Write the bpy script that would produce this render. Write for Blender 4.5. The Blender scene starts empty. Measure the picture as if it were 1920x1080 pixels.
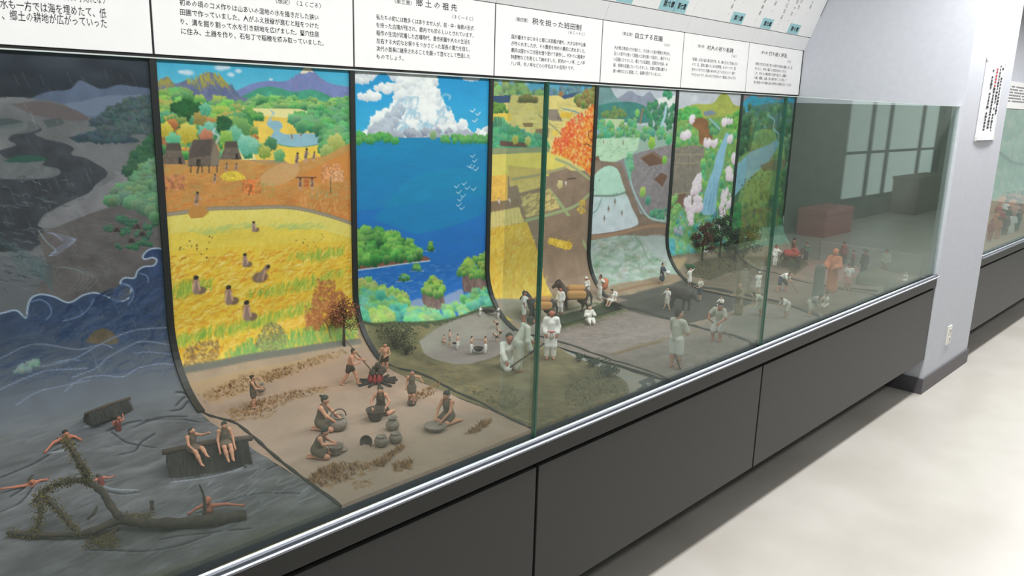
import bpy, bmesh, math, random
import numpy as np
from mathutils import Vector, Matrix

# ------------------------------------------------------------------ camera, world, lights, exposure
scene = bpy.context.scene
COL = scene.collection
FPX = 1495.49
CAM = np.array([0.0, 0.0, 1.6])
XR = np.array([0.69433375, -0.71905868, 0.0292447])      # camera right in world axes
DN = np.array([-0.14245163, -0.17715939, -0.9738183])    # camera down
FW = np.array([0.70541348, 0.67198896, -0.22543882])     # camera forward
cam_d = bpy.data.cameras.new('camera')
cam_d.sensor_width = 36.0
cam_d.lens = 36.0 * FPX / 1920.0
cam_d.clip_start = 0.05
cam_o = bpy.data.objects.new('camera', cam_d)
COL.objects.link(cam_o)
cam_o.matrix_world = Matrix(((XR[0], -DN[0], -FW[0], CAM[0]), (XR[1], -DN[1], -FW[1], CAM[1]),
                             (XR[2], -DN[2], -FW[2], CAM[2]), (0, 0, 0, 1)))
scene.camera = cam_o

world = bpy.data.worlds.new('world')
scene.world = world
world.use_nodes = True
wn = world.node_tree.nodes['Background']
wn.inputs[0].default_value = (0.80, 0.93, 0.90, 1)
wn.inputs[1].default_value = 0.75

scene.view_settings.view_transform = 'Standard'
scene.view_settings.look = 'None'
scene.view_settings.gamma = 1.0
scene.view_settings.use_curve_mapping = False
scene.view_settings.exposure = 0.07


def area_light(name, loc, sx, sy, power, rot=(0, 0, 0), color=(1, 1, 1)):
    d = bpy.data.lights.new(name, 'AREA')
    d.shape = 'RECTANGLE'
    d.size, d.size_y, d.energy, d.color = sx, sy, power, color
    o = bpy.data.objects.new(name, d)
    o.location, o.rotation_euler = loc, rot
    COL.objects.link(o)
    return o


# rows of fluorescent tubes on the corridor ceiling
area_light('fluorescent_lamp', (5.4, 1.02, 2.66), 12.6, 0.20, 200, color=(1.0, 0.99, 0.985))
area_light('fluorescent_lamp', (7.0, -0.7, 2.66), 12.0, 0.25, 62, color=(1.0, 0.99, 0.985))

# ------------------------------------------------------------------ photograph geometry
F = 1.323       # front plane of the case
YW = 2.28       # mural plane
ZG = 0.70       # ground of the dioramas
RC = 0.25       # radius of the cove
ZT = 1.705      # top of the murals
YF = 1.41       # front edge of the diorama ground
XE = 4.905      # end wall of the alcove
DIV = [0.22, 0.941, 1.592, 2.239, 2.901, 3.557, 4.222, XE]


def ray(px, py):
    return XR * (px - 960.0) + DN * (py - 540.0) + FW * FPX


def on_plane(px, py, axis, val):
    d = ray(px, py)
    return CAM + d * ((val - CAM[axis]) / d[axis])


def project(p):
    v = np.asarray(p, float) - CAM
    w = v @ FW
    return 960 + FPX * (v @ XR) / w, 540 + FPX * (v @ DN) / w


# ------------------------------------------------------------------ object helpers
def tag(o, label=None, cat=None, group=None, kind=None):
    if label: o['label'] = label
    if cat: o['category'] = cat
    if group: o['group'] = group
    if kind: o['kind'] = kind
    return o


def empty(name, loc=(0, 0, 0), rz=0.0):
    o = bpy.data.objects.new(name, None)
    o.empty_display_size = 0.05
    o.location, o.rotation_euler = loc, (0, 0, rz)
    COL.objects.link(o)
    return o


def link(name, me, mat=None, parent=None, loc=None):
    o = bpy.data.objects.new(name, me)
    COL.objects.link(o)
    if mat is not None:
        me.materials.clear()
        for m in (mat if isinstance(mat, (list, tuple)) else [mat]):
            me.materials.append(m)
    if parent is not None: o.parent = parent
    if loc is not None: o.location = loc
    return o


def mesh_py(verts, faces, smooth=False):
    me = bpy.data.meshes.new('m')
    me.from_pydata([tuple(v) for v in verts], [], [tuple(f) for f in faces])
    me.update()
    if smooth and len(me.polygons):
        me.polygons.foreach_set('use_smooth', np.ones(len(me.polygons), bool))
    return me


def mesh_np(verts, quads, smooth=True):
    verts = np.asarray(verts, np.float32); quads = np.asarray(quads, np.int32)
    me = bpy.data.meshes.new('m')
    n, k = quads.shape
    me.vertices.add(len(verts)); me.vertices.foreach_set('co', verts.ravel())
    me.loops.add(n * k); me.loops.foreach_set('vertex_index', quads.ravel())
    me.polygons.add(n); me.polygons.foreach_set('loop_start', np.arange(0, n * k, k, dtype=np.int32))
    if smooth: me.polygons.foreach_set('use_smooth', np.ones(n, bool))
    me.update(calc_edges=True)
    return me


class MB:
    """collects simple shapes into one mesh"""
    def __init__(s):
        s.v, s.f, s.m = [], [], []

    def add(s, verts, faces, mi=0):
        b = len(s.v)
        s.v += [tuple(v) for v in verts]
        s.f += [tuple(i + b for i in f) for f in faces]
        s.m += [mi] * len(faces)
        return s

    def box(s, x0, x1, y0, y1, z0, z1, mi=0):
        v = [(x, y, z) for x in (x0, x1) for y in (y0, y1) for z in (z0, z1)]
        return s.add(v, [(0, 1, 3, 2), (4, 6, 7, 5), (0, 4, 5, 1), (2, 3, 7, 6), (0, 2, 6, 4), (1, 5, 7, 3)], mi)

    def tube(s, pts, radii, n=8, mi=0, cap=True):
        pts = [Vector(p) for p in pts]
        if not hasattr(radii, '__len__'): radii = [radii] * len(pts)
        vs, fs = [], []
        up = None
        for i, p in enumerate(pts):
            t = (pts[min(i + 1, len(pts) - 1)] - pts[max(i - 1, 0)])
            t = t.normalized() if t.length > 1e-9 else Vector((0, 0, 1))
            if up is None:
                up = Vector((0, 0, 1)) if abs(t.z) < 0.9 else Vector((1, 0, 0))
            a = t.cross(up).normalized()
            b = a.cross(t).normalized()
            up = b
            for k in range(n):
                w = 2 * math.pi * k / n
                vs.append(p + (a * math.cos(w) + b * math.sin(w)) * radii[i])
        for i in range(len(pts) - 1):
            for k in range(n):
                k2 = (k + 1) % n
                fs.append((i * n + k, i * n + k2, (i + 1) * n + k2, (i + 1) * n + k))
        if cap:
            fs.append(tuple(range(n - 1, -1, -1)))
            fs.append(tuple((len(pts) - 1) * n + k for k in range(n)))
        return s.add(vs, fs, mi)

    def lathe(s, prof, n=20, c=(0, 0, 0), mi=0):
        """prof: list of (radius, z)"""
        vs, fs = [], []
        for r, z in prof:
            for k in range(n):
                w = 2 * math.pi * k / n
                vs.append((c[0] + r * math.cos(w), c[1] + r * math.sin(w), c[2] + z))
        for i in range(len(prof) - 1):
            for k in range(n):
                k2 = (k + 1) % n
                fs.append((i * n + k, i * n + k2, (i + 1) * n + k2, (i + 1) * n + k))
        fs.append(tuple(range(n - 1, -1, -1)))
        fs.append(tuple((len(prof) - 1) * n + k for k in range(n)))
        return s.add(vs, fs, mi)

    def build(s, name, mat, parent=None, smooth=False, loc=None, bevel=0.0):
        me = mesh_py(s.v, s.f, smooth)
        if any(s.m): me.polygons.foreach_set('material_index', s.m)
        if bevel:
            bm = bmesh.new(); bm.from_mesh(me)
            bmesh.ops.bevel(bm, geom=list(bm.edges), offset=bevel, segments=2, affect='EDGES', profile=0.6)
            bm.to_mesh(me); bm.free()
        return link(name, me, mat, parent, loc)


def srgb(*c):
    c = np.array(c, float) / 255.0
    return np.where(c <= 0.04045, c / 12.92, ((c + 0.055) / 1.055) ** 2.4)


def mat(name, col, rough=0.6, metal=0.0, var=0.08, scale=40.0, bump=0.0, bscale=200.0, spec=0.5, col2=None, stretch=None):
    """procedural material: noise-mottled colour, optional noise bump; col is sRGB 0..255"""
    m = bpy.data.materials.new(name)
    m.use_nodes = True
    nt = m.node_tree
    b = nt.nodes['Principled BSDF']
    b.inputs['Roughness'].default_value = rough
    b.inputs['Metallic'].default_value = metal
    b.inputs['Specular IOR Level'].default_value = spec
    tc = nt.nodes.new('ShaderNodeTexCoord')
    mp = nt.nodes.new('ShaderNodeMapping')
    if stretch: mp.inputs['Scale'].default_value = stretch
    nt.links.new(tc.outputs['Object'], mp.inputs['Vector'])
    nz = nt.nodes.new('ShaderNodeTexNoise')
    nz.inputs['Scale'].default_value = scale
    nz.inputs['Detail'].default_value = 4
    nt.links.new(mp.outputs['Vector'], nz.inputs['Vector'])
    rp = nt.nodes.new('ShaderNodeValToRGB')
    a = srgb(*col)
    c2 = srgb(*col2) if col2 else np.clip(a * (1 + var), 0, 1)
    c1 = a if col2 else a * (1 - var)
    rp.color_ramp.elements[0].position, rp.color_ramp.elements[1].position = 0.35, 0.65
    rp.color_ramp.elements[0].color = (*c1, 1)
    rp.color_ramp.elements[1].color = (*c2, 1)
    nt.links.new(nz.outputs['Fac'], rp.inputs['Fac'])
    nt.links.new(rp.outputs['Color'], b.inputs['Base Color'])
    if bump:
        n2 = nt.nodes.new('ShaderNodeTexNoise')
        n2.inputs['Scale'].default_value = bscale
        n2.inputs['Detail'].default_value = 3
        nt.links.new(mp.outputs['Vector'], n2.inputs['Vector'])
        bp = nt.nodes.new('ShaderNodeBump')
        bp.inputs['Strength'].default_value = bump
        bp.inputs['Distance'].default_value = 0.002
        nt.links.new(n2.outputs['Fac'], bp.inputs['Height'])
        nt.links.new(bp.outputs['Normal'], b.inputs['Normal'])
    return m


def painted_mat(name, rough=0.75, bump=0.25, bscale=350.0, spec=0.3):
    """hand-painted surface: colour from the mesh's paint attribute plus fine brush grain"""
    m = bpy.data.materials.new(name)
    m.use_nodes = True
    nt = m.node_tree
    b = nt.nodes['Principled BSDF']
    b.inputs['Roughness'].default_value = rough
    b.inputs['Specular IOR Level'].default_value = spec
    at = nt.nodes.new('ShaderNodeAttribute')
    at.attribute_name = 'paint'
    tc = nt.nodes.new('ShaderNodeTexCoord')
    nz = nt.nodes.new('ShaderNodeTexNoise')
    nz.inputs['Scale'].default_value = bscale
    nz.inputs['Detail'].default_value = 3
    nt.links.new(tc.outputs['Object'], nz.inputs['Vector'])
    mx = nt.nodes.new('ShaderNodeMix')
    mx.data_type = 'RGBA'; mx.blend_type = 'OVERLAY'
    mx.inputs['Factor'].default_value = 0.22
    nt.links.new(at.outputs['Color'], mx.inputs['A'])
    nt.links.new(nz.outputs['Fac'], mx.inputs['B'])
    nt.links.new(mx.outputs['Result'], b.inputs['Base Color'])
    bp = nt.nodes.new('ShaderNodeBump')
    bp.inputs['Strength'].default_value = bump
    bp.inputs['Distance'].default_value = 0.0015
    nt.links.new(nz.outputs['Fac'], bp.inputs['Height'])
    nt.links.new(bp.outputs['Normal'], b.inputs['Normal'])
    return m


def glass_mat(name, tint, rough=0.0, ior=1.5):
    m = bpy.data.materials.new(name)
    m.use_nodes = True
    nt = m.node_tree
    nt.nodes.remove(nt.nodes['Principled BSDF'])
    out = nt.nodes['Material Output']
    tr = nt.nodes.new('ShaderNodeBsdfTransparent'); tr.inputs['Color'].default_value = (*tint, 1)
    gl = nt.nodes.new('ShaderNodeBsdfGlossy'); gl.inputs['Roughness'].default_value = rough
    gl.inputs['Color'].default_value = (0.86, 0.97, 0.92, 1)
    fr = nt.nodes.new('ShaderNodeFresnel')
    ge = nt.nodes.new('ShaderNodeNewGeometry')      # same reflectance on entering and leaving the pane
    mr = nt.nodes.new('ShaderNodeMapRange')
    mr.inputs['To Min'].default_value = ior; mr.inputs['To Max'].default_value = 1 / ior
    nt.links.new(ge.outputs['Backfacing'], mr.inputs['Value'])
    nt.links.new(mr.outputs[0], fr.inputs['IOR'])
    mx = nt.nodes.new('ShaderNodeMixShader')
    nt.links.new(fr.outputs[0], mx.inputs['Fac'])
    nt.links.new(tr.outputs[0], mx.inputs[1])
    nt.links.new(gl.outputs[0], mx.inputs[2])
    nt.links.new(mx.outputs[0], out.inputs['Surface'])
    return m
# ------------------------------------------------------------------ the room
M = {}
M['floor'] = mat('floor_vinyl', (194, 189, 181), rough=0.33, scale=2.2, col2=(206, 202, 195), bump=0.05, bscale=90, spec=0.45)
M['wall'] = mat('wall_paint', (208, 211, 220), rough=0.9, var=0.02, scale=30, bump=0.25, bscale=500, spec=0.2)
M['wall_room'] = mat('room_wall_paint', (104, 112, 108), rough=0.9, var=0.03, scale=6, spec=0.2)
M['ceiling'] = mat('ceiling_board', (215, 215, 212), rough=0.95, var=0.04, scale=90, spec=0.1)
M['base'] = mat('baseboard_vinyl', (92, 90, 94), rough=0.5, var=0.05, scale=60)
M['panel'] = mat('painted_steel', (62, 62, 62), rough=0.42, var=0.03, scale=500, bump=0.05, bscale=900, spec=0.35)
M['panel_far'] = mat('painted_steel_far', (97, 96, 95), rough=0.42, var=0.03, scale=500, spec=0.35)
M['black'] = mat('black_gap', (14, 14, 15), rough=0.8, var=0.1)
M['strip'] = mat('divider_black', (26, 25, 27), rough=0.5, var=0.1, scale=80)
M['chrome'] = mat('brushed_aluminium', (150, 155, 166), rough=0.30, metal=1.0, var=0.05, scale=60, stretch=(0.05, 20, 20))
M['rail_lip'] = mat('satin_aluminium', (92, 95, 102), rough=0.55, metal=0.0, var=0.05, scale=60)
M['inner'] = mat('inner_tray', (42, 46, 54), rough=0.7, var=0.1, scale=30)
M['white'] = mat('white_board', (246, 246, 246), rough=0.55, var=0.01, scale=20, spec=0.3)
M['cream'] = mat('cream_board', (238, 238, 240), rough=0.6, var=0.01, scale=20, spec=0.3)
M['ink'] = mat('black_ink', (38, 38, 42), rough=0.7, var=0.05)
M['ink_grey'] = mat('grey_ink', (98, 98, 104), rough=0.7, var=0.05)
M['ink_red'] = mat('red_ink', (190, 60, 70), rough=0.7, var=0.05)
M['tab'] = mat('blue_tab', (160, 208, 216), rough=0.6, var=0.03)
M['paper'] = mat('paper', (240, 241, 246), rough=0.8, var=0.015, scale=15)
M['plastic'] = mat('white_plastic', (238, 236, 228), rough=0.35, var=0.01)
M['frame'] = mat('window_frame', (70, 84, 82), rough=0.5, var=0.05)
M['glass'] = glass_mat('case_glass', (0.945, 0.972, 0.958))
M['fin'] = glass_mat('fin_glass', (0.93, 0.965, 0.95), ior=1.75)
M['edge'] = mat('glass_edge', (44, 92, 74), rough=0.15, var=0.1, scale=8, spec=0.7)
M['edge_fin'] = mat('fin_edge_polished', (206, 218, 212), rough=0.25, var=0.1, scale=8, spec=0.7)
M['edge_lit'] = mat('glass_edge_polished', (222, 232, 230), rough=0.25, var=0.05, scale=8, spec=0.7)

o = MB().box(-4, 18, -3.2, 2.6, -0.05, 0).build('floor', M['floor']); tag(o, 'pale beige vinyl corridor floor with a soft sheen', 'floor', kind='structure')
o = MB().box(-4, 18, 2.31, 2.5, 0, 2.8).build('wall_back', M['wall']); tag(o, 'grey wall behind the diorama case', 'wall', kind='structure')
o = MB().box(-4, 18, -3.2, 2.6, 2.8, 2.9).build('ceiling', M['ceiling']); tag(o, 'white ceiling of the corridor', 'ceiling', kind='structure')
o = MB().box(XE, 5.81, F, 2.31, 0, 2.8).build('wall_end', M['wall']); tag(o, 'light grey wall block at the end of the long case', 'wall', kind='structure')
mb = MB()
mb.box(XE - 0.010, 5.81 + 0.010, F - 0.010, F, 0, 0.093)
mb.box(XE - 0.010, XE, F, 1.60, 0, 0.093)
mb.box(5.81, 5.82, F, 1.60, 0, 0.093)
o = mb.build('baseboard_end', M['base'], bevel=0.0); tag(o, 'dark grey vinyl baseboard at the foot of the grey wall block', 'baseboard', kind='structure')

# opposite side of the corridor: wall with tall windows that the glass mirrors
WY = -2.0
wx = [(11.95, 16.35)]
mb = MB()
mb.box(-4, 18, WY - 0.12, WY, 0, 0.28)
mb.box(-4, 18, WY - 0.12, WY, 2.35, 2.8)
xs = [-4] + [v for p in wx for v in p] + [18]
for i in range(0, len(xs), 2): mb.box(xs[i], xs[i + 1], WY - 0.12, WY, 0.28, 2.35)
o = mb.build('wall_front', M['wall_room']); tag(o, 'corridor wall with tall windows facing the case', 'wall', kind='structure')
M['pane'] = glass_mat('window_glass', (0.9, 0.95, 0.93))
for i, (a, b) in enumerate(wx):
    w = empty('window_%d' % (i + 1), ((a + b) / 2, WY - 0.06, 0.28)); tag(w, 'tall corridor window with dark mullions', 'window', kind='structure')
    h = (b - a) / 2
    mb = MB()
    mb.box(-h, h, -0.03, 0.03, 0, 0.05); mb.box(-h, h, -0.03, 0.03, 2.02, 2.07)
    mb.box(-h, -h + 0.06, -0.03, 0.03, 0, 2.07); mb.box(h - 0.06, h, -0.03, 0.03, 0, 2.07)
    mb.build('window_frame', M['frame'], w)
    for q in (-1.15, -0.38, 1.2):
        MB().box(q - 0.025, q + 0.025, -0.025, 0.025, 0.05, 2.02).build('mullion', M['frame'], w)
    MB().box(-h, h, -0.025, 0.025, 0.72, 0.76).build('transom', M['frame'], w)

# outlet plate and notice on the wall block
p0, p1 = on_plane(1775, 606, 1, F), on_plane(1783, 648, 1, F)
ou = empty('wall_outlet', (5.31, F, 0.285)); tag(ou, 'white wall outlet plate low on the grey wall block', 'outlet')
MB().box(-0.036, 0.036, -0.008, 0, -0.06, 0.06).build('cover_plate', M['plastic'], ou, bevel=0.002)
for z in (-0.026, 0.026):
    so = MB().box(-0.018, 0.018, -0.0105, -0.008, z - 0.017, z + 0.017).build('socket', M['plastic'], ou, bevel=0.001)
    for x in (-0.006, 0.006):
        MB().box(x - 0.0012, x + 0.0012, -0.0112, -0.0104, z - 0.007, z + 0.007).build('slot', M['black'], so)

# ------------------------------------------------------------------ display cases
def fluted_rail(x0, x1, parent):
    prof = [(F - 0.006, 0.701), (F - 0.009, 0.704), (F - 0.009, 0.709), (F - 0.006, 0.711), (F - 0.002, 0.711), (F - 0.001, 0.716),
            (F + 0.002, 0.720), (F + 0.007, 0.722), (F + 0.012, 0.721), (F + 0.015, 0.718), (F + 0.016, 0.701)]
    n = len(prof)
    v = [(x, y, z) for x in (x0, x1) for y, z in prof]
    f = [(i, (i + 1) % n, n + (i + 1) % n, n + i) for i in range(n)] + [tuple(range(n - 1, -1, -1)), tuple(range(n, 2 * n))]
    mb = MB()
    mb.add(v, f[:5], 1); mb.add(v, f[5:], 0)
    return mb.build('rail', [M['chrome'], M['rail_lip']], parent)


def glass_pane(x0, x1, y0, y1, z0, z1, name, parent, m):
    mb = MB()
    v = [(x, y, z) for x in (x0, x1) for y in (y0, y1) for z in (z0, z1)]
    big = [(0, 1, 3, 2), (4, 6, 7, 5)] if (x1 - x0) < (y1 - y0) else [(0, 4, 5, 1), (2, 3, 7, 6)]
    sides = [(0, 4, 5, 1), (2, 3, 7, 6)] if (x1 - x0) < (y1 - y0) else [(0, 1, 3, 2), (4, 6, 7, 5)]
    mb.add(v, big, 0); mb.add(v, sides[:1] + [(0, 2, 6, 4)], 1); mb.add(v, sides[1:], 3); mb.add(v, [(1, 5, 7, 3)], 2)
    return mb.build(name, [m, M['edge'], M['edge_lit'], M['edge_fin']], parent)


def case(name, x0, x1, seams, label):
    c = empty(name, (0, 0, 0)); tag(c, label, 'display case')
    xs = [x0] + seams + [x1]
    for a, b in zip(xs[:-1], xs[1:]):
        MB().box(a + 0.0055, b - 0.0055, F + 0.003, F + 0.022, 0.21, 0.636).build('front_panel', M['panel'], c, bevel=0.0015)
    MB().box(x0, x1, F + 0.024, 2.31, 0.214, 0.66).build('carcass', M['black'], c)
    MB().box(x0, x1, F + 0.21, F + 0.23, 0.0, 0.214).build('toe_kick', M['base'], c)
    MB().box(x0, x1, F + 0.001, F + 0.03, 0.650, 0.703).build('fascia', M['panel'], c, bevel=0.001)
    MB().box(x0, x1, F + 0.03, YF + 0.05, 0.66, 0.690).build('inner_ledge', M['inner'], c)
    fluted_rail(x0, x1, c)
    for a, b in zip(xs[:-1], xs[1:]):
        glass_pane(a + 0.001, b - 0.001, F + 0.018, F + 0.028, 0.700, 1.655, 'glass_pane', c, M['glass'])
        MB().box(a + 0.001, b - 0.001, F + 0.0172, F + 0.0288, 1.6536, 1.6555).build('polished_edge', M['edge_lit'], c)
    for s in seams:
        MB().box(s - 0.0032, s + 0.0032, F + 0.0165, F + 0.0289, 0.702, 1.6545).build('glass_seam', M['edge'], c)
        glass_pane(s - 0.0035, s + 0.0035, F + 0.029, F + 0.152, 0.755, 1.655, 'glass_fin', c, M['fin'])
    return c


case1 = case('display_case', -0.6, XE, [0.215, 1.515, 2.818], 'long dark grey museum case with tall glass panes and aluminium rail')
case2 = case('display_case', 5.812, 13.5, [8.6, 11.0], 'second dark grey glass case continuing beyond the grey wall block')
MB().box(XE - .006, XE - .001, F + .03, YW - .01, .70, 1.655).build('end_shade_panel', mat('end_shade_grey', (112, 118, 114), rough=.8, var=.05, scale=12), case1)  # added dark panel; its colour stands for the dim end wall behind the glass

# things standing along the opposite wall, mirrored in the glass
rb = empty('bench', (10.75, WY + .3, 0)); tag(rb, 'low red bench by the corridor wall opposite the case', 'bench')
MB().box(-.45, .45, -.2, .2, .28, .36).build('seat', mat('red_vinyl', (196, 112, 114), rough=.5, var=.08), rb, bevel=.015)
MB().box(-.45, .45, -.19, .19, .0, .28).build('base', mat('red_vinyl_front', (190, 106, 108), rough=.5, var=.08), rb, bevel=.005)
cb = empty('storage_chest', (14.8, WY + .22, 0)); tag(cb, 'low tan storage chest below the corridor window', 'chest')
MB().box(-.8, .8, -.2, .2, 0, .56).build('body', mat('chest_tan', (132, 122, 108), rough=.9, var=.06), cb, bevel=.01)
MB().box(-.82, .82, -.21, .21, .56, .61).build('lid', mat('chest_lid', (124, 114, 100), rough=.8, var=.05), cb, bevel=.01)
# ------------------------------------------------------------------ painting toolkit for the murals and modelled grounds
LV, LA = ZT - (ZG + RC), RC * math.pi / 2
LF = (YW - RC) - YF
YC, ZC = YW - RC, ZG + RC


def px_to_surf(px, py):
    """photo pixel -> (X, t) on the backdrop / cove / ground surface"""
    p = on_plane(px, py, 1, YW)
    if p[2] >= ZC: return p[0], ZT - p[2]
    g = on_plane(px, py, 2, ZG)
    if 0 < g[1] <= YC: return g[0], LV + LA + (YC - g[1])
    d = ray(px, py)
    a = d[1] ** 2 + d[2] ** 2
    oy, oz = CAM[1] - YC, CAM[2] - ZC
    b = 2 * (oy * d[1] + oz * d[2])
    c = oy * oy + oz * oz - RC * RC
    s = (-b + math.sqrt(max(b * b - 4 * a * c, 0))) / (2 * a)
    q = CAM + d * s
    ang = min(max(math.atan2(ZC - q[2], q[1] - YC), 0), math.pi / 2)
    return q[0], LV + RC * ang


def surf_point(X, t):
    if t <= LV: return X, YW, ZT - t
    if t <= LV + LA:
        a = (t - LV) / RC
        return X, YC + RC * math.cos(a), ZC - RC * math.sin(a)
    return X, YC - (t - LV - LA), ZG


def lerp(a, b, t): return a + (b - a) * t


def value_noise(rng, h, w, cells_y, cells_x):
    g = rng.random((cells_y + 2, cells_x + 2))
    y = np.linspace(0, cells_y, h, endpoint=False); x = np.linspace(0, cells_x, w, endpoint=False)
    yi, xi = y.astype(int), x.astype(int)
    fy, fx = y - yi, x - xi
    fy = (fy * fy * (3 - 2 * fy))[:, None]; fx = (fx * fx * (3 - 2 * fx))[None]
    a = g[np.ix_(yi, xi)]; b = g[np.ix_(yi, xi + 1)]; c = g[np.ix_(yi + 1, xi)]; d = g[np.ix_(yi + 1, xi + 1)]
    return (a * (1 - fx) + b * fx) * (1 - fy) + (c * (1 - fx) + d * fx) * fy


def fbm(rng, h, w, cy, cx, octv=4):
    out = np.zeros((h, w)); amp, tot = 1.0, 0.0
    for _ in range(octv):
        if cy > h or cx > w: break
        out += amp * value_noise(rng, h, w, int(cy), int(cx)); tot += amp
        amp *= 0.55; cy *= 2; cx *= 2
    return out / tot


class Canvas:
    def __init__(s, x0, x1, cols, rows, base, seed, ss=2):
        s.x0, s.x1, s.cols, s.rows, s.ss = x0, x1, cols, rows, ss
        s.W = cols * ss
        tk = []
        for (a, b), n in zip(((0, LV), (LV, LV + LA), (LV + LA, LV + LA + LF)), rows):
            tk.append(a + (b - a) * (np.arange(n * ss) + 0.5) / (n * ss))
        s.T = np.concatenate(tk); s.H = len(s.T)
        s.X = x0 + (x1 - x0) * (np.arange(s.W) + 0.5) / s.W
        s.c = np.empty((s.H, s.W, 3), np.float32); s.c[:] = np.array(base) / 255.0
        s.h = np.zeros((s.H, s.W), np.float32)
        s.rng = np.random.default_rng(seed)
        d = np.array([(x0 + x1) / 2, YW, 1.2]) - CAM
        s.mpp = (d @ FW) / FPX          # metres per photo pixel at mid panel
        s.ar = (s.W / (x1 - x0)) / (s.H / s.T[-1])

    def under(s, col, frac=.6, mott=.12):
        """ground colour laid under the lower cove and the flat"""
        k = np.clip((s.T - LV - LA * frac) / (LA * .12), 0, 1)[:, None, None]
        g = np.array(col) / 255.0 * (1 + (s.noise(18)[..., None] - .5) * 2 * mott)
        s.c = (s.c * (1 - k) + g * k).astype(np.float32)

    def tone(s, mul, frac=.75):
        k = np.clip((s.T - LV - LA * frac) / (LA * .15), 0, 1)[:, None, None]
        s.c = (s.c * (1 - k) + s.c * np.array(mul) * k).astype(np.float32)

    def noise(s, scale_px, octv=4, ay=1.0):
        cx = max((s.x1 - s.x0) / s.mpp / scale_px, 1); cy = max(s.T[-1] / s.mpp / scale_px * ay, 1)
        return fbm(s.rng, s.H, s.W, int(math.ceil(cy)), int(math.ceil(cx)), octv)

    def P(s, pts): return np.array([px_to_surf(*p) for p in pts])

    def box(s, x0, x1, t0, t1):
        return (max(int(np.searchsorted(s.X, x0)), 0), min(int(np.searchsorted(s.X, x1)), s.W),
                max(int(np.searchsorted(s.T, t0)), 0), min(int(np.searchsorted(s.T, t1)), s.H))

    def mask(s, pts, raw=False):
        q = np.array(pts, float) if raw else s.P(pts)
        a, b, c, d = s.box(q[:, 0].min(), q[:, 0].max(), q[:, 1].min(), q[:, 1].max())
        if a >= b or c >= d: return None
        x = s.X[a:b][None]; y = s.T[c:d][:, None]
        m = np.zeros((d - c, b - a), bool)
        n = len(q)
        for i in range(n):
            xi, yi = q[i]; xj, yj = q[i - 1]
            if yi == yj: continue
            m ^= ((yi > y) != (yj > y)) & (x < (xj - xi) * (y - yi) / (yj - yi) + xi)
        return m, slice(c, d), slice(a, b)

    def poly(s, pts, col, a=1.0, raw=False, mott=0.0, msc=14, grad=None):
        """fill; mott: noise mottling; grad: second colour reached at the lower end"""
        r = s.mask(pts, raw)
        if r is None: return
        m, sy, sx = r
        base = np.array(col) / 255.0
        if grad is not None:
            k = np.linspace(0, 1, m.shape[0])[:, None, None]
            fill = base * (1 - k) + np.array(grad) / 255.0 * k
            fill = np.broadcast_to(fill, m.shape + (3,)).copy()
        else: fill = np.broadcast_to(base, m.shape + (3,)).copy()
        if mott:
            if not hasattr(s, '_n') or s._n[0] != msc: s._n = (msc, s.noise(msc))
            fill *= 1 + mott * (s._n[1][sy, sx][..., None] - 0.5) * 2
        al = (m * a)[..., None]
        s.c[sy, sx] = s.c[sy, sx] * (1 - al) + fill * al

    def blob(s, px, py, r, col, a=1.0, soft=0.35, ax=1.0, xy=None, h=None, rough=0.0):
        x, t = xy if xy else px_to_surf(px, py)
        R = r * s.mpp
        i0, i1, j0, j1 = s.box(x - R * ax * 1.1, x + R * ax * 1.1, t - R * 1.1, t + R * 1.1)
        if i0 >= i1 or j0 >= j1: return
        dx = (s.X[i0:i1][None] - x) / (R * ax); dy = (s.T[j0:j1][:, None] - t) / R
        d = np.sqrt(dx * dx + dy * dy)
        if rough:
            th = np.arctan2(dy, dx); ph = s.rng.random(3) * 6.3
            d = d * (1 + rough * (np.sin(3 * th + ph[0]) * 0.5 + np.sin(6 * th + ph[1]) * 0.35 + np.sin(11 * th + ph[2]) * 0.3))
        al = np.clip((1 - d) / soft, 0, 1) * a
        if col is not None:
            s.c[j0:j1, i0:i1] = s.c[j0:j1, i0:i1] * (1 - al[..., None]) + np.array(col) / 255.0 * al[..., None]
        if h is not None:
            k = np.clip((1 - d) / soft, 0, 1); k = k * k * (3 - 2 * k)
            s.h[j0:j1, i0:i1] = s.h[j0:j1, i0:i1] * (1 - k) + h * k

    def lobe(s, px, py, r, dark, light, ax=1.0, xy=None):
        """a painted leaf clump, dark below and light along its upper rim"""
        x, t = xy if xy else px_to_surf(px, py)
        R = r * s.mpp
        i0, i1, j0, j1 = s.box(x - R * ax, x + R * ax, t - R, t + R)
        if i0 >= i1 or j0 >= j1: return
        dx = (s.X[i0:i1][None] - x) / (R * ax); dy = (s.T[j0:j1][:, None] - t) / R
        d = np.sqrt(dx * dx + dy * dy)
        th = np.arctan2(dy, dx); ph = s.rng.random(2) * 6.3
        d = d * (1 + 0.10 * np.sin(5 * th + ph[0]) + 0.08 * np.sin(9 * th + ph[1]))
        al = np.clip((1 - d) / 0.18, 0, 1)[..., None]
        k = np.clip(0.42 - 0.62 * dy + 0.25 * (d - 0.4) + (s.rng.random(d.shape) - 0.5) * 0.25, 0, 1)[..., None]
        col = np.array(dark) / 255.0 * (1 - k) + np.array(light) / 255.0 * k
        s.c[j0:j1, i0:i1] = s.c[j0:j1, i0:i1] * (1 - al) + col * al

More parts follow.
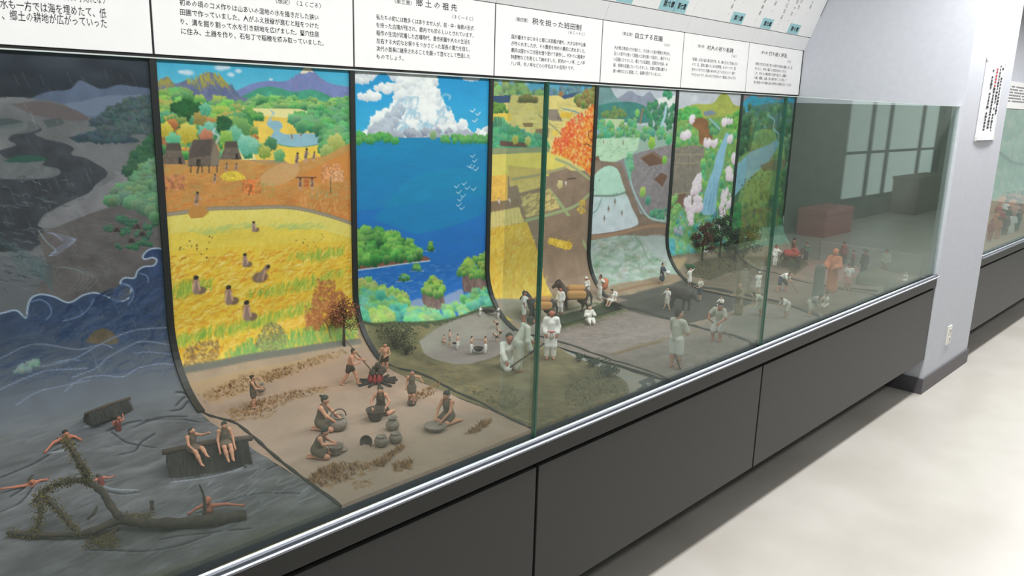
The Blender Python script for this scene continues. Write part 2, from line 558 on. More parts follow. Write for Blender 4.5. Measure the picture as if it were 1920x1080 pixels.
    def rand_in(s, pts, n):
        q = np.array(pts, float); lo, hi = q.min(0), q.max(0)
        out = []
        tries = 0
        while len(out) < n and tries < n * 30:
            tries += 1
            x, y = lo + (hi - lo) * s.rng.random(2)
            ins = False
            for i in range(len(q)):
                xi, yi = q[i]; xj, yj = q[i - 1]
                if (yi > y) != (yj > y) and x < (xj - xi) * (y - yi) / (yj - yi) + xi: ins = not ins
            if ins: out.append((x, y))
        return out

    def forest(s, pts, r, n, pairs, ax=1.0, jit=0.3, fill=None, mono=False):
        if fill is not None: s.poly(pts, fill)
        for x, y in sorted(s.rand_in(pts, n), key=lambda p: p[1]):
            d, l = pairs[s.rng.integers(len(pairs))]
            j = 1 + (s.rng.random(1 if mono else 3) - 0.5) * (0.06 if mono else 0.16)
            s.lobe(x, y, r * (1 + (s.rng.random() - 0.5) * 2 * jit), np.array(d) * j, np.array(l) * j, ax)

    def line(s, pts, w, col, a=1.0, h=None, raw=False, taper=False):
        q = np.array(pts, float) if raw else s.P(pts)
        R0 = w * s.mpp / 2
        n = len(q) - 1
        for i in range(n):
            (x0, t0), (x1, t1) = q[i], q[i + 1]
            R = R0 * (1 - 0.8 * abs(2 * (i + 0.5) / n - 1)) if taper else R0
            i0, i1, j0, j1 = s.box(min(x0, x1) - R * 1.5, max(x0, x1) + R * 1.5, min(t0, t1) - R * 1.5, max(t0, t1) + R * 1.5)
            if i0 >= i1 or j0 >= j1: continue
            X = s.X[i0:i1][None]; T = s.T[j0:j1][:, None]
            dx, dt = x1 - x0, t1 - t0
            L = dx * dx + dt * dt + 1e-12
            u = np.clip(((X - x0) * dx + (T - t0) * dt) / L, 0, 1)
            d = np.hypot(X - x0 - u * dx, T - t0 - u * dt) / max(R, 1e-6)
            k = np.clip((1.25 - d) / 0.5, 0, 1)
            if col is not None:
                al = (k * a)[..., None]
                s.c[j0:j1, i0:i1] = s.c[j0:j1, i0:i1] * (1 - al) + np.array(col) / 255.0 * al
            if h is not None:
                s.h[j0:j1, i0:i1] = s.h[j0:j1, i0:i1] * (1 - k) + h * k

    def strokes(s, pts, n, ln, ang, w, cols, a=0.8, spread=25, curve=0.0):
        for x, y in s.rand_in(pts, n):
            th = math.radians(ang + (s.rng.random() - 0.5) * 2 * spread)
            l = ln * (0.5 + s.rng.random())
            c = cols[s.rng.integers(len(cols))]
            X, t = px_to_surf(x, y)
            dx, dt = math.cos(th) * l * s.mpp / 2, -math.sin(th) * l * s.mpp / 2
            p = [(X - dx, t - dt), (X + curve * dt, t - curve * dx * 0.6), (X + dx, t + dt)] if curve else [(X - dx, t - dt), (X + dx, t + dt)]
            s.line(p, w * (0.6 + 0.8 * s.rng.random()), c, a, raw=True)

    def dots(s, pts, n, r, cols, a=0.8, soft=0.5, ax=1.0):
        for x, y in s.rand_in(pts, n):
            s.blob(x, y, r * (0.6 + 0.8 * s.rng.random()), cols[s.rng.integers(len(cols))], a, soft, ax)

    def mottle(s, scale, amp, ay=1.0, rows=None, tint=None):
        n = (s.noise(scale, ay=ay) - 0.5) * 2 * amp
        if rows is not None: n = n * rows
        if tint is not None: s.c *= 1 + n[..., None] * np.array(tint)
        else: s.c *= 1 + n[..., None]

    def hpoly(s, pts, h, soft=3, raw=False):
        r = s.mask(pts, raw)
        if r is None: return
        m, sy, sx = r
        full = np.zeros((s.H, s.W), np.float32); full[sy, sx] = m
        n = int(soft * s.ss)
        for _ in range(2):
            for axis in (0, 1):
                c = np.cumsum(np.concatenate([np.repeat(full.take([0], axis), n + 1, axis), full, np.repeat(full.take([-1], axis), n, axis)], axis), axis)
                full = (c.take(range(2 * n + 1, c.shape[axis]), axis) - c.take(range(0, c.shape[axis] - 2 * n - 1), axis)) / (2 * n + 1)
        s.h = s.h * (1 - full) + h * full

    def person(s, px, py, h, cloth, skin=(196, 160, 140), hair=(50, 42, 42), lean=0.0, pants=None):
        """a small painted figure, feet at px,py"""
        def L(a, b, w, c): s.line([(px + a[0] * h, py - a[1] * h), (px + b[0] * h, py - b[1] * h)], w * h, c)
        L((-0.08, 0.0), (-0.05, 0.35), 0.1, pants or skin); L((0.1, 0.0), (0.05, 0.35), 0.1, pants or skin)
        L((0, 0.38), (lean * 0.3, 0.72), 0.26, cloth)
        L((lean * 0.3 - 0.08, 0.7), (lean * 0.5 - 0.2, 0.45), 0.08, skin); L((lean * 0.3 + 0.08, 0.7), (lean * 0.5 + 0.22, 0.5), 0.08, skin)
        s.blob(px + lean * 0.4 * h, py - 0.88 * h, 0.11 * h, skin); s.blob(px + lean * 0.4 * h, py - 0.93 * h, 0.11 * h, hair)

    # ---- turn the painted surface into meshes
    def grid(s):
        ss = s.ss
        n = sum(s.rows)
        c = s.c.reshape(n, ss, s.cols, ss, 3).mean((1, 3)); h = s.h.reshape(n, ss, s.cols, ss).mean((1, 3))
        t = s.T.reshape(n, ss).mean(1); x = s.X.reshape(s.cols, ss).mean(1)
        return x, t, np.clip(c, 0, 1), h

    def build(s, parent, mats):
        x, t, c, h = s.grid()
        # run to the exact borders
        x = x.copy(); x[0], x[-1] = s.x0, s.x1
        t = t.copy(); t[0] = 0.0; t[-1] = LV + LA + LF
        ang = np.clip((t - LV) / RC, 0, math.pi / 2)
        flat = np.clip(t - LV - LA, 0, None)
        yy = YC + RC * np.cos(ang) - flat
        zz = np.where(t <= LV, ZT - t, ZC - RC * np.sin(ang))
        w = np.clip((ang - 0.9) / (math.pi / 2 - 0.9), 0, 1); w = w * w * (3 - 2 * w)
        Z = zz[:, None] + h * w[:, None]
        V = np.stack([np.broadcast_to(x[None], h.shape), np.broadcast_to(yy[:, None], h.shape), Z], -1).astype(np.float32)
        s.gx, s.gy, s.gz = x, yy, Z
        lin = np.where(c <= 0.04045, c / 12.92, ((c + 0.055) / 1.055) ** 2.4)
        col = np.concatenate([lin, np.ones(lin.shape[:2] + (1,))], -1).astype(np.float32)
        split = s.rows[0] + int(s.rows[1] * 0.80)
        for name, a, b, m in (('painted_backdrop', 0, split + 1, mats[0]), ('modelled_ground', split, len(t), mats[1])):
            v, k = V[a:b], col[a:b]
            if name == 'modelled_ground':      # front skirt gives the ground its thickness
                sk = v[-1:].copy(); sk[..., 2] = 0.665
                v = np.concatenate([v, sk]); k = np.concatenate([k, k[-1:]])
            R, Cn = v.shape[:2]
            idx = np.arange(R * Cn).reshape(R, Cn)
            q = np.stack([idx[:-1, :-1], idx[1:, :-1], idx[1:, 1:], idx[:-1, 1:]], -1).reshape(-1, 4)
            me = mesh_np(v.reshape(-1, 3), q)
            at = me.color_attributes.new('paint', 'FLOAT_COLOR', 'POINT')
            at.data.foreach_set('color', k.reshape(-1))
            link(name, me, m, parent)

    def ground_z(s, X, Y):
        i = int(np.clip(np.searchsorted(s.gx, X), 0, len(s.gx) - 1))
        j = int(np.clip(np.searchsorted(-s.gy, -Y), 0, len(s.gy) - 1))
        return float(s.gz[j, i])
# ------------------------------------------------------------------ the seven painted scenes (control points read off the photograph)
M['mural'] = painted_mat('mural_paint', rough=0.7, bump=0.15, bscale=420)
M['ground'] = painted_mat('modelled_ground_paint', rough=0.9, bump=0.6, bscale=260, spec=0.15)
ALLX = (-400, 3000)


def curve(pts, n=6):
    """Catmull-Rom through control points"""
    p = [np.array(q, float) for q in pts]
    p = [2 * p[0] - p[1]] + p + [2 * p[-1] - p[-2]]
    out = []
    for i in range(1, len(p) - 2):
        for k in range(n):
            t = k / n
            out.append(tuple(0.5 * (2 * p[i] + (p[i + 1] - p[i - 1]) * t + (2 * p[i - 1] - 5 * p[i] + 4 * p[i + 1] - p[i + 2]) * t * t
                                    + (3 * p[i] - p[i - 1] - 3 * p[i + 1] + p[i + 2]) * t ** 3)))
    out.append(tuple(p[-2]))
    return out


def scene_flood():
    s = Canvas(DIV[0], DIV[1], 240, (300, 130, 210), (104, 106, 112), 1)
    A = s.poly
    A([(-300, 60), (320, 60), (320, 230), (-300, 230)], (44, 50, 62), mott=0.35, msc=60)
    for _ in range(40):
        x, y = s.rng.random() * 320 - 20, 95 + s.rng.random() * 70
        s.blob(x, y, 16 + 14 * s.rng.random(), (84, 90, 102) if s.rng.random() < .45 else (32, 38, 50), 0.22, 0.9, 2.2)
    A(curve([(-60, 215), (40, 190), (90, 172), (130, 168), (148, 151), (168, 158), (192, 167), (222, 159), (250, 162), (300, 168)]) + [(310, 260), (-60, 250)], (92, 104, 130), mott=0.12, msc=40)
    A(curve([(110, 196), (150, 190), (200, 180), (250, 178), (300, 175)]) + [(305, 225), (150, 216)], (112, 124, 146), a=0.8)
    A(curve([(-60, 188), (20, 182), (70, 186), (120, 196), (150, 215), (200, 222), (310, 225)]) + [(320, 480), (-200, 480)], (112, 112, 116), mott=0.18, msc=50)
    A(curve([(20, 195), (70, 190), (110, 196), (150, 210), (165, 225), (120, 226), (60, 215)]), (98, 86, 90), a=0.8)
    A(curve([(-40, 225), (0, 222), (30, 224), (48, 232), (30, 240), (-40, 243)]), (70, 80, 84), a=.9)
    A(curve([(80, 225), (110, 222), (120, 232), (90, 240)]), (72, 80, 84), a=.8)
    # dark wooded ridge with a ragged crest
    rid = [(165, 236), (178, 222), (190, 216), (205, 206), (218, 200), (232, 190), (248, 184), (265, 180), (290, 180), (305, 250), (260, 252), (200, 244)]
    s.forest(rid, 7, 150, [((48, 66, 70), (84, 102, 104)), ((40, 58, 64), (74, 94, 96))], 1.0, fill=(58, 76, 80))
    A([(160, 240), (300, 225), (310, 262), (230, 262)], (86, 92, 98), a=.35)
    A(curve([(128, 258), (160, 250), (190, 244), (225, 250), (262, 264), (240, 268), (180, 266), (146, 268)]), (54, 70, 80), mott=0.2)
    s.forest([(140, 258), (190, 246), (250, 262), (200, 267)], 6, 40, [((44, 60, 70), (72, 90, 98))])
    # dark river winding down
    riv = curve([(52, 226), (70, 232), (78, 244), (66, 252), (90, 262), (118, 268), (138, 278), (134, 290), (160, 296), (178, 306), (198, 318), (200, 330), (180, 346), (166, 362), (130, 378), (96, 396), (78, 420), (84, 446), (60, 470)]) + \
        curve([(-200, 480), (-200, 300), (-30, 300), (0, 282), (30, 272), (16, 262), (24, 252), (50, 242)])
    A(riv, (60, 62, 70), mott=0.25, msc=24)
    A(curve([(0, 236), (30, 232), (58, 226), (76, 232), (70, 244), (30, 252), (-10, 250)]), (108, 112, 114), a=.7)
    A(curve([(-60, 290), (-10, 285), (16, 298), (60, 294), (84, 300), (80, 310), (108, 316), (112, 326), (90, 334), (20, 336), (-60, 330)]), (104, 106, 110), mott=.15)
    A(curve([(8, 302), (34, 292), (70, 292), (88, 300), (60, 304), (20, 305)]), (48, 84, 74))
    for _ in range(160):
        x, y = s.rng.random() * 170 - 10, 330 + s.rng.random() * 220
        s.line(curve([(x, y), (x + 10, y - 3 + 6 * s.rng.random()), (x + 22 * s.rng.random() + 8, y + 4)], 4), 1.6, (130, 140, 146) if s.rng.random() < .5 else (40, 50, 56), 0.35)
    # pale bank and the brown plain with huts
    A(curve([(210, 320), (218, 332), (190, 350), (170, 368), (126, 388), (90, 398), (76, 412), (72, 424), (90, 428), (130, 420), (200, 400), (260, 360), (300, 330)]), (126, 124, 130), a=.85, mott=.15, msc=30)
    A(curve([(70, 440), (120, 420), (200, 390), (300, 370)]) + [(330, 600), (150, 600), (60, 560), (90, 500)], (98, 92, 94), mott=.2, msc=30)
    s.strokes([(70, 430), (300, 380), (310, 560), (100, 560)], 260, 22, 0, 2, [(118, 112, 112), (84, 84, 86), (104, 112, 110), (112, 98, 92)], 0.35)
    s.forest([(238, 320), (258, 290), (276, 268), (300, 255), (305, 340), (250, 345)], 12, 60, [((32, 62, 48), (62, 104, 74))], fill=(44, 76, 58))
    s.forest([(225, 352), (250, 330), (285, 305), (300, 300), (310, 420), (285, 405), (240, 380), (200, 378)], 12, 90, [((58, 92, 70), (112, 154, 118)), ((66, 98, 76), (124, 160, 124))], fill=(80, 114, 86))
    for x, y, w in ((198, 428, 14), (232, 412, 10), (246, 418, 10), (236, 434, 9), (270, 440, 14), (284, 424, 16), (240, 462, 20), (275, 455, 10)):
        s.forest([(x - w, y - 4), (x + w, y - 5), (x + w, y + 5), (x - w, y + 5)], 5, 9, [((36, 76, 62), (78, 122, 94))])
    for x, y in ((219, 430), (257, 424), (267, 438), (247, 450)):
        A([(x - 9, y + 5), (x - 5, y - 3), (x, y - 6), (x + 5, y - 3), (x + 9, y + 5)], (58, 48, 50)); s.line([(x - 8, y + 3), (x, y - 6), (x + 8, y + 4)], 1.5, (134, 116, 108), .7)
    # whirl and lashing lines
    for k in range(9):
        s.line(curve([(-10 + k * 6, 440 + k * 9), (40 + k * 5, 468 + k * 7), (100, 500 + k * 6)], 5), 2, (70, 104, 108), .5)
    s.line(curve([(72, 432), (86, 452), (105, 470), (100, 474)]), 2, (150, 168, 176), .7)
    for k in range(4): s.line(curve([(88 + k * 4, 436), (120, 442 + k * 4), (142, 450), (112, 462 + k * 4), (92, 480)]), 1.5, (150, 160, 190), .6)
    for k in range(5): s.line(curve([(100 + 12 * k, 500), (140 + 10 * k, 505 + 4 * k), (148 + 8 * k, 520 + 2 * k), (130 + 8 * k, 545)]), 1.5, (130, 142, 144), .45)
    # the great wave
    crest = curve([(-80, 610), (-30, 590), (0, 588), (30, 582), (48, 596), (52, 576), (58, 560), (75, 552), (100, 556), (122, 566), (135, 566), (155, 554), (178, 549), (200, 556), (222, 565), (240, 560), (246, 545), (240, 535), (228, 534), (226, 528), (234, 521), (252, 521), (258, 508), (270, 500), (288, 498), (294, 488), (286, 483), (272, 486), (268, 480), (280, 468), (300, 466), (320, 476)])
    A(crest + [(340, 760), (-300, 800), (-300, 600)], (44, 62, 102), mott=.16, msc=26, grad=(100, 104, 110))
    for k_ in range(5):
        A(curve([(-80, 640 + 22 * k_), (60, 626 + 20 * k_), (160, 640 + 16 * k_), (240, 618 + 18 * k_), (340, 600 + 20 * k_)]) + [(360, 800), (-300, 820)], (94, 100, 112), a=.24)
    s.line(crest, 3.0, (150, 172, 204), .85)
    s.line(crest, 1.5, (214, 224, 236), .6)
    s.strokes([(240, 530), (300, 500), (318, 640), (120, 640), (60, 600), (130, 575)], 260, 26, 35, 4, [(30, 46, 86), (58, 78, 122), (36, 60, 96), (70, 92, 132)], .45, 25, .5)
    s.strokes([(0, 600), (320, 560), (330, 700), (0, 720)], 240, 34, 14, 4, [(62, 78, 112), (84, 96, 120), (50, 66, 100)], .35, 18, .3)
    for b in (((58, 566), (76, 562), (92, 572), (96, 588), (86, 600)), ((228, 530), (246, 538), (250, 556), (240, 572)), ((262, 512), (276, 518), (278, 530)), ((176, 560), (168, 576), (150, 592), (118, 602))):
        s.line(curve(b), 2.2, (124, 146, 186), .7)
    A(curve([(160, 642), (172, 626), (190, 616), (210, 622), (222, 642), (190, 646)]), (104, 92, 76), mott=.15)
    for b, w in ((((-60, 690), (0, 672), (40, 652), (75, 645), (110, 650), (150, 655), (190, 646), (212, 652)), 3), (((40, 690), (90, 685), (140, 672), (180, 650), (220, 630), (260, 618), (318, 614)), 3.4),
                 (((135, 708), (180, 690), (200, 672), (240, 650), (270, 640), (330, 648)), 3), (((0, 730), (50, 708), (90, 695), (140, 692), (165, 690)), 3), (((120, 735), (150, 712), (190, 704), (230, 706), (260, 690), (300, 682), (330, 684)), 3),
                 (((30, 760), (70, 735), (130, 720), (170, 712)), 2.6), (((250, 662), (280, 660), (320, 664)), 2.2), (((100, 680), (130, 674), (150, 676)), 2.4)):
        s.line(curve(b), w + 2, (80, 92, 118), .35); s.line(curve(b), w * .55, (158, 170, 192), .7)
    s.forest([(24, 700), (40, 686), (62, 676), (80, 682), (60, 694)], 5, 40, [((86, 112, 112), (140, 164, 156))])
    for _ in range(120):      # rain
        x, y = s.rng.random() * 320 - 10, 130 + s.rng.random() * 560
        l = 10 + 14 * s.rng.random()
        s.line([(x, y), (x + l * 0.45, y + l)], 1.0, (170, 178, 184), .28)
    # muddy water on the ground
    zr = np.clip((s.T - LV - LA * .45) / (LA * .35), 0, 1)[:, None]
    g = np.array((108, 107, 104)) / 255.0 * (1 + (s.noise(60, ay=2.0)[..., None] - .5) * .35)
    s.c = s.c * (1 - zr[..., None]) + g * zr[..., None]
    n1 = s.noise(90, 3); n2 = s.noise(34, 4, 2.2)
    U = s.X[None] / .05; V = s.T[:, None] / .03
    wv = np.sin(V * 1.6 + n1 * 14 + U * .35) * .5 + (n2 - .5) * 2.2
    s.h += (wv * .0022 * np.clip((s.T - LV - LA * .7) / .1, 0, 1)[:, None]).astype(np.float32)
    s.c *= 1 + .14 * wv[..., None] * zr[..., None]
    swirls = [((200, 808), (250, 790), (330, 785), (372, 790)), ((210, 810), (240, 830), (290, 838)), ((250, 800), (300, 782), (350, 780)), ((222, 852), (252, 845), (265, 828), (290, 812)), ((0, 895), (60, 870), (110, 840)), ((0, 960), (40, 940), (70, 900)),
              ((330, 760), (345, 745), (360, 742)), ((320, 770), (340, 766), (352, 752)), ((330, 735), (345, 736), (352, 745)), ((20, 930), (50, 910), (60, 890)),
              ((190, 920), (230, 925), (260, 922)), ((500, 880), (520, 870), (545, 868)), ((300, 1010), (370, 1000), (470, 990)), ((160, 1030), (300, 1030), (440, 985)), ((420, 940), (480, 925), (560, 925))]
    for b in swirls:
        s.line(curve(b), 6, (74, 76, 78), .35); s.line(curve(b), 3.4, (34, 36, 42), .8, h=-.004)
        s.line([(x + 1, y + 5) for x, y in curve(b)], 3, (138, 138, 136), .5, h=.003)
    s.strokes([(0, 780), (330, 760), (620, 930), (380, 1060), (0, 1080)], 420, 46, 12, 3, [(132, 132, 130), (84, 86, 88), (92, 96, 100), (120, 118, 112)], .4, 14, .2)
    s.strokes([(360, 860), (480, 850), (600, 930), (330, 1000)], 60, 26, 18, 3, [(168, 172, 172), (150, 154, 156)], .5, 20)
    for b in (((320, 905), (380, 898), (450, 880), (470, 862)), ((180, 905), (210, 918), (256, 920)), ((90, 850), (120, 845), (140, 838)), ((160, 800), (190, 795))):
        s.line(curve(b), 5, (176, 182, 184), .5, h=.003)
    s.line([(660, 950), (500, 1010), (330, 1085), (200, 1120)], 60, (96, 98, 80), .55)
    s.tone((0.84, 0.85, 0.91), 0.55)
    return s


def scene_village():
    s = Canvas(DIV[1], DIV[2], 246, (285, 100, 170), (170, 144, 112), 2)
    A = s.poly
    s.under((172, 148, 124), .4)
    A([(270, 90), (670, 90), (670, 260), (270, 260)], (62, 172, 214), grad=(150, 210, 224), mott=.05, msc=30)
    for x, y, r, ax in ((352, 136, 6, 2.4), (340, 135, 4, 2), (413, 127, 7, 2), (425, 126, 5, 2), (433, 140, 5, 1.8), (447, 133, 5, 1.7), (508, 149, 3, 2)):
        s.blob(x, y, r, (214, 226, 240), .9, .6, ax)
    # ranges
    A(curve([(440, 172), (470, 158), (500, 152), (535, 152), (560, 138), (572, 127), (582, 127), (600, 145), (625, 158), (665, 164)]) + [(665, 215), (440, 205)], (122, 134, 188), mott=.1)
    A(curve([(562, 138), (572, 126), (580, 126), (588, 136), (580, 134), (574, 138)]), (238, 226, 200))
    s.strokes([(560, 140), (590, 140), (620, 165), (540, 165)], 60, 14, -70, 2, [(140, 128, 178), (110, 130, 180)], .5)
    A(curve([(455, 180), (490, 164), (520, 164), (550, 172), (580, 168), (600, 172), (630, 186)]) + [(630, 195), (455, 195)], (72, 158, 130), mott=.15)
    A(curve([(285, 160), (300, 150), (315, 144), (326, 156), (340, 154), (350, 150), (362, 154), (376, 142), (392, 135), (408, 142), (430, 160), (445, 178), (470, 186)]) + [(470, 215), (285, 215)], (112, 118, 150), mott=.15, msc=10)
    s.strokes([(290, 152), (315, 145), (330, 160), (300, 166)], 60, 5, -60, 2, [(160, 158, 70), (176, 152, 72)], .5)
    s.strokes([(350, 152), (378, 142), (392, 134), (412, 142), (440, 172), (400, 158), (370, 168)], 150, 7, -65, 2.4, [(172, 170, 60), (190, 164, 54), (120, 128, 130)], .5)
    s.strokes([(350, 160), (440, 165), (450, 205), (350, 200)], 120, 14, -60, 3, [(86, 96, 150), (108, 112, 156), (96, 110, 134)], .5)
    # far tree line
    A([(285, 190), (665, 190), (665, 240), (285, 240)], (124, 168, 110))
    s.forest([(445, 194), (480, 186), (510, 182), (560, 188), (600, 192), (640, 184), (668, 178), (668, 205), (445, 208)], 8, 110, [((36, 110, 70), (168, 206, 120)), ((30, 96, 64), (130, 184, 110))], 1.3)
    A([(440, 202), (560, 204), (590, 212), (668, 210), (668, 300), (440, 300)], (238, 226, 160))
    A([(460, 222), (500, 218), (600, 226), (640, 300), (480, 300)], (240, 204, 92), mott=.08)
    A(curve([(505, 205), (515, 212), (508, 224), (525, 232), (512, 240), (500, 234), (505, 222), (512, 214)]), (160, 196, 206))
    A(curve([(500, 232), (520, 226), (530, 236), (524, 246), (540, 252), (575, 250), (605, 254), (600, 270), (560, 276), (520, 270), (508, 258), (514, 246)]), (146, 188, 206), mott=.06)
    s.line(curve([(508, 258), (520, 270), (560, 276), (602, 270)]), 2, (92, 150, 110), .8)
    for x, y in ((547, 262), (564, 257), (558, 247)): s.person(x, y, 10, (110, 90, 80))
    A([(520, 276), (604, 276), (600, 300), (545, 308), (525, 296)], (244, 206, 80), mott=.08)
    # woods left and right
    G = [((32, 96, 60), (120, 178, 96)), ((36, 112, 80), (110, 186, 132)), ((44, 104, 56), (150, 180, 90))]
    s.forest([(440, 205), (470, 208), (498, 222), (460, 222)], 7, 26, [((34, 96, 60), (120, 176, 90))])
    s.forest([(530, 222), (560, 214), (600, 206), (668, 196), (668, 300), (610, 300), (600, 254), (560, 238)], 12, 110, [((32, 104, 72), (110, 182, 112)), ((44, 118, 90), (128, 190, 130))], 1.1)
    s.forest([(286, 188), (310, 174), (350, 172), (390, 190), (440, 196), (470, 215), (480, 250), (400, 262), (290, 240)], 11, 130, [((52, 128, 64), (150, 200, 100)), ((60, 134, 70), (190, 190, 96)), ((46, 116, 72), (120, 184, 110))], 1.2, fill=(70, 136, 80))
    s.forest([(320, 200), (345, 192), (375, 196), (368, 225), (330, 220)], 8, 40, [((18, 62, 40), (44, 100, 56))], fill=(24, 70, 44))
    s.forest([(290, 225), (300, 215), (470, 225), (486, 290), (420, 300), (300, 290)], 11, 90, G + [((150, 90, 50), (206, 140, 80)), ((168, 130, 40), (222, 196, 90))], 1.0)
    s.forest([(402, 226), (425, 220), (440, 240), (415, 250)], 6, 20, [((20, 66, 46), (50, 104, 64))])
    for x, y, r, d, l in ((310, 244, 14, (180, 160, 50), (224, 208, 90)), (352, 250, 19, (178, 158, 48), (220, 206, 100)), (388, 244, 17, (80, 160, 140), (140, 206, 180)), (452, 240, 20, (76, 126, 74), (130, 176, 100)), (325, 263, 14, (70, 158, 120), (128, 204, 160)),
                          (440, 252, 16, (84, 160, 130), (134, 200, 170)), (387, 256, 14, (170, 96, 74), (206, 140, 110)), (424, 258, 14, (104, 160, 70), (172, 202, 96)), (462, 272, 20, (92, 170, 148), (150, 212, 190)), (478, 276, 14, (90, 166, 140), (150, 210, 180)),
                          (495, 282, 14, (70, 124, 76), (150, 178, 96)), (508, 270, 14, (52, 106, 74), (96, 152, 104)), (497, 285, 13, (120, 148, 60), (196, 196, 100)), (524, 292, 13, (84, 148, 100), (140, 188, 120)), (630, 270, 22, (140, 156, 74), (206, 204, 120)), (612, 285, 16, (120, 150, 80), (190, 200, 120)),
                          (375, 222, 13, (130, 120, 60), (190, 160, 90)), (385, 205, 12, (64, 150, 120), (124, 196, 160))):
        s.lobe(x, y, r, d, l)
        s.dots([(x - r * .8, y - r * .8), (x + r * .8, y - r * .8), (x + r * .8, y + r * .8), (x - r * .8, y + r * .8)], 26, 1.4, [l, d], .5)
    # ochre village ground
    top = curve([(290, 300), (330, 300), (360, 300), (420, 298), (460, 300), (500, 306), (545, 308), (580, 296), (610, 292), (640, 276), (670, 262)])
    A(top + [(672, 430), (280, 430)], (196, 152, 88), mott=.12, msc=30, grad=(212, 128, 60))
    s.strokes([(300, 310), (660, 300), (660, 400), (300, 395)], 500, 16, 5, 2.4, [(216, 140, 70), (188, 150, 90), (222, 160, 92), (200, 120, 56), (180, 160, 96)], .45, 20)
    A(curve([(500, 320), (530, 306), (560, 312), (550, 335), (510, 350), (480, 340)]), (214, 172, 124), a=.7)
    A(curve([(560, 330), (600, 310), (640, 290), (665, 280)]) + [(668, 330), (600, 345)], (216, 136, 64), a=.7)
    s.strokes([(560, 360), (660, 350), (665, 420), (560, 410)], 160, 5, 60, 2, [(226, 176, 116), (196, 140, 80)], .6)
    # houses
    H1, H2 = (112, 98, 88), (88, 76, 72)
    for x, y, w, hh in ((325, 308, 24, 42), (433, 299, 21, 36)):
        A([(x - w, y), (x - w * .55, y - hh * .62), (x - w * .5, y - hh * .95), (x + w * .5, y - hh * .95), (x + w * .62, y - hh * .6), (x + w, y)], H1, mott=.15, msc=6)
        A([(x - w * .6, y - hh * .62), (x - w * .5, y - hh * .95), (x + w * .5, y - hh * .95), (x + w * .66, y - hh * .62)], H2)
        A([(x + w * .4, y), (x + w * .4, y - hh * .3), (x + w * .62, y - hh * .32), (x + w * .68, y)], (50, 44, 44))
    A([(352, 312), (354, 280), (362, 262), (400, 260), (412, 288), (408, 312), (395, 312)], H1, mott=.15, msc=6)
    A([(354, 296), (362, 264), (398, 261), (394, 292)], H2, mott=.12, msc=5)
    A([(396, 294), (402, 268), (412, 290), (410, 312), (395, 310)], (136, 120, 104))
    A([(368, 312), (369, 299), (376, 299), (376, 312)], (46, 40, 40))
    for x in (358, 379, 392, 407): s.line([(x, 310), (x, 323)], 2, (70, 58, 54))
    s.line([(370, 324), (374, 304)], 3, (80, 68, 60))
    s.line(curve([(406, 268), (410, 255), (400, 248), (404, 240)]), 4, (196, 208, 212), .4)
    for x, y, h in ((424, 322, 16), (442, 322, 16), (402, 344, 18), (368, 388, 28), (556, 312, 26), (573, 304, 26), (588, 302, 18)): s.person(x, y, h, (120, 100, 92), lean=.2)
    A(curve([(412, 330), (426, 322), (446, 322), (460, 334), (436, 340), (418, 338)]), (226, 196, 70), mott=.2, msc=5)
    for x in (563, 585): s.person(x, 356, 22, (120, 90, 84))
    s.line([(556, 333), (592, 333)], 2.5, (110, 70, 56)); A([(570, 336), (579, 336), (579, 350), (570, 350)], (190, 104, 60))
    for x, y, r, c in ((326, 344, 19, (196, 124, 90)), (471, 350, 16, (220, 122, 66)), (622, 320, 16, (226, 156, 110)), (616, 332, 14, (214, 150, 100)), (632, 330, 12, (224, 166, 120))):
        s.dots([(x - r, y - r * .8), (x + r, y - r * .8), (x + r, y + r * .8), (x - r, y + r * .8)], 90, 3, [c, tuple(int(v * .8) for v in c), tuple(min(int(v * 1.15), 255) for v in c)], .7)
    s.line([(620, 362), (620, 335)], 2, (96, 84, 60)); s.line([(466, 366), (472, 350)], 2, (110, 80, 50))
    s.dots([(480, 340), (515, 345), (515, 370), (475, 368)], 60, 2, [(150, 156, 90), (190, 166, 90)], .6); s.dots([(580, 360), (630, 355), (635, 372), (580, 374)], 60, 2, [(150, 160, 110), (180, 166, 110)], .6)
    s.dots([(300, 330), (660, 330), (660, 400), (300, 395)], 260, 1.6, [(226, 150, 86), (232, 180, 110), (190, 110, 50)], .6)
    # path edge and the rice field
    edge = curve([(296, 404), (330, 400), (360, 396), (400, 391), (460, 390), (520, 388), (560, 391), (600, 400), (640, 412), (672, 424)])
    bot = curve([(672, 634), (600, 646), (540, 654), (480, 662), (420, 674), (380, 684), (330, 690)])
    A(edge + bot, (236, 208, 84), mott=.08, msc=30)
    A(edge + [(672, 450), (600, 430), (500, 424), (400, 430), (300, 440)], (232, 220, 130), a=.7)
    A([(300, 470), (672, 450), (672, 640), (330, 690)], (238, 190, 50), a=.45, mott=.15, msc=40)
    s.strokes(edge + [(672, 480), (300, 500)], 900, 9, 50, 1.6, [(244, 222, 120), (222, 196, 70), (236, 210, 90)], .5, 30)
    Q = [(300, 480), (672, 460), (672, 640), (480, 664), (330, 692)]
    s.strokes(Q, 1900, 12, 20, 2.4, [(248, 206, 60), (232, 162, 38), (226, 148, 40), (246, 222, 110), (212, 152, 48), (252, 232, 150)], .55, 30, .35)
    # green streaks
    for P0 in ([(350, 432), (460, 418), (480, 424), (400, 440)], [(500, 420), (600, 418), (620, 428), (520, 430)]): s.strokes(P0, 90, 10, 20, 2, [(190, 204, 110), (176, 196, 120)], .5)
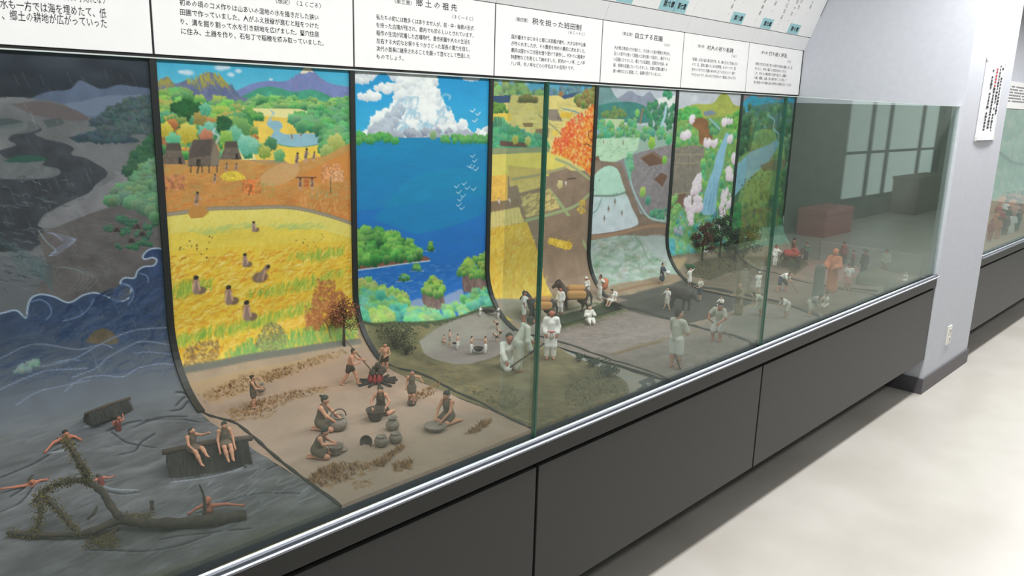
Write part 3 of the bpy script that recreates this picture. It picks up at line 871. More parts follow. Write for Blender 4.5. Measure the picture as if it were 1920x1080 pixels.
    for P0, n in (([(540, 480), (640, 466), (655, 472), (600, 486), (545, 484)], 120), ([(310, 545), (350, 528), (395, 526), (400, 540), (330, 560)], 130), ([(460, 552), (560, 525), (650, 505), (640, 520), (560, 545), (470, 558)], 200), ([(320, 636), (420, 610), (520, 585), (600, 560), (610, 572), (500, 610), (400, 630), (330, 650)], 420)):
        s.strokes(P0, n, 13, 70, 2.2, [(140, 182, 66), (170, 196, 76), (116, 164, 62), (200, 206, 90)], .5, 25)
    s.strokes([(410, 672), (470, 640), (560, 620), (668, 590), (672, 634), (480, 664)], 650, 14, 75, 2.4, [(110, 168, 84), (140, 188, 96), (122, 174, 86), (160, 194, 100)], .6, 25)
    s.strokes([(480, 620), (540, 600), (600, 590), (560, 615)], 60, 16, 15, 3, [(240, 190, 70), (250, 214, 110)], .8)
    s.dots(curve([(345, 660), (360, 645), (385, 640), (410, 640), (412, 660), (395, 678), (345, 688)]), 420, 2.2, [(150, 112, 66), (176, 140, 84), (120, 96, 60), (196, 160, 100)], .7)
    s.dots(curve([(478, 650), (490, 620), (505, 606), (520, 606), (536, 625), (534, 648), (500, 660)]), 420, 2.2, [(140, 140, 90), (170, 160, 110), (110, 120, 80)], .7)
    # painted autumn tree behind the model tree
    for x, y, r in ((612, 540, 16), (606, 556, 18), (632, 560, 14), (590, 592, 18), (612, 590, 18), (586, 605, 14), (600, 570, 16), (628, 585, 16)):
        s.dots([(x - r, y - r), (x + r, y - r), (x + r, y + r), (x - r, y + r)], 120, 3, [(196, 124, 66), (178, 106, 62), (214, 148, 92), (160, 100, 66)], .65)
    s.line(curve([(620, 634), (616, 615), (608, 600)]), 2.5, (120, 96, 70)); s.line([(617, 614), (628, 598)], 2, (120, 96, 70))
    # reapers
    for x, y, h in ((477, 434, 20), (461, 500, 26), (370, 550, 34), (431, 570, 36), (465, 600, 38)):
        s.blob(x + h * .22, y - h * .16, h * .24, (128, 104, 84), 1, .3, 1.3); s.line([(x - h * .05, y - h * .12), (x - h * .08, y - h * .62)], h * .36, (150, 124, 114)); s.line([(x - h * .16, y - h * .6), (x - h * .24, y - h * .15)], h * .1, (208, 166, 142)); s.line([(x + h * .05, y - h * .6), (x + h * .14, y - h * .2)], h * .1, (208, 166, 142)); s.blob(x - h * .08, y - h * .78, h * .13, (206, 164, 142)); s.blob(x - h * .07, y - h * .86, h * .14, (54, 44, 42), 1, .3, 1.2)
    s.blob(488, 520, 12, (130, 104, 84), 1, .3, 1.6); s.line([(484, 522), (500, 502)], 9, (150, 124, 110)); s.blob(503, 500, 5, (60, 46, 42)); s.line([(497, 508), (492, 525)], 3, (204, 164, 140))
    s.dots([(330, 445), (410, 440), (400, 490), (335, 488)], 18, 1.6, [(70, 60, 30)], 1); s.dots([(550, 432), (620, 440), (610, 468), (550, 465)], 10, 1.5, [(70, 60, 30)], 1)
    s.line(edge, 7, (146, 132, 112), .9); s.line(edge, 3, (170, 158, 140), .6)
    A([(352, 398), (360, 386), (382, 386), (392, 398), (380, 408), (358, 410)], (196, 138, 70))
    # brown earth ground
    zr = np.clip((s.T - LV - LA * .30) / (LA * .4), 0, 1)[:, None]
    s.line(curve([(330, 696), (400, 684), (470, 670), (540, 660), (600, 650), (672, 640)]), 14, (112, 112, 104), .85)
    A(curve([(330, 704), (400, 692), (470, 678), (540, 667), (600, 658), (690, 648)]) + [(1010, 790), (1000, 840), (640, 990), (500, 900), (340, 720)], (172, 148, 124), mott=.14, msc=60)
    nz = s.noise(120); s.c *= 1 + (zr * (nz - .5) * .18)[..., None]
    A([(350, 720), (480, 690), (640, 660), (640, 680), (500, 720), (400, 760)], (186, 152, 106), a=.5)
    A(curve([(560, 680), (680, 660), (700, 690), (640, 740), (560, 760), (520, 720)]), (180, 150, 124), a=.45)
    A(curve([(440, 800), (560, 740), (700, 740), (860, 770), (960, 800), (800, 880), (640, 960), (540, 880)]), (172, 156, 134), a=.5)
    B = [(128, 96, 54), (146, 108, 60), (112, 88, 52), (160, 122, 70)]
    for P0, n in (([(370, 740), (430, 715), (460, 700), (520, 690), (540, 705), (430, 745), (380, 755)], 260), ([(480, 705), (560, 680), (640, 655), (650, 662), (560, 700), (500, 715)], 220), ([(420, 770), (470, 755), (540, 735), (620, 722), (615, 732), (540, 755), (500, 785), (440, 790)], 420),
                  ([(780, 735), (820, 716), (840, 716), (800, 745), (760, 755)], 120), ([(570, 900), (620, 868), (700, 865), (750, 830), (760, 840), (700, 885), (620, 915)], 380), ([(735, 870), (770, 862), (775, 880), (740, 886)], 80), ([(870, 815), (905, 792), (925, 790), (890, 815)], 120), ([(660, 905), (695, 895), (700, 910), (665, 918)], 50)):
        s.dots(P0, n, 3.2, B, .4)
    s.h += ((s.noise(40) - .5) * .006 * np.clip((s.T - LV - LA * .8) / .05, 0, 1)[:, None]).astype(np.float32)
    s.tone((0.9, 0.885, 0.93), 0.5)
    return s


def scene_sea():
    s = Canvas(DIV[2], DIV[3], 172, (250, 78, 140), (30, 120, 176), 3)
    A = s.poly
    s.under((112, 106, 74), .6, .25)
    A([(640, 100), (940, 110), (940, 270), (640, 270)], (30, 150, 214), grad=(66, 184, 230))
    W, S = (244, 245, 248), (176, 186, 204)

    def puff(pts, r, n, lo=(206, 212, 224), hi=(250, 250, 252)):
        s.poly(pts, (236, 238, 244)); s.forest(pts, r, n, [(lo, hi)], 1.0, mono=True)
    for P0 in ([(655, 150), (668, 136), (690, 128), (728, 130), (708, 140), (700, 150), (680, 154)], [(662, 134), (690, 126), (724, 130), (690, 140)], [(698, 166), (720, 158), (752, 156), (748, 168), (718, 172)], [(674, 180), (692, 174), (718, 180), (700, 187), (685, 186)], [(866, 142), (900, 142), (892, 147), (875, 146)]): puff(P0, 6, 26)
    cl = [(730, 128), (808, 134), (816, 160), (832, 190), (838, 205), (846, 222), (850, 240), (868, 228), (880, 246), (895, 252), (905, 240), (918, 234), (918, 262), (680, 262), (694, 236), (714, 216), (738, 196), (742, 176), (748, 160), (738, 145)]
    s.poly(cl, (232, 236, 244))
    s.forest(cl, 11, 190, [((196, 204, 220), (252, 252, 253)), ((214, 220, 232), (255, 255, 255))], mono=True)
    s.forest([(690, 250), (720, 225), (740, 205), (760, 200), (740, 235), (720, 258)], 9, 60, [((150, 160, 184), (200, 208, 222))], mono=True)
    for k in range(34):
        x, y = 745 + s.rng.random() * 90, 180 + s.rng.random() * 70
        s.line(curve([(x - 10, y + 8), (x - 2, y - 4), (x + 9, y - 2), (x + 7, y + 5)]), 5, (168, 204, 228), .28)
    s.forest([(790, 140), (808, 140), (815, 225), (790, 232)], 9, 40, [((236, 240, 246), (255, 255, 255))], mono=True)
    s.forest([(695, 256), (760, 246), (880, 248), (890, 262), (700, 264)], 8, 70, [((126, 134, 158), (190, 196, 210))], mono=True)
    for x, y in ((886, 208), (896, 214), (890, 227)): s.line([(x - 4, y - 1), (x, y + 2), (x + 5, y - 4)], 1.6, W)
    # far shore and sea
    A([(640, 258), (940, 258), (940, 600), (640, 600)], (20, 138, 190), grad=(36, 112, 196))
    A([(640, 400), (940, 360), (940, 560), (640, 560)], (30, 104, 200), a=.5)
    A(curve([(700, 410), (780, 330), (900, 320), (930, 380), (860, 420), (780, 440)]), (16, 146, 188), a=.5)
    s.mottle(60, .04, ay=3)
    s.strokes([(650, 270), (930, 270), (930, 480), (650, 480)], 240, 20, 0, 2, [(20, 112, 166), (36, 138, 184), (30, 120, 186)], .28, 4)
    s.forest([(655, 262), (668, 250), (690, 252), (725, 252), (748, 262), (740, 266), (655, 266)], 6, 60, [((40, 124, 76), (110, 180, 90))])
    s.forest([(824, 262), (845, 254), (880, 256), (920, 256), (922, 266), (830, 266)], 6, 60, [((44, 124, 80), (116, 184, 100))]); s.lobe(812, 254, 9, (110, 150, 110), (160, 190, 130))
    for x, y in ((886, 293), (890, 302), (885, 314), (892, 318), (880, 312), (870, 345), (876, 353), (856, 350), (860, 361), (868, 368), (862, 375), (888, 355), (860, 385), (866, 391)): s.line([(x - 4, y - 1), (x, y + 2), (x + 5, y - 4)], 1.4, (206, 230, 242))
    # headland and islets
    gp = [((24, 84, 46), (120, 186, 88)), ((20, 74, 44), (92, 164, 76)), ((30, 98, 50), (146, 200, 96))]
    A(curve([(656, 500), (690, 492), (740, 488), (790, 480), (806, 488), (770, 494), (720, 500), (660, 508)]), (132, 84, 72), mott=.15, msc=5)
    s.line(curve([(660, 508), (720, 500), (770, 493), (806, 489)]), 2.4, (200, 216, 232), .9)
    s.forest([(658, 440), (668, 430), (682, 424), (696, 440), (712, 432), (732, 436), (748, 442), (758, 446), (770, 460), (790, 476), (780, 486), (720, 488), (660, 496)], 11, 110, gp, fill=(44, 110, 60))
    for x, y, w, hh in ((807, 470, 8, 14), (781, 508, 12, 14), (758, 527, 14, 14)):
        A([(x - w, y), (x + w, y - 1), (x + w * .6, y - hh * .3), (x - w * .7, y - hh * .25)], (126, 92, 78)); s.line([(x - w - 2, y + 1), (x + w + 2, y)], 1.4, (150, 196, 220))
        s.forest([(x - w * .7, y - 3), (x, y - hh), (x + w * .6, y - 3)], 5, 16, gp)
    s.strokes([(668, 505), (900, 490), (915, 600), (740, 580), (670, 540)], 420, 12, 0, 1.8, [(84, 140, 206), (40, 92, 178), (120, 168, 222), (50, 110, 190)], .45, 8)
    # rocky isles right
    A(curve([(866, 520), (885, 512), (916, 510), (918, 545), (870, 548)]), (124, 98, 96), mott=.2, msc=6)
    s.strokes([(866, 520), (918, 512), (918, 548), (870, 548)], 70, 16, 85, 2.5, [(98, 74, 76), (150, 124, 114)], .5, 8)
    s.forest([(858, 512), (868, 492), (890, 482), (905, 474), (918, 478), (918, 515), (885, 520)], 8, 60, [((40, 104, 48), (176, 206, 100)), ((52, 116, 60), (150, 196, 90))])
    A([(792, 548), (832, 548), (838, 580), (792, 580)], (124, 100, 96), mott=.2, msc=6)
    s.strokes([(794, 550), (830, 550), (836, 578), (794, 578)], 50, 14, 85, 2.5, [(98, 76, 78), (150, 126, 116)], .5, 8)
    s.forest([(790, 545), (800, 528), (812, 522), (828, 532), (834, 548), (812, 556)], 7, 40, [((44, 108, 52), (176, 206, 104))])
    A(curve([(768, 566), (790, 560), (794, 590), (770, 590)]), (146, 160, 196), a=.9); A(curve([(832, 556), (850, 548), (868, 544), (866, 580), (838, 582)]), (150, 164, 200), a=.9)
    # near trees
    tq = [((34, 124, 112), (96, 190, 166)), ((46, 134, 116), (120, 200, 168)), ((56, 126, 84), (134, 192, 118))]
    s.forest([(664, 545), (676, 528), (690, 520), (705, 535), (725, 542), (745, 546), (765, 560), (770, 575), (700, 580), (666, 575)], 10, 60, [((84, 130, 66), (190, 214, 120)), ((70, 120, 66), (160, 200, 100))])
    s.forest([(664, 560), (690, 548), (712, 552), (740, 565), (768, 580), (772, 600), (680, 606)], 12, 70, tq)
    s.forest([(764, 585), (780, 578), (830, 578), (870, 568), (895, 555), (920, 545), (925, 580), (880, 592), (830, 602), (764, 606)], 10, 90, [((74, 160, 120), (150, 210, 150)), ((96, 166, 110), (170, 214, 130)), ((60, 150, 126), (124, 200, 170))])
    s.forest([(866, 560), (900, 545), (918, 540), (922, 570), (880, 575)], 10, 34, tq)
    s.forest([(695, 590), (715, 575), (735, 585), (740, 605), (700, 608)], 9, 24, [((120, 170, 90), (190, 214, 120))])
    # olive ground with a pale court
    edge = curve([(672, 602), (700, 608), (740, 606), (780, 606), (830, 602), (870, 592), (900, 580), (930, 575)])
    A(edge + [(980, 600), (1100, 650), (1240, 720), (1000, 820), (900, 760), (670, 610)], (112, 106, 74), mott=.25, msc=24)
    s.line(edge, 6, (52, 64, 36), .9)
    s.forest(edge + [(930, 585), (870, 600), (800, 612), (720, 616)], 4, 90, [((40, 52, 30), (76, 84, 46))])
    s.dots([(680, 612), (800, 615), (800, 650), (900, 720), (1000, 760), (1180, 720), (1150, 760), (1000, 815), (880, 740)], 1100, 4, [(90, 92, 60), (132, 110, 60), (84, 80, 56), (146, 120, 70), (104, 104, 72)], .45)
    s.dots([(700, 615), (780, 615), (790, 650), (730, 660)], 160, 4, [(70, 78, 42), (96, 92, 50)], .5)
    A(curve([(786, 640), (830, 610), (900, 585), (950, 580), (985, 600), (960, 640), (930, 668), (870, 682), (820, 676), (795, 664)]), (140, 134, 124), mott=.08, msc=40)
    s.strokes([(800, 650), (900, 590), (960, 600), (920, 660), (840, 675)], 90, 30, 5, 3, [(150, 142, 132), (124, 118, 110)], .35)
    s.dots([(1060, 690), (1140, 690), (1200, 720), (1080, 770)], 420, 4, [(84, 88, 60), (110, 96, 60), (72, 76, 52)], .5)
    A(curve([(690, 612), (730, 606), (770, 612), (780, 640), (740, 660), (700, 650)]), (92, 92, 60), a=.5)
    # pale stream on the right edge of the ground
    st = curve([(1010, 610), (1035, 638), (1065, 660), (1100, 676), (1140, 692), (1175, 715), (1180, 735), (1215, 725), (1262, 712), (1225, 698), (1190, 682), (1140, 662), (1090, 648), (1050, 630), (1030, 612)])
    A(st, (148, 146, 130), mott=.06, msc=30)
    s.line(curve([(1030, 636), (1060, 652), (1095, 668), (1140, 690)]), 9, (140, 158, 156), .85); s.line(curve([(1150, 690), (1180, 705), (1215, 716)]), 7, (142, 152, 148), .6)
    s.hpoly(st, -.010, 4)
    s.h += ((s.noise(36) - .5) * .010 * np.clip((s.T - LV - LA * .8) / .05, 0, 1)[:, None]).astype(np.float32)
    s.hpoly([(690, 615), (780, 608), (800, 650), (760, 690), (700, 660)], .018, 8)
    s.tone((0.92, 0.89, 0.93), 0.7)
    return s


def scene_tax():
    s = Canvas(DIV[3], DIV[4], 132, (225, 60, 110), (152, 130, 110), 4)
    A = s.poly
    s.under((150, 142, 132), .75)
    A([(905, 130), (1140, 130), (1140, 200), (905, 190)], (66, 160, 206), grad=(150, 200, 220))
    for x, y in ((960, 152), (985, 156), (1005, 152), (1085, 160), (940, 150)): s.blob(x, y, 5, (220, 230, 240), .8, .7, 3)
    s.forest([(1000, 175), (1030, 165), (1090, 160), (1110, 170), (1110, 185), (1000, 185)], 7, 50, [((70, 110, 130), (120, 160, 170))])
    s.forest([(918, 172), (930, 158), (945, 152), (956, 160), (980, 158), (995, 168), (1020, 178), (1015, 182), (918, 182)], 8, 70, [((80, 128, 80), (160, 190, 120))])
    A([(916, 178), (1120, 180), (1120, 320), (916, 320)], (226, 208, 130), mott=.1, msc=16)
    A([(916, 180), (958, 178), (956, 192), (916, 196)], (60, 84, 120))
    A([(1050, 180), (1085, 172), (1075, 182), (1058, 186)], (66, 90, 126)); s.blob(1052, 176, 6, (170, 120, 70), .9, .4, 1.6)
    s.forest([(972, 188), (990, 178), (1006, 188)], 5, 18, [((86, 92, 56), (140, 130, 80))], 1.4)
    A([(968, 190), (1008, 190), (1000, 193), (972, 193)], (100, 92, 66))
    s.forest([(1075, 190), (1085, 180), (1115, 165), (1118, 205), (1095, 198)], 8, 40, [((60, 100, 50), (150, 170, 90)), ((110, 90, 50), (160, 140, 80))])
    s.forest([(918, 208), (926, 194), (940, 196), (952, 210), (920, 214)], 6, 30, [((40, 96, 52), (120, 164, 70))])
    A([(916, 213), (958, 212), (960, 226), (916, 226)], (238, 206, 90))
    s.strokes([(960, 200), (1080, 196), (1110, 230), (1040, 250), (970, 240)], 200, 14, 2, 2, [(236, 214, 120), (206, 196, 120), (190, 176, 110), (240, 222, 150)], .6, 10)
    for P0, c in (([(1020, 205), (1045, 205), (1055, 228), (1030, 226)], (150, 136, 120)), ([(980, 230), (1000, 230), (998, 238), (982, 238)], (150, 120, 80)), ([(1004, 242), (1030, 240), (1028, 258), (1004, 256)], (150, 120, 90)), ([(1046, 200), (1080, 208), (1100, 218), (1090, 214), (1060, 206)], (140, 160, 160)),
                  ([(1052, 210), (1075, 212), (1070, 222), (1050, 220)], (234, 190, 70)), ([(1036, 244), (1050, 246), (1044, 256), (1036, 254)], (236, 200, 90))): A(P0, c, mott=.1)
    for x, y in ((1045, 226), (1048, 227), (1051, 228)): s.person(x, y, 8, (60, 60, 60))
    s.line(curve([(1010, 215), (1040, 240), (1062, 262)]), 3, (150, 150, 110), .7)
    s.forest([(918, 236), (935, 226), (955, 232), (985, 252), (1020, 262), (1030, 282), (918, 290)], 9, 90, [((40, 124, 96), (110, 186, 130)), ((50, 140, 104), (96, 180, 140))])
    for x in (926, 930, 935, 939): s.line([(x, 237), (x, 220)], 2, (60, 92, 60))
    A([(938, 264), (990, 268), (988, 276), (938, 274)], (110, 78, 70)); s.lobe(966, 262, 9, (170, 170, 80), (206, 206, 110)); s.lobe(990, 264, 9, (170, 176, 90), (210, 210, 130))
    A([(916, 278), (1030, 276), (1030, 288), (916, 292)], (154, 160, 120), mott=.1)
    A([(916, 290), (1060, 284), (1060, 330), (916, 330)], (232, 214, 110), mott=.06)
    # flame coloured maple
    fl = [(1112, 196), (1104, 204), (1095, 222), (1090, 236), (1062, 228), (1060, 244), (1048, 262), (1036, 268), (1034, 286), (1060, 296), (1090, 312), (1108, 330), (1120, 330), (1120, 196)]
    s.poly(fl, (236, 136, 56)); s.dots(fl, 700, 3.2, [(236, 92, 48), (244, 150, 50), (248, 190, 90), (226, 78, 48), (250, 214, 150), (240, 170, 60)], .75)
    s.dots([(1034, 270), (1062, 230), (1100, 205), (1090, 240), (1050, 285)], 160, 3, [(232, 76, 50), (240, 104, 70)], .7)
    s.line(curve([(1112, 266), (1104, 258), (1104, 250), (1108, 244)]), 1.6, (80, 50, 30)); s.line(curve([(1112, 276), (1100, 270), (1094, 272)]), 1.6, (80, 50, 30))
    # patchwork of fields
    A([(914, 330), (952, 328), (952, 378), (914, 380)], (240, 190, 90), mott=.12, msc=8)
    A([(952, 310), (1035, 318), (1012, 340), (956, 350)], (214, 190, 110), mott=.08)
    A([(1028, 320), (1060, 314), (1108, 340), (1110, 400), (1060, 390), (1034, 356)], (150, 126, 108), mott=.1)
    s.line(curve([(960, 336), (1010, 328), (1060, 314)]), 5, (176, 168, 124)); s.line(curve([(1042, 298), (1070, 310), (1106, 336)]), 5, (172, 176, 130))
    s.line(curve([(1030, 356), (1052, 384), (1076, 420), (1100, 466)]), 7, (166, 180, 130)); s.line(curve([(1108, 362), (1080, 385), (1052, 396), (1000, 410), (986, 414)]), 6, (168, 182, 134))
    A([(914, 378), (972, 374), (985, 416), (914, 400)], (150, 124, 100), mott=.1)
    A([(968, 340), (1012, 332), (1020, 350), (974, 362)], (216, 196, 120), mott=.1, msc=5); A([(976, 368), (1032, 356), (1050, 390), (988, 408)], (208, 186, 124), mott=.22, msc=5)
    s.strokes([(976, 368), (1032, 356), (1050, 390), (988, 408)], 90, 10, 20, 3, [(236, 214, 140), (160, 140, 100)], .7)
    A([(914, 400), (972, 388), (984, 416), (914, 430)], (226, 206, 130), mott=.1)
    for k in range(9): s.line([(918 + k * 7, 398 - k), (920 + k * 7, 426 - k)], 3, (240, 220, 150), .8)
    s.person(936, 384, 13, (236, 236, 236), lean=-.3); s.person(956, 382, 13, (236, 236, 236), lean=-.3); s.person(1061, 350, 13, (240, 240, 240)); s.lobe(1050, 346, 9, (196, 180, 120), (232, 222, 170)); s.line([(1064, 336), (1080, 334)], 2, (60, 50, 40))
    s.dots([(1085, 372), (1100, 378), (1098, 400), (1082, 398)], 60, 3, [(220, 190, 90), (200, 160, 70)], .8)
    A([(988, 418), (1100, 400), (1112, 560), (1050, 560), (1015, 500)], (152, 128, 108), mott=.12, msc=20)
    A(curve([(1032, 446), (1052, 450), (1072, 456), (1068, 468), (1048, 464), (1028, 456)]), (232, 194, 70), mott=.15, msc=4); s.strokes([(1028, 446), (1072, 454), (1070, 470), (1028, 458)], 60, 7, 80, 2, [(246, 214, 100), (206, 160, 50)], .7)
    A([(912, 430), (988, 416), (1012, 480), (1040, 560), (1040, 600), (920, 600)], (232, 196, 76), mott=.1, msc=20)
    s.strokes([(912, 430), (988, 416), (1012, 480), (1040, 570), (920, 590)], 620, 8, 60, 2, [(244, 210, 100), (214, 170, 56), (228, 150, 50), (248, 226, 140)], .55, 40)
    # ground: fields, ditch and banks
    zr = [(915, 560), (1035, 560), (1130, 552), (1180, 548), (1440, 640), (1280, 720), (1240, 740), (1010, 620)]
    A(zr, (150, 142, 132), mott=.12, msc=16)
    A([(920, 572), (1040, 556), (1130, 552), (1110, 575), (1040, 600), (960, 600)], (146, 136, 118), mott=.1)
    s.line(curve([(1020, 588), (1070, 578), (1120, 566), (1150, 556)]), 9, (160, 152, 136), .8)
    dch = curve([(1030, 592), (1075, 582), (1120, 570), (1140, 560), (1150, 566), (1190, 572), (1150, 584), (1110, 598), (1060, 612), (1034, 618)])
    A(dch, (46, 54, 34), mott=.25, msc=8); s.hpoly(dch, -.034, 1.5)
    s.line(curve([(1034, 622), (1080, 608), (1130, 594), (1180, 578), (1200, 572)]), 9, (84, 92, 52), .9, h=.006); s.line(curve([(1030, 588), (1075, 578), (1120, 567)]), 5, (80, 86, 50), .7)
    s.dots([(1034, 626), (1120, 598), (1196, 572), (1190, 580), (1100, 612)], 120, 2.4, [(70, 84, 44), (104, 106, 66)], .7)
    fieldA = [(1036, 632), (1110, 612), (1190, 588), (1300, 622), (1180, 650), (1150, 664), (1090, 648)]
    A(fieldA, (158, 150, 142), mott=.12, msc=10); A([(1160, 664), (1300, 628), (1420, 640), (1280, 705), (1210, 690)], (152, 145, 136), mott=.1, msc=14)
    s.strokes(fieldA, 220, 8, 10, 2, [(110, 104, 100), (176, 168, 160), (120, 116, 112)], .5); s.strokes([(1180, 665), (1300, 630), (1400, 645), (1280, 700)], 180, 9, 10, 2, [(112, 106, 102), (170, 164, 156)], .45)
    s.line(curve([(1150, 664), (1200, 650), (1250, 636), (1310, 620)]), 9, (152, 138, 108), .8, h=.005); s.line(curve([(1150, 666), (1200, 652), (1240, 641)]), 3, (122, 100, 66), .6)
    s.h += ((s.noise(16) - .5) * .005 * np.clip((s.T - LV - LA * .85) / .05, 0, 1)[:, None]).astype(np.float32)
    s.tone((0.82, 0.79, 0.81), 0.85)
    return s


def scene_manor():
    s = Canvas(DIV[4], DIV[5], 104, (205, 55, 88), (160, 184, 172), 5)
    A = s.poly
    s.under((84, 80, 72), .8)
    A([(1100, 140), (1290, 140), (1290, 240), (1100, 230)], (200, 206, 218), mott=.06)
    A(curve([(1150, 190), (1165, 180), (1182, 170), (1195, 178), (1206, 180), (1218, 172), (1230, 186), (1245, 200), (1245, 215), (1150, 215)]), (150, 156, 176), mott=.1)
    A(curve([(1110, 165), (1130, 156), (1142, 160), (1152, 178), (1165, 200), (1110, 215)]), (120, 158, 160), mott=.12)
    A(curve([(1112, 200), (1150, 192), (1190, 192), (1215, 205), (1215, 230), (1112, 225)]), (66, 132, 126), mott=.15)
    s.forest([(1130, 215), (1152, 204), (1175, 215), (1170, 222), (1130, 222)], 6, 26, [((84, 116, 70), (130, 156, 90))])
    A(curve([(1230, 185), (1250, 182), (1268, 180), (1265, 200), (1240, 202)]), (240, 240, 240)); s.forest([(1240, 178), (1252, 168), (1262, 180), (1255, 184)], 4, 24, [((40, 130, 90), (80, 180, 130))])
    s.forest([(1205, 205), (1225, 190), (1245, 198), (1265, 192), (1262, 245), (1215, 245)], 7, 60, [((40, 100, 70), (90, 150, 110)), ((44, 120, 84), (80, 160, 110))])
    s.line(curve([(1249, 200), (1246, 220), (1240, 236), (1240, 254)]), 7, (176, 212, 226))
    A([(1130, 222), (1172, 224), (1160, 240), (1138, 246)], (196, 212, 170)); s.line([(1205, 205), (1200, 230)], 6, (146, 120, 96)); s.lobe(1195, 212, 8, (110, 180, 90), (160, 214, 120))
    s.forest([(1116, 225), (1128, 218), (1134, 232), (1190, 228), (1230, 235), (1260, 250), (1262, 262), (1116, 256)], 7, 90, [((60, 140, 100), (130, 196, 130)), ((70, 130, 90), (150, 190, 120)), ((56, 150, 110), (110, 190, 150))])
    s.blob(1120, 248, 6, (150, 180, 206), .9, .5, 1.6)
    A([(1112, 260), (1200, 258), (1195, 280), (1160, 305), (1112, 300)], (190, 222, 190), mott=.08, msc=10)
    s.strokes([(1112, 262), (1195, 260), (1180, 295), (1112, 298)], 70, 12, 8, 1.8, [(150, 196, 160), (206, 230, 200)], .6)
    s.lobe(1222, 268, 13, (110, 170, 60), (186, 214, 90)); s.lobe(1254, 262, 12, (60, 160, 110), (130, 206, 140))
    for y in (268, 270): s.person(1168, y + 3, 7, (60, 60, 60)); s.person(1132, y, 6, (60, 60, 60))
    # compound with brown roofs
    A([(1150, 305), (1200, 285), (1262, 270), (1258, 400), (1220, 420), (1180, 370)], (146, 138, 142), mott=.12, msc=10)
    A([(1200, 296), (1224, 284), (1242, 296), (1246, 306), (1218, 312)], (116, 86, 70), mott=.1); A([(1226, 336), (1240, 324), (1252, 330), (1242, 350)], (116, 84, 70), mott=.1); A([(1110, 296), (1122, 292), (1126, 304), (1112, 310)], (130, 92, 80))
    s.line([(1200, 297), (1222, 286), (1244, 300)], 2, (150, 120, 100)); s.dots([(1200, 315), (1240, 312), (1240, 330), (1210, 330)], 40, 1.6, [(90, 86, 96), (190, 186, 190)], .7)
    s.forest([(1172, 300), (1184, 290), (1188, 320), (1178, 330)], 6, 24, [((80, 160, 120), (130, 200, 150))])
    s.lobe(1205, 360, 11, (130, 180, 90), (200, 220, 110)); s.lobe(1215, 376, 10, (60, 130, 110), (110, 180, 150)); s.lobe(1246, 300, 9, (110, 180, 60), (160, 216, 90))
    s.forest([(1215, 398), (1250, 392), (1252, 408), (1220, 410)], 5, 30, [((50, 120, 100), (110, 180, 140))])
    # pale paddies and brown paths
    A([(1105, 300), (1165, 305), (1200, 400), (1255, 420), (1255, 450), (1100, 460)], (142, 122, 108), mott=.1)
    A(curve([(1108, 340), (1120, 322), (1140, 311), (1158, 318), (1168, 345), (1171, 360), (1150, 366), (1108, 366)]), (186, 224, 206), mott=.06)
    A(curve([(1108, 366), (1150, 366), (1172, 362), (1186, 392), (1197, 416), (1186, 426), (1140, 436), (1103, 440)]), (200, 220, 222), mott=.08, grad=(214, 222, 232))
    s.line(curve([(1106, 404), (1120, 392), (1128, 372)]), 3, (130, 170, 160)); s.line(curve([(1108, 367), (1150, 367), (1172, 361)]), 3.5, (130, 150, 136))
    s.line(curve([(1178, 320), (1186, 352), (1196, 376), (1210, 400), (1222, 410), (1245, 415)]), 4, (176, 206, 206)); s.line(curve([(1172, 300), (1182, 335)]), 6, (130, 190, 170))
    for x, y in ((1133, 416), (1141, 398), (1153, 384), (1166, 406)): s.person(x, y, 12, (80, 66, 66))
    for x, y in ((1151, 364), (1156, 363), (1124, 338), (1114, 356)): s.blob(x, y, 1.5, (70, 80, 80))
    s.line(curve([(1102, 446), (1150, 440), (1190, 430), (1220, 424), (1255, 424)]), 6, (170, 136, 110))
    A(curve([(1100, 452), (1160, 442), (1200, 442), (1250, 444)]) + [(1262, 500), (1240, 520), (1140, 540), (1105, 520)], (168, 186, 176), mott=.2, msc=16)
    s.dots([(1104, 455), (1250, 448), (1250, 515), (1120, 530)], 420, 7, [(176, 186, 190), (126, 160, 130), (206, 212, 208), (170, 150, 136), (120, 150, 128), (190, 200, 206)], .38, .9, 1.8)
    s.strokes([(1104, 455), (1250, 448), (1250, 515), (1120, 530)], 160, 16, 4, 4, [(206, 212, 212), (130, 160, 134), (110, 140, 112)], .4)
    A(curve([(1206, 446), (1222, 440), (1250, 446), (1252, 490), (1225, 480)]), (180, 190, 192), a=.7); s.line(curve([(1188, 440), (1204, 460), (1212, 482), (1226, 496)]), 4, (140, 160, 140))
    # ground: brown road above a dark flooded paddy
    A([(1110, 548), (1180, 535), (1245, 520), (1280, 512), (1330, 530), (1700, 620), (1500, 700), (1290, 630)], (78, 76, 70), mott=.12, msc=26)
    A(curve([(1112, 545), (1160, 532), (1210, 524), (1262, 514), (1290, 520)]) + [(1240, 540), (1180, 552), (1150, 556)], (150, 130, 106), mott=.1)
    s.line(curve([(1150, 548), (1200, 536), (1240, 530)]), 4, (134, 92, 62), .7)
    pd = [(1165, 556), (1240, 536), (1290, 530), (1420, 560), (1335, 610), (1275, 606)]
    A(pd, (72, 71, 66), mott=.1, msc=30); s.hpoly(pd, -.010, 3)
    A([(1275, 606), (1340, 590), (1430, 560), (1560, 590), (1430, 640), (1330, 622)], (140, 134, 124), mott=.1, msc=20)
    s.line(curve([(1290, 612), (1340, 598), (1390, 582), (1420, 568)]), 8, (160, 140, 116), .8, h=.005); s.line(curve([(1330, 540), (1370, 546), (1410, 552)]), 4, (150, 130, 104), .7)
    s.h += ((s.noise(18) - .5) * .004 * np.clip((s.T - LV - LA * .85) / .05, 0, 1)[:, None]).astype(np.float32)
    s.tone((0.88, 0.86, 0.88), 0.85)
    return s


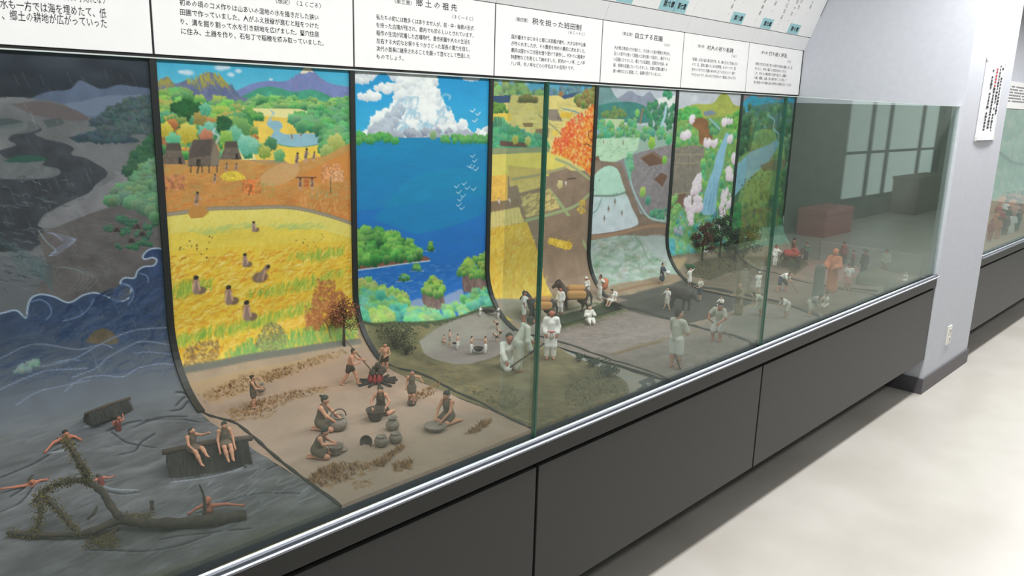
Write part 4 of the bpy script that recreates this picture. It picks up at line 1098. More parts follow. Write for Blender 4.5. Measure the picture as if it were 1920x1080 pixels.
def scene_shrine():
    s = Canvas(DIV[5], DIV[6], 84, (185, 45, 70), (120, 170, 110), 6)
    A = s.poly
    s.under((124, 112, 94), .6)
    A([(1260, 150), (1410, 150), (1410, 230), (1260, 220)], (206, 208, 218), mott=.08, msc=12)
    s.blob(1302, 186, 8, (232, 234, 240), .8, .7, 2)
    A(curve([(1268, 208), (1300, 196), (1335, 194), (1348, 180), (1358, 173), (1368, 182), (1376, 196), (1392, 200)]) + [(1392, 240), (1268, 240)], (176, 184, 86), mott=.15)
    s.forest([(1268, 212), (1290, 202), (1312, 208), (1316, 224), (1268, 226)], 6, 50, [((50, 140, 70), (110, 196, 100))])
    A([(1318, 210), (1335, 206), (1344, 214), (1322, 218)], (132, 146, 166))
    A([(1268, 226), (1390, 216), (1388, 300), (1268, 300)], (130, 170, 92), mott=.15, msc=10)
    A(curve([(1288, 228), (1315, 220), (1330, 232), (1336, 256), (1330, 274), (1312, 268), (1310, 245)]), (150, 104, 66), mott=.15)
    s.forest([(1268, 235), (1296, 232), (1308, 250), (1306, 270), (1268, 272)], 6, 50, [((70, 150, 90), (130, 196, 120)), ((90, 160, 80), (160, 206, 120))])
    s.forest([(1330, 232), (1345, 228), (1350, 248), (1334, 250)], 5, 24, [((60, 130, 90), (120, 180, 120))]); s.line(curve([(1330, 222), (1342, 234), (1350, 242)]), 4, (150, 190, 200))
    s.forest([(1360, 222), (1390, 205), (1388, 250), (1366, 240)], 6, 40, [((60, 140, 60), (140, 200, 90))])
    A([(1262, 278), (1300, 272), (1322, 276), (1320, 300), (1316, 390), (1258, 390)], (140, 130, 120), mott=.14, msc=8)
    for b in (((1262, 305), (1300, 306), (1318, 300)), ((1280, 278), (1270, 310), (1266, 330)), ((1292, 272), (1296, 320)), ((1262, 364), (1280, 362), (1300, 360)), ((1262, 290), (1318, 290))): s.line(curve(b), 2, (172, 162, 130), .7)
    A([(1262, 366), (1285, 362), (1290, 385), (1258, 392)], (128, 96, 82))
    # river, blossom trees
    s.forest([(1322, 280), (1345, 262), (1362, 250), (1390, 240), (1388, 420), (1300, 430), (1310, 350)], 8, 120, [((70, 150, 90), (150, 206, 110)), ((90, 164, 80), (180, 214, 110)), ((60, 140, 100), (120, 196, 140))])
    A(curve([(1362, 248), (1368, 254), (1362, 276), (1358, 300), (1354, 320), (1348, 340), (1344, 370), (1340, 400), (1316, 400), (1320, 370), (1328, 340), (1338, 315), (1342, 295), (1352, 270)]), (150, 200, 226), mott=.06)
    s.strokes([(1330, 340), (1352, 330), (1340, 396), (1318, 396)], 40, 18, 85, 1.8, [(160, 206, 228), (96, 160, 200)], .6, 8)
    bl = [((222, 196, 216), (250, 240, 248)), ((230, 206, 222), (255, 246, 252))]
    for P0, n in (([(1300, 345), (1310, 328), (1316, 330), (1314, 358), (1296, 366)], 26), ([(1284, 372), (1294, 372), (1296, 390), (1282, 392)], 18), ([(1298, 370), (1312, 370), (1316, 396), (1298, 398)], 22), ([(1290, 400), (1300, 398), (1300, 418), (1290, 418)], 12), ([(1355, 360), (1370, 350), (1370, 380), (1352, 410), (1348, 400)], 26),
                  ([(1362, 315), (1374, 312), (1372, 340), (1362, 336)], 18), ([(1374, 290), (1380, 290), (1378, 305), (1372, 304)], 9), ([(1366, 262), (1372, 256), (1372, 266)], 6), ([(1334, 266), (1344, 264), (1342, 276), (1334, 276)], 8), ([(1276, 252), (1294, 246), (1292, 256), (1278, 258)], 12), ([(1320, 264), (1332, 264), (1330, 274), (1322, 272)], 8), ([(1292, 224), (1302, 218), (1302, 226)], 6), ([(1354, 228), (1374, 224), (1370, 230), (1356, 232)], 8), ([(1345, 418), (1356, 412), (1358, 428), (1348, 430)], 10)):
        s.forest(P0, 7.0, n, bl, 1.0, mono=True)
    s.forest([(1256, 380), (1268, 362), (1276, 400), (1274, 450), (1252, 450)], 6, 50, [((110, 150, 100), (170, 206, 140)), ((90, 160, 90), (150, 200, 110))])
    s.forest([(1274, 400), (1300, 420), (1340, 400), (1366, 420), (1364, 460), (1290, 480), (1254, 470)], 7, 110, [((80, 150, 120), (150, 200, 160)), ((100, 156, 110), (170, 206, 140)), ((60, 140, 140), (120, 196, 190))])
    s.forest([(1264, 428), (1278, 424), (1282, 440), (1266, 444)], 4, 16, [((150, 160, 170), (206, 206, 216))]); s.forest([(1320, 464), (1336, 462), (1338, 478), (1322, 480)], 4, 16, [((170, 176, 190), (216, 216, 226))])
    s.forest([(1248, 450), (1262, 448), (1268, 474), (1256, 480)], 6, 24, [((60, 150, 160), (110, 190, 200))])
    for x in (1343, 1348, 1356, 1361): s.line([(x, 390), (x, 412)], 2, (90, 96, 90))
    # dark mound in front
    A([(1254, 480), (1300, 474), (1370, 470), (1430, 476), (1760, 520), (1640, 640), (1330, 540), (1260, 512)], (124, 112, 94), mott=.16, msc=18)
    A([(1256, 486), (1290, 482), (1275, 505), (1262, 506)], (168, 146, 110))
    md = curve([(1285, 512), (1300, 494), (1330, 484), (1370, 480), (1420, 482), (1445, 494), (1410, 506), (1370, 512), (1330, 528)])
    A(md, (74, 68, 50), mott=.25, msc=8); s.dots(md, 160, 3, [(56, 56, 38), (96, 84, 58), (70, 78, 48)], .5)
    s.hpoly(md, .020, 4)
    A([(1390, 520), (1470, 505), (1570, 550), (1500, 575), (1430, 560)], (136, 124, 110), mott=.1); A([(1405, 560), (1450, 575), (1540, 600), (1440, 645), (1330, 610)], (112, 112, 106), mott=.1)
    s.h += ((s.noise(14) - .5) * .005 * np.clip((s.T - LV - LA * .85) / .05, 0, 1)[:, None]).astype(np.float32)
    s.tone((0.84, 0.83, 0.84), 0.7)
    return s


def scene_war():
    s = Canvas(DIV[6], DIV[7], 70, (175, 40, 55), (70, 110, 84), 7)
    A = s.poly
    s.under((142, 128, 112), .7)
    A([(1380, 160), (1510, 160), (1510, 215), (1380, 210)], (140, 128, 138), mott=.1)
    A(curve([(1388, 196), (1404, 182), (1414, 178), (1424, 184), (1440, 182), (1460, 188), (1475, 182), (1496, 180)]) + [(1496, 210), (1388, 210)], (52, 156, 190), mott=.12, msc=8)
    A(curve([(1410, 200), (1440, 194), (1475, 192), (1496, 194)]) + [(1496, 240), (1410, 235)], (84, 124, 124), mott=.12)
    s.forest([(1388, 200), (1410, 200), (1496, 200), (1494, 330), (1470, 330), (1450, 260), (1388, 290)], 9, 130, [((46, 92, 66), (104, 150, 110)), ((40, 84, 62), (90, 138, 104)), ((60, 104, 80), (126, 166, 126))])
    s.forest([(1386, 225), (1406, 222), (1412, 250), (1408, 282), (1384, 284)], 7, 60, [((24, 66, 44), (60, 110, 72))])
    A(curve([(1416, 246), (1432, 242), (1450, 246), (1456, 262), (1440, 275), (1410, 282), (1384, 300), (1382, 340), (1420, 310), (1454, 280), (1460, 262), (1470, 270), (1468, 320), (1440, 380), (1378, 400)]), (124, 162, 98), mott=.2, msc=8)
    A([(1408, 284), (1440, 272), (1456, 262), (1462, 270), (1440, 305), (1410, 330), (1374, 372), (1372, 318)], (130, 182, 200), mott=.06)
    s.line(curve([(1440, 216), (1452, 226), (1450, 240), (1460, 252), (1458, 262)]), 4, (140, 186, 196))
    A([(1425, 310), (1450, 300), (1475, 298), (1470, 320), (1430, 320)], (120, 112, 90), a=.8)
    s.forest([(1372, 392), (1400, 370), (1440, 350), (1470, 320), (1472, 420), (1420, 430), (1366, 440)], 8, 70, [((40, 100, 62), (104, 152, 92)), ((56, 112, 66), (130, 168, 96))])
    s.dots([(1385, 340), (1450, 310), (1462, 330), (1400, 372)], 60, 2.2, [(60, 80, 40), (50, 70, 40)], .8)
    s.forest([(1366, 398), (1386, 384), (1392, 430), (1366, 444)], 7, 36, [((28, 104, 56), (70, 150, 84))])
    s.dots([(1390, 395), (1460, 385), (1460, 440), (1390, 440)], 200, 4, [(110, 90, 66), (124, 140, 90), (90, 130, 96), (140, 110, 80)], .5)
    A(curve([(1364, 440), (1400, 430), (1450, 425), (1478, 420)]) + [(1490, 470), (1370, 480)], (120, 160, 140), mott=.18, msc=8)
    A([(1370, 470), (1490, 455), (1560, 470), (1760, 510), (1740, 560), (1520, 600), (1420, 500)], (142, 128, 112), mott=.12, msc=16)
    A([(1400, 482), (1470, 478), (1480, 496), (1420, 500)], (98, 88, 68), a=.8)
    A([(1500, 500), (1540, 484), (1580, 480), (1660, 500), (1630, 520), (1560, 530)], (166, 130, 122), a=.8); A([(1440, 515), (1500, 505), (1520, 540), (1470, 548)], (164, 138, 120), a=.8)
    s.hpoly([(1610, 528), (1660, 508), (1690, 520), (1680, 540), (1630, 550)], .03, 5)
    s.hpoly([(1470, 490), (1500, 480), (1512, 498), (1490, 512)], .035, 4)
    A([(1462, 494), (1500, 480), (1515, 500), (1490, 516)], (92, 84, 62), mott=.2, msc=5)
    s.h += ((s.noise(14) - .5) * .004 * np.clip((s.T - LV - LA * .85) / .05, 0, 1)[:, None]).astype(np.float32)
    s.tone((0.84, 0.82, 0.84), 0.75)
    return s


SCENES = []
_specs = [(scene_flood, 'painted flood scene with dark storm sky, navy waves and grey muddy water'),
          (scene_village, 'painted village scene with yellow rice field and bare brown earth'),
          (scene_sea, 'painted scene of blue sea and white cloud above an olive green ground'),
          (scene_tax, 'painted scene of yellow field plots and orange maple behind grey field'),
          (scene_manor, 'painted scene of pale green paddies and brown roofs behind dark paddy'),
          (scene_shrine, 'painted scene of narrow river, blossom trees and a dark planted mound'),
          (scene_war, 'painted scene of pale river between dark wooded hills beside the grey end wall')]
for fn, lab in _specs:
    s = fn()
    root = empty('diorama_scene', ((s.x0 + s.x1) / 2, 0, 0)); tag(root, lab, 'diorama', 'painted diorama scenes')
    bpy.context.view_layer.update()
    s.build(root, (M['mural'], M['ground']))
    for ch in root.children: ch.location = (-root.location.x, 0, 0)
    s.root = root
    SCENES.append(s)


def ground_at(px, py, it=4):
    """world point where the ray of a pixel meets the modelled ground or the cove"""
    X, t = px_to_surf(px, py)
    if t < LV + LA * .92: return np.array(surf_point(X, t))
    z = ZG
    for _ in range(it):
        p = on_plane(px, py, 2, z)
        z = ground_h(p[0], min(p[1], YC + .02))
    return np.array([p[0], p[1], z])


def ground_h(X, Y):
    k = int(np.clip(np.searchsorted(DIV, X) - 1, 0, 6))
    return SCENES[k].ground_z(X, Y)


# dividing strips that follow the cove, and the dark cord between the grounds
cords = {1: [(346, 708), (380, 750), (402, 772), (420, 780), (446, 796), (470, 815), (500, 842), (530, 868), (562, 892), (600, 920), (638, 948)],
         2: [(676, 606), (690, 628), (712, 650), (740, 672), (775, 690), (800, 703), (830, 722), (870, 742), (915, 764), (960, 788), (1003, 806)],
         3: [(928, 574), (950, 588), (985, 604), (1020, 620), (1045, 636), (1075, 648), (1110, 662), (1150, 676), (1190, 688), (1225, 700), (1255, 712)],
         4: [(1118, 540), (1140, 550), (1180, 562), (1215, 574), (1255, 592), (1290, 608), (1330, 620), (1375, 630), (1420, 648)],
         5: [(1264, 508), (1290, 516), (1330, 532), (1370, 542), (1420, 556), (1470, 570), (1530, 592)],
         6: [(1376, 470), (1400, 492), (1440, 505), (1490, 525), (1560, 545), (1630, 566)]}
M['cord'] = mat('dark_cord', (46, 44, 42), rough=0.95, var=.2, scale=200)
for k in range(1, 7):
    x = DIV[k]
    sec, n = [], 26
    ts = list(np.linspace(0, LV, 4)) + list(LV + LA * np.linspace(0.06, .80, 13))
    prof = []
    for t in ts:
        a = min(max((t - LV) / RC, 0), math.pi / 2)
        _, y, z = surf_point(0, t)
        prof.append((y, z, -math.cos(a), math.sin(a)))
    w = .0095
    v, f = [], []
    for (y, z, ny, nz) in prof:
        for dx, d in ((-w, -.001), (-w, .008), (w, .008), (w, -.001)): v.append((x + dx, y + ny * d, z + nz * d))
    for i in range(len(prof) - 1):
        b = i * 4
        for a_, c_ in ((0, 1), (1, 2), (2, 3)): f.append((b + a_, b + c_, b + 4 + c_, b + 4 + a_))
    f += [(0, 3, 2, 1)]
    o = MB().add(v, f).build('divider_strip', M['strip'], SCENES[k].root)
    o.location = (-SCENES[k].root.location.x, 0, 0)
    pts = []
    for i, (px, py) in enumerate(curve(cords[k], 3)):
        cx, ct = px_to_surf(px, py)
        if ct < LV + LA * .72: continue
        cx = x + max(min(cx - x, .05), -.06) * min(max((ct - LV - LA * .75) / .12, 0), 1)
        _, cy, cz = surf_point(cx, ct)
        pts.append((cx, cy, (ground_h(cx, cy) if ct > LV + LA * .9 else cz) + .001))
    pts.append((pts[-1][0], YF - .002, ground_h(pts[-1][0], YF + .005)))
    o = MB().tube(pts, [(.0042 + .0012 * math.sin(i * 2.1)) * {5: 2.3, 4: 1.4}.get(k, 1) for i in range(len(pts))], 7).build('edge_cord', M['cord'], SCENES[k].root, True)
    o.location = (-SCENES[k].root.location.x, 0, 0)
# closing strip at the end wall
o = MB().box(XE - .012, XE - .001, YW - .008, YW, ZC, ZT).build('divider_strip', M['strip'], SCENES[6].root); o.location = (-SCENES[6].root.location.x, 0, 0)
# ------------------------------------------------------------------ text boards above the murals
YB = YW - 0.018      # face of the boards
_fc = bpy.data.curves.new('lettering_source', 'FONT')
_fc.resolution_u = 1
_fo = bpy.data.objects.new('lettering_source', _fc)
COL.objects.link(_fo)


def glyphs(txt, bold=0.0):
    """outline text as (verts Nx2, faces) in font units"""
    _fc.body = txt; _fc.size = 1.0; _fc.offset = bold
    dg = bpy.context.evaluated_depsgraph_get(); dg.update()
    me = bpy.data.meshes.new_from_object(_fo.evaluated_get(dg))
    v = np.array([x.co[:2] for x in me.vertices]).reshape(-1, 2); f = [tuple(p.vertices) for p in me.polygons]
    bpy.data.meshes.remove(me)
    return v, f


def text_line(mb, txt, x0, x1, zc, h, to3d, bold=0.0, mi=0):
    """fit a line of text between x0 and x1, centred on zc with glyph height h"""
    v, f = glyphs(txt, bold)
    if not len(v): return
    lo, hi = v.min(0), v.max(0)
    sx = (x1 - x0) / max(hi[0] - lo[0], 1e-6)
    sz = h
    mb.add([to3d(x0 + (a - lo[0]) * sx, zc + (b - 0.35) * sz) for a, b in v], f, mi)


def bq(px, py): return on_plane(px, py, 1, YB)[[0, 2]]


BODY = {
    0: ((None,), [], ['で、あばれ川も、宇美川となっ', '水も一方では海を埋めたて、低', '、郷土の耕地が広がっていった']),
    1: (('（第二景）', '稲作のはじまり', '（想定）〈１Ｃごろ〉'), [], ['初めの頃のコメ作りは山あいの湿地の水を掻きだした狭い', '田圃で作っていました。人がふえ技術が進むと畦をつけた', 'り、溝を掘り割って水を引き耕地を広げました。竪穴住居', 'に住み、土器を作り、石包丁で稲穂を摘み取っていました。']),
    2: (('（第三景）', '郷 土 の 祖 先', '（３Ｃ～６Ｃ）'), [], ['私たちの町には数多くはありませんが、前・中・後期の形式', 'を持った古墳が残され、郡内でも珍らしいとされています。', '稲作の生活が定着した古墳時代、豊作祈願や人々の生活を', '左右する大切なお祭りをつかさどった首長の霊力を信じ、', '次代の首長に継承されることを願って営々として築造した', 'ものでしょう。']),
    3: (('（第四景）', '税を担った班田制', '（８Ｃ～９Ｃ）'), [], ['国が纏まりはじめると都には宮殿が建ち、大きな寺や仏像', 'が作られましたが、その費用を地方の農民に求めました。', '農民は国から口分田を借り受けて耕作し、代わりに稲束や', '特産物などを税として納めました。町内の一ノ坪、三ノ坪', '八ノ坪、中ノ坪などの小字名はその名残りです。']),
    4: (('（第五景）', '自立する荘園', '（10C）'), [], ['人が増え新田の力が強むと、力を持った者が豪族と呼ばれ、', '近くの若干を使って周囲の土地を開いて私田し、確かでのよ', 'い荘園になりました。郷土では荘園官、志賀氏が出来、米', '屋、地頭も荘園になっていきました。北郷の荘園は館りの', '強い神社などに寄進して、保護を受けていました。']),
    5: (('（第六景）', '村人の祈り板碑', '（14C）'), [], ['「板碑」は石の面に佛を表す字、年、願い主などを刻んだも', 'ので、名、祖先に願いをこめた供養塔、人々の一つで、塔', '空からの守りなどを願い村の中に立てられたという一種で', 'できたものです。村の人の力を合わせて建造したものです。']),
    6: (('（第七景）', '打ち続く戦乱', '（16C）'), [], ['戦国の世は打ち続く戦いの時代で各地の城館、村、田', 'あいにく、村人の暮らしは荒れ村はくずれる', 'した。村の上の城は取られ取り返され、城館の', '小城、城跡、山城、砦の跡があちこちに残って', '町の歴史の中で最も乱れた時代の記録を伝えています。'])}
TOPX = {1: ((430, -26), (470, -24), (480, -30), (580, -21), (517, 3), (602, 10)), 2: ((740, 2), (772, 6), (780, 4), (857, 16), (848, 30), (887, 37)), 3: ((967, 36), (990, 39), (998, 40), (1090, 52), (1066, 60), (1096, 65)),
        4: ((1167, 62), (1186, 66), (1191, 66), (1242, 74), (1245, 84), (1256, 85)), 5: ((1308, 86), (1321, 88), (1326, 89), (1375, 96), (1372, 105), (1381, 106)), 6: ((1427, 98), (1440, 100), (1442, 101), (1476, 105), (1476, 115), (1483, 116))}
ROW0 = {0: (None, 3), 1: (1.843, 4), 2: (1.866, 6), 3: (1.853, 5), 4: (1.857, 5), 5: (1.845, 4), 6: (1.858, 5)}
BLAB = ['white text board above the dark flood mural', 'white text board above the yellow rice field mural', 'white text board above the blue sea and cloud mural', 'white text board above the orange maple mural',
        'white text board above the pale green paddy mural', 'white text board above the blossom tree and river mural', 'white text board nearest the grey end wall']
to_b = lambda x, z: (x, YB - 0.0006, z)
for k in range(7):
    a, b = DIV[k] + .0032, DIV[k + 1] - .0032
    r = empty('text_board', ((a + b) / 2, YB, 1.702)); tag(r, BLAB[k], 'text board', 'text boards above the murals')
    off = lambda o: setattr(o, 'location', (-r.location.x, -r.location.y, -r.location.z))
    o = MB().box(a, b, YB, YW + .02, 1.702, 1.966).build('board', M['white'], r, bevel=.001); off(o)
    o = MB().box(a - .003, b + .003, YB + .004, YW + .02, 1.692, 1.702).build('lower_trim', M['strip'], r); off(o)
    if k: o = MB().box(DIV[k] - .0045, DIV[k] + .0045, YB + .003, YW + .01, 1.702, 1.966).build('joint_strip', M['strip'], r); off(o)
    head, _, rows = BODY[k]
    mb = MB()
    if k == 0:
        for txt, p0, p1 in ((rows[0], (75, -14), (197, 1)), (rows[1], (0, 7), (199, 26)), (rows[2], (3, 26), (200, 46))):
            q0, q1 = bq(*p0), bq(*p1)
            text_line(mb, txt, q0[0], q1[0], (q0[1] + q1[1]) / 2, .026, to_b)
    else:
        t = TOPX[k]
        qs = [bq(*p) for p in t]
        text_line(mb, head[0], qs[0][0], qs[1][0], (qs[0][1] + qs[1][1]) / 2, .017, to_b)
        mt = MB(); text_line(mt, head[1], qs[2][0], qs[3][0], (qs[2][1] + qs[3][1]) / 2, .027, to_b, bold=.006)
        o = mt.build('title_lettering', M['ink'], r); off(o); tag(o, kind='stuff')
        text_line(mb, head[2], qs[4][0], qs[5][0], (qs[4][1] + qs[5][1]) / 2, .017, to_b)
        z0, n = ROW0[k]
        x0 = a + (.087 if k != 1 else .076); x1 = b - (.110 if k != 1 else .112)
        full = max(len(q) for q in rows)
        for i, txt in enumerate(rows):
            text_line(mb, txt, x0, x0 + (x1 - x0) * min(len(txt) / full, 1), z0 - .0252 * i, .0185, to_b, bold=.004)
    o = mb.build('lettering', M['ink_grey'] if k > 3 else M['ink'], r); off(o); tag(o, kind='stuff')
COL.objects.unlink(_fo)   # (re-linked below when more lettering is set)

# sloping boards above: plain strip, then the chapter chart
SL = -0.40


def sl_y(z): return YB - .004 + SL * (z - 1.967)


def sl_hit(px, py):
    d = ray(px, py)
    # CAM + d*s : y = YB-.004+SL*(z-1.987)
    s = (YB - .004 + SL * (CAM[2] - 1.967) - CAM[1]) / (d[1] - SL * d[2])
    p = CAM + d * s
    return p[0], p[2]


def sl_quad(mb, x0, x1, z0, z1, d=0.0, th=0.012, mi=0):
    v = [(x, sl_y(z) - d + t, z) for x in (x0, x1) for t in (0, th) for z in (z0, z1)]
    return mb.add(v, [(0, 1, 3, 2), (4, 6, 7, 5), (0, 4, 5, 1), (2, 3, 7, 6), (0, 2, 6, 4), (1, 5, 7, 3)], mi)


ZS = float(np.mean([sl_hit(*p)[1] for p in ((1125, 0), (1330, 35), (1514, 68))]))
to_s = lambda x, z: (x, sl_y(z) - .0012, z)
hd = empty('header_board', (2.5, YB, 1.987)); tag(hd, 'sloping white chapter chart board running above the text boards', 'header board')
def sub(mb, name, m, parent=hd, **k):
    o = mb.build(name, m, parent, **k)
    if parent is hd: o.location = (-hd.location.x, -hd.location.y, -hd.location.z)
    return o
for k in range(7):
    sub(sl_quad(MB(), DIV[k] + .001, DIV[k + 1] - .001, 1.968, ZS - .0035), 'plain_strip', M['cream'])
    sub(sl_quad(MB(), DIV[k] + .0005, DIV[k + 1] - .0005, ZS, 2.75), 'chart_panel', M['white'])
mb = MB(); sl_quad(mb, DIV[0], XE, 1.968, 2.7, -.013, .004); sub(mb, 'backing', M['strip'])
mb = MB()
v, f = [], []
for i, (y, z) in enumerate(((YW + .02, 1.70), (YB - .003, 1.70), (YB - .003, 1.967), (sl_y(2.75) - .003, 2.75), (YW + .02, 2.75))):
    v += [(XE - .006, y, z), (XE - .0005, y, z)]
f = [(i * 2, i * 2 + 1, (i * 2 + 3) % 10, (i * 2 + 2) % 10) for i in range(5)] + [(8, 6, 4, 2, 0)]
sub(mb.add(v, f), 'end_trim', M['strip'])
COL.objects.link(_fo)
for (pa, pb, zt, txt) in (((1152, 8), (1184, 8), .058, '第五章'), ((1234, 16), (1263, 20), .058, '第六章'), ((1262, 20), (1284, 24), .058, '第七章'), ((1367, 43), (1390, 46), .052, '第八章'), ((1423, 54), (1443, 57), .052, '第九章'), ((1474, 63), (1494, 66), .052, '第十章')):
    x0, x1 = sl_hit(*pa)[0], sl_hit(*pb)[0]
    t = sub(sl_quad(MB(), x0, x1, ZS + .002, ZS + .002 + zt, .0008, .002), 'chapter_tab', M['tab'])
    mb = MB(); text_line(mb, txt, x0 + .2 * (x1 - x0), x1 - .1 * (x1 - x0), ZS + .002 + zt * .48, zt * .52, lambda x, z: (x, sl_y(z) - .0016, z), bold=.02)
    tag(mb.build('tab_lettering', M['ink'], t), kind='stuff')
mb = MB()
for px, y1, txt in ((1366, 28, 'する。'), (1394, 6, '。'), (1418, 40, 'を定める。'), (1447, 22, '出る。'), (1459, 47, '豊かになる。'), (1478, 40, '村となった。'), (1491, 28, '開いた。'), (1513, 27, 'が起こる。')):
    x, z = sl_hit(px, y1)
    for i, ch in enumerate(reversed(txt)):
        text_line(mb, ch, x - .012 * (0.5 if ch == '。' else 1), x + .012 * (0 if ch == '。' else 1), z + .010 + i * .031, .026, to_s)
tag(sub(mb, 'lettering', M['ink_grey']), kind='stuff')
mb = MB()
for x in np.arange(3.1, 4.85, .135): sl_quad(mb, x - .0006, x + .0006, ZS + .003, 2.7, .0004, .001)
tag(sub(mb, 'column_rules', M['cream']), kind='stuff')
COL.objects.unlink(_fo); bpy.data.objects.remove(_fo)

# taped paper notice on the wall block: four columns of small vertical writing
nt_ = empty('paper_notice', (5.405, F, 1.47)); tag(nt_, 'white paper notice with vertical writing taped to the grey wall block', 'notice')
v, f = [], []
for i in range(13):
    z = .465 * i / 12
    for j in range(9):
        x = -.205 + .41 * j / 8
        bow = .012 * (1 - (2 * j / 8 - 1) ** 2) * (0.5 + .5 * i / 12) + .002 + (.006 * (1 - i / 2) if i < 2 and 0 < j < 8 else 0)
        v.append((x, -bow, z))
for i in range(12):
    for j in range(8): f.append((i * 9 + j, i * 9 + j + 1, (i + 1) * 9 + j + 1, (i + 1) * 9 + j))
MB().add(v, f).build('sheet', M['paper'], nt_, True)
rs = random.Random(5)
for c, (cx, top, n) in enumerate(((.135, .42, 15), (.07, .43, 23), (.0, .43, 22), (-.075, .40, 22))):
    for red in ((False, True) if c >= 2 else (False,)):
        mb = MB(); z = top
        for i in range(n):
            w, h_ = .010 + .012 * rs.random(), .009 + .005 * rs.random()
            if rs.random() < .88 and (red == (c >= 2 and i < 7 and c == 2)):
                bow = .012 * (1 - ((cx) / .205) ** 2) * (.5 + .5 * z / .465) + .0032
                mb.box(cx - w, cx + w, -bow - .0004, -bow, z - h_, z)
            z -= .0185
        if mb.v: tag(mb.build('writing', M['ink_red'] if red else M['ink'], nt_), kind='stuff')
for x, z in ((-.195, .455), (.195, .455), (-.195, .008), (.195, .008)): MB().box(x - .016, x + .016, -.0065, -.004, z - .012, z + .012).build('tape', M['plastic'], nt_)
# ------------------------------------------------------------------ smooth solid modelling (clay figures, animals, rocks, trunks)
def surface_nets(vals, lo, h):
    ins = vals < 0
    c = [vals[i:vals.shape[0] - 1 + i, j:vals.shape[1] - 1 + j, k:vals.shape[2] - 1 + k] for i in (0, 1) for j in (0, 1) for k in (0, 1)]
    st = np.stack(c, -1)
    n_in = (st < 0).sum(-1)
    act = (n_in > 0) & (n_in < 8)
    cells = np.argwhere(act)
    if not len(cells): return np.zeros((0, 3)), np.zeros((0, 4), int)
    V = st[act]
    off = np.array([(i, j, k) for i in (0, 1) for j in (0, 1) for k in (0, 1)], float)
    acc = np.zeros((len(cells), 3)); cnt = np.zeros(len(cells))
    for a, b in ((0, 1), (2, 3), (4, 5), (6, 7), (0, 2), (1, 3), (4, 6), (5, 7), (0, 4), (1, 5), (2, 6), (3, 7)):
        m = (V[:, a] < 0) != (V[:, b] < 0)
        t = V[m, a] / (V[m, a] - V[m, b])
        acc[m] += off[a] + (off[b] - off[a]) * t[:, None]; cnt[m] += 1
    P = lo + (cells + acc / cnt[:, None]) * h
    idx = -np.ones(act.shape, int); idx[act] = np.arange(len(cells))
    quads = []
    for ax in range(3):
        u, w = [(1, 2), (2, 0), (0, 1)][ax]
        s0 = [slice(None)] * 3; s1 = [slice(None)] * 3
        s0[ax] = slice(0, -1); s1[ax] = slice(1, None)
        A, B = ins[tuple(s0)], ins[tuple(s1)]
        e = np.argwhere(A != B)
        e = e[(e[:, u] > 0) & (e[:, w] > 0) & (e[:, u] < vals.shape[u] - 1) & (e[:, w] < vals.shape[w] - 1)]
        if not len(e): continue
        du = np.zeros(3, int); du[u] = 1
        dw = np.zeros(3, int); dw[w] = 1
        q = np.stack([idx[tuple((e - du - dw).T)], idx[tuple((e - dw).T)], idx[tuple(e.T)], idx[tuple((e - du).T)]], -1)
        fl = ~A[tuple(e.T)]
        q[fl] = q[fl][:, ::-1]
        quads.append(q)
    q = np.concatenate(quads)
    return P, q[(q >= 0).all(1)]


def sdf_mesh(prims, k, h, cut=None):
    """prims: ('c', a, b, ra, rb) tapered limbs | ('e', centre, radii[, R]) ellipsoids; k: blend width; h: cell size"""
    lo = np.full(3, 1e9); hi = -lo
    for p in prims:
        if p[0] == 'c':
            r = max(p[3], p[4])
            for q in (p[1], p[2]): lo = np.minimum(lo, np.array(q) - r); hi = np.maximum(hi, np.array(q) + r)
        else:
            r = max(p[2]); lo = np.minimum(lo, np.array(p[1]) - r); hi = np.maximum(hi, np.array(p[1]) + r)
    lo -= 2.5 * h; hi += 2.5 * h
    n = np.ceil((hi - lo) / h).astype(int) + 1
    ax = [lo[i] + h * np.arange(n[i]) for i in range(3)]
    G = np.stack(np.meshgrid(*ax, indexing='ij'), -1)
    D = np.full(G.shape[:3], 1e3)
    for p in prims:
        if p[0] == 'c':
            a, b = np.array(p[1], float), np.array(p[2], float); ra, rb = p[3], p[4]
            mn = np.minimum(a, b) - max(ra, rb) - 3 * k - 2 * h; mx = np.maximum(a, b) + max(ra, rb) + 3 * k + 2 * h
        else:
            c, r = np.array(p[1], float), np.array(p[2], float)
            mn, mx = c - r.max() - 3 * k - 2 * h, c + r.max() + 3 * k + 2 * h
        i0 = np.clip(((mn - lo) / h).astype(int), 0, n - 1); i1 = np.clip(((mx - lo) / h).astype(int) + 2, 1, n)
        sl = tuple(slice(u, v) for u, v in zip(i0, i1))
        g = G[sl]
        if p[0] == 'c':
            ab = b - a; L = ab @ ab + 1e-12
            t = np.clip(((g - a) @ ab) / L, 0, 1)
            d = np.linalg.norm(g - a - t[..., None] * ab, axis=-1) - (ra + (rb - ra) * t)
        else:
            q = g - c
            if len(p) > 3: q = q @ p[3]
            k0 = np.linalg.norm(q / r, axis=-1); k1 = np.linalg.norm(q / (r * r), axis=-1) + 1e-9
            d = k0 * (k0 - 1) / k1
        o = D[sl]
        hh = np.clip(k - np.abs(o - d), 0, None) / k
        D[sl] = np.minimum(o, d) - hh * hh * k * 0.25
    if cut is not None: D = np.maximum(D, cut(G))
    return surface_nets(D, lo, h)


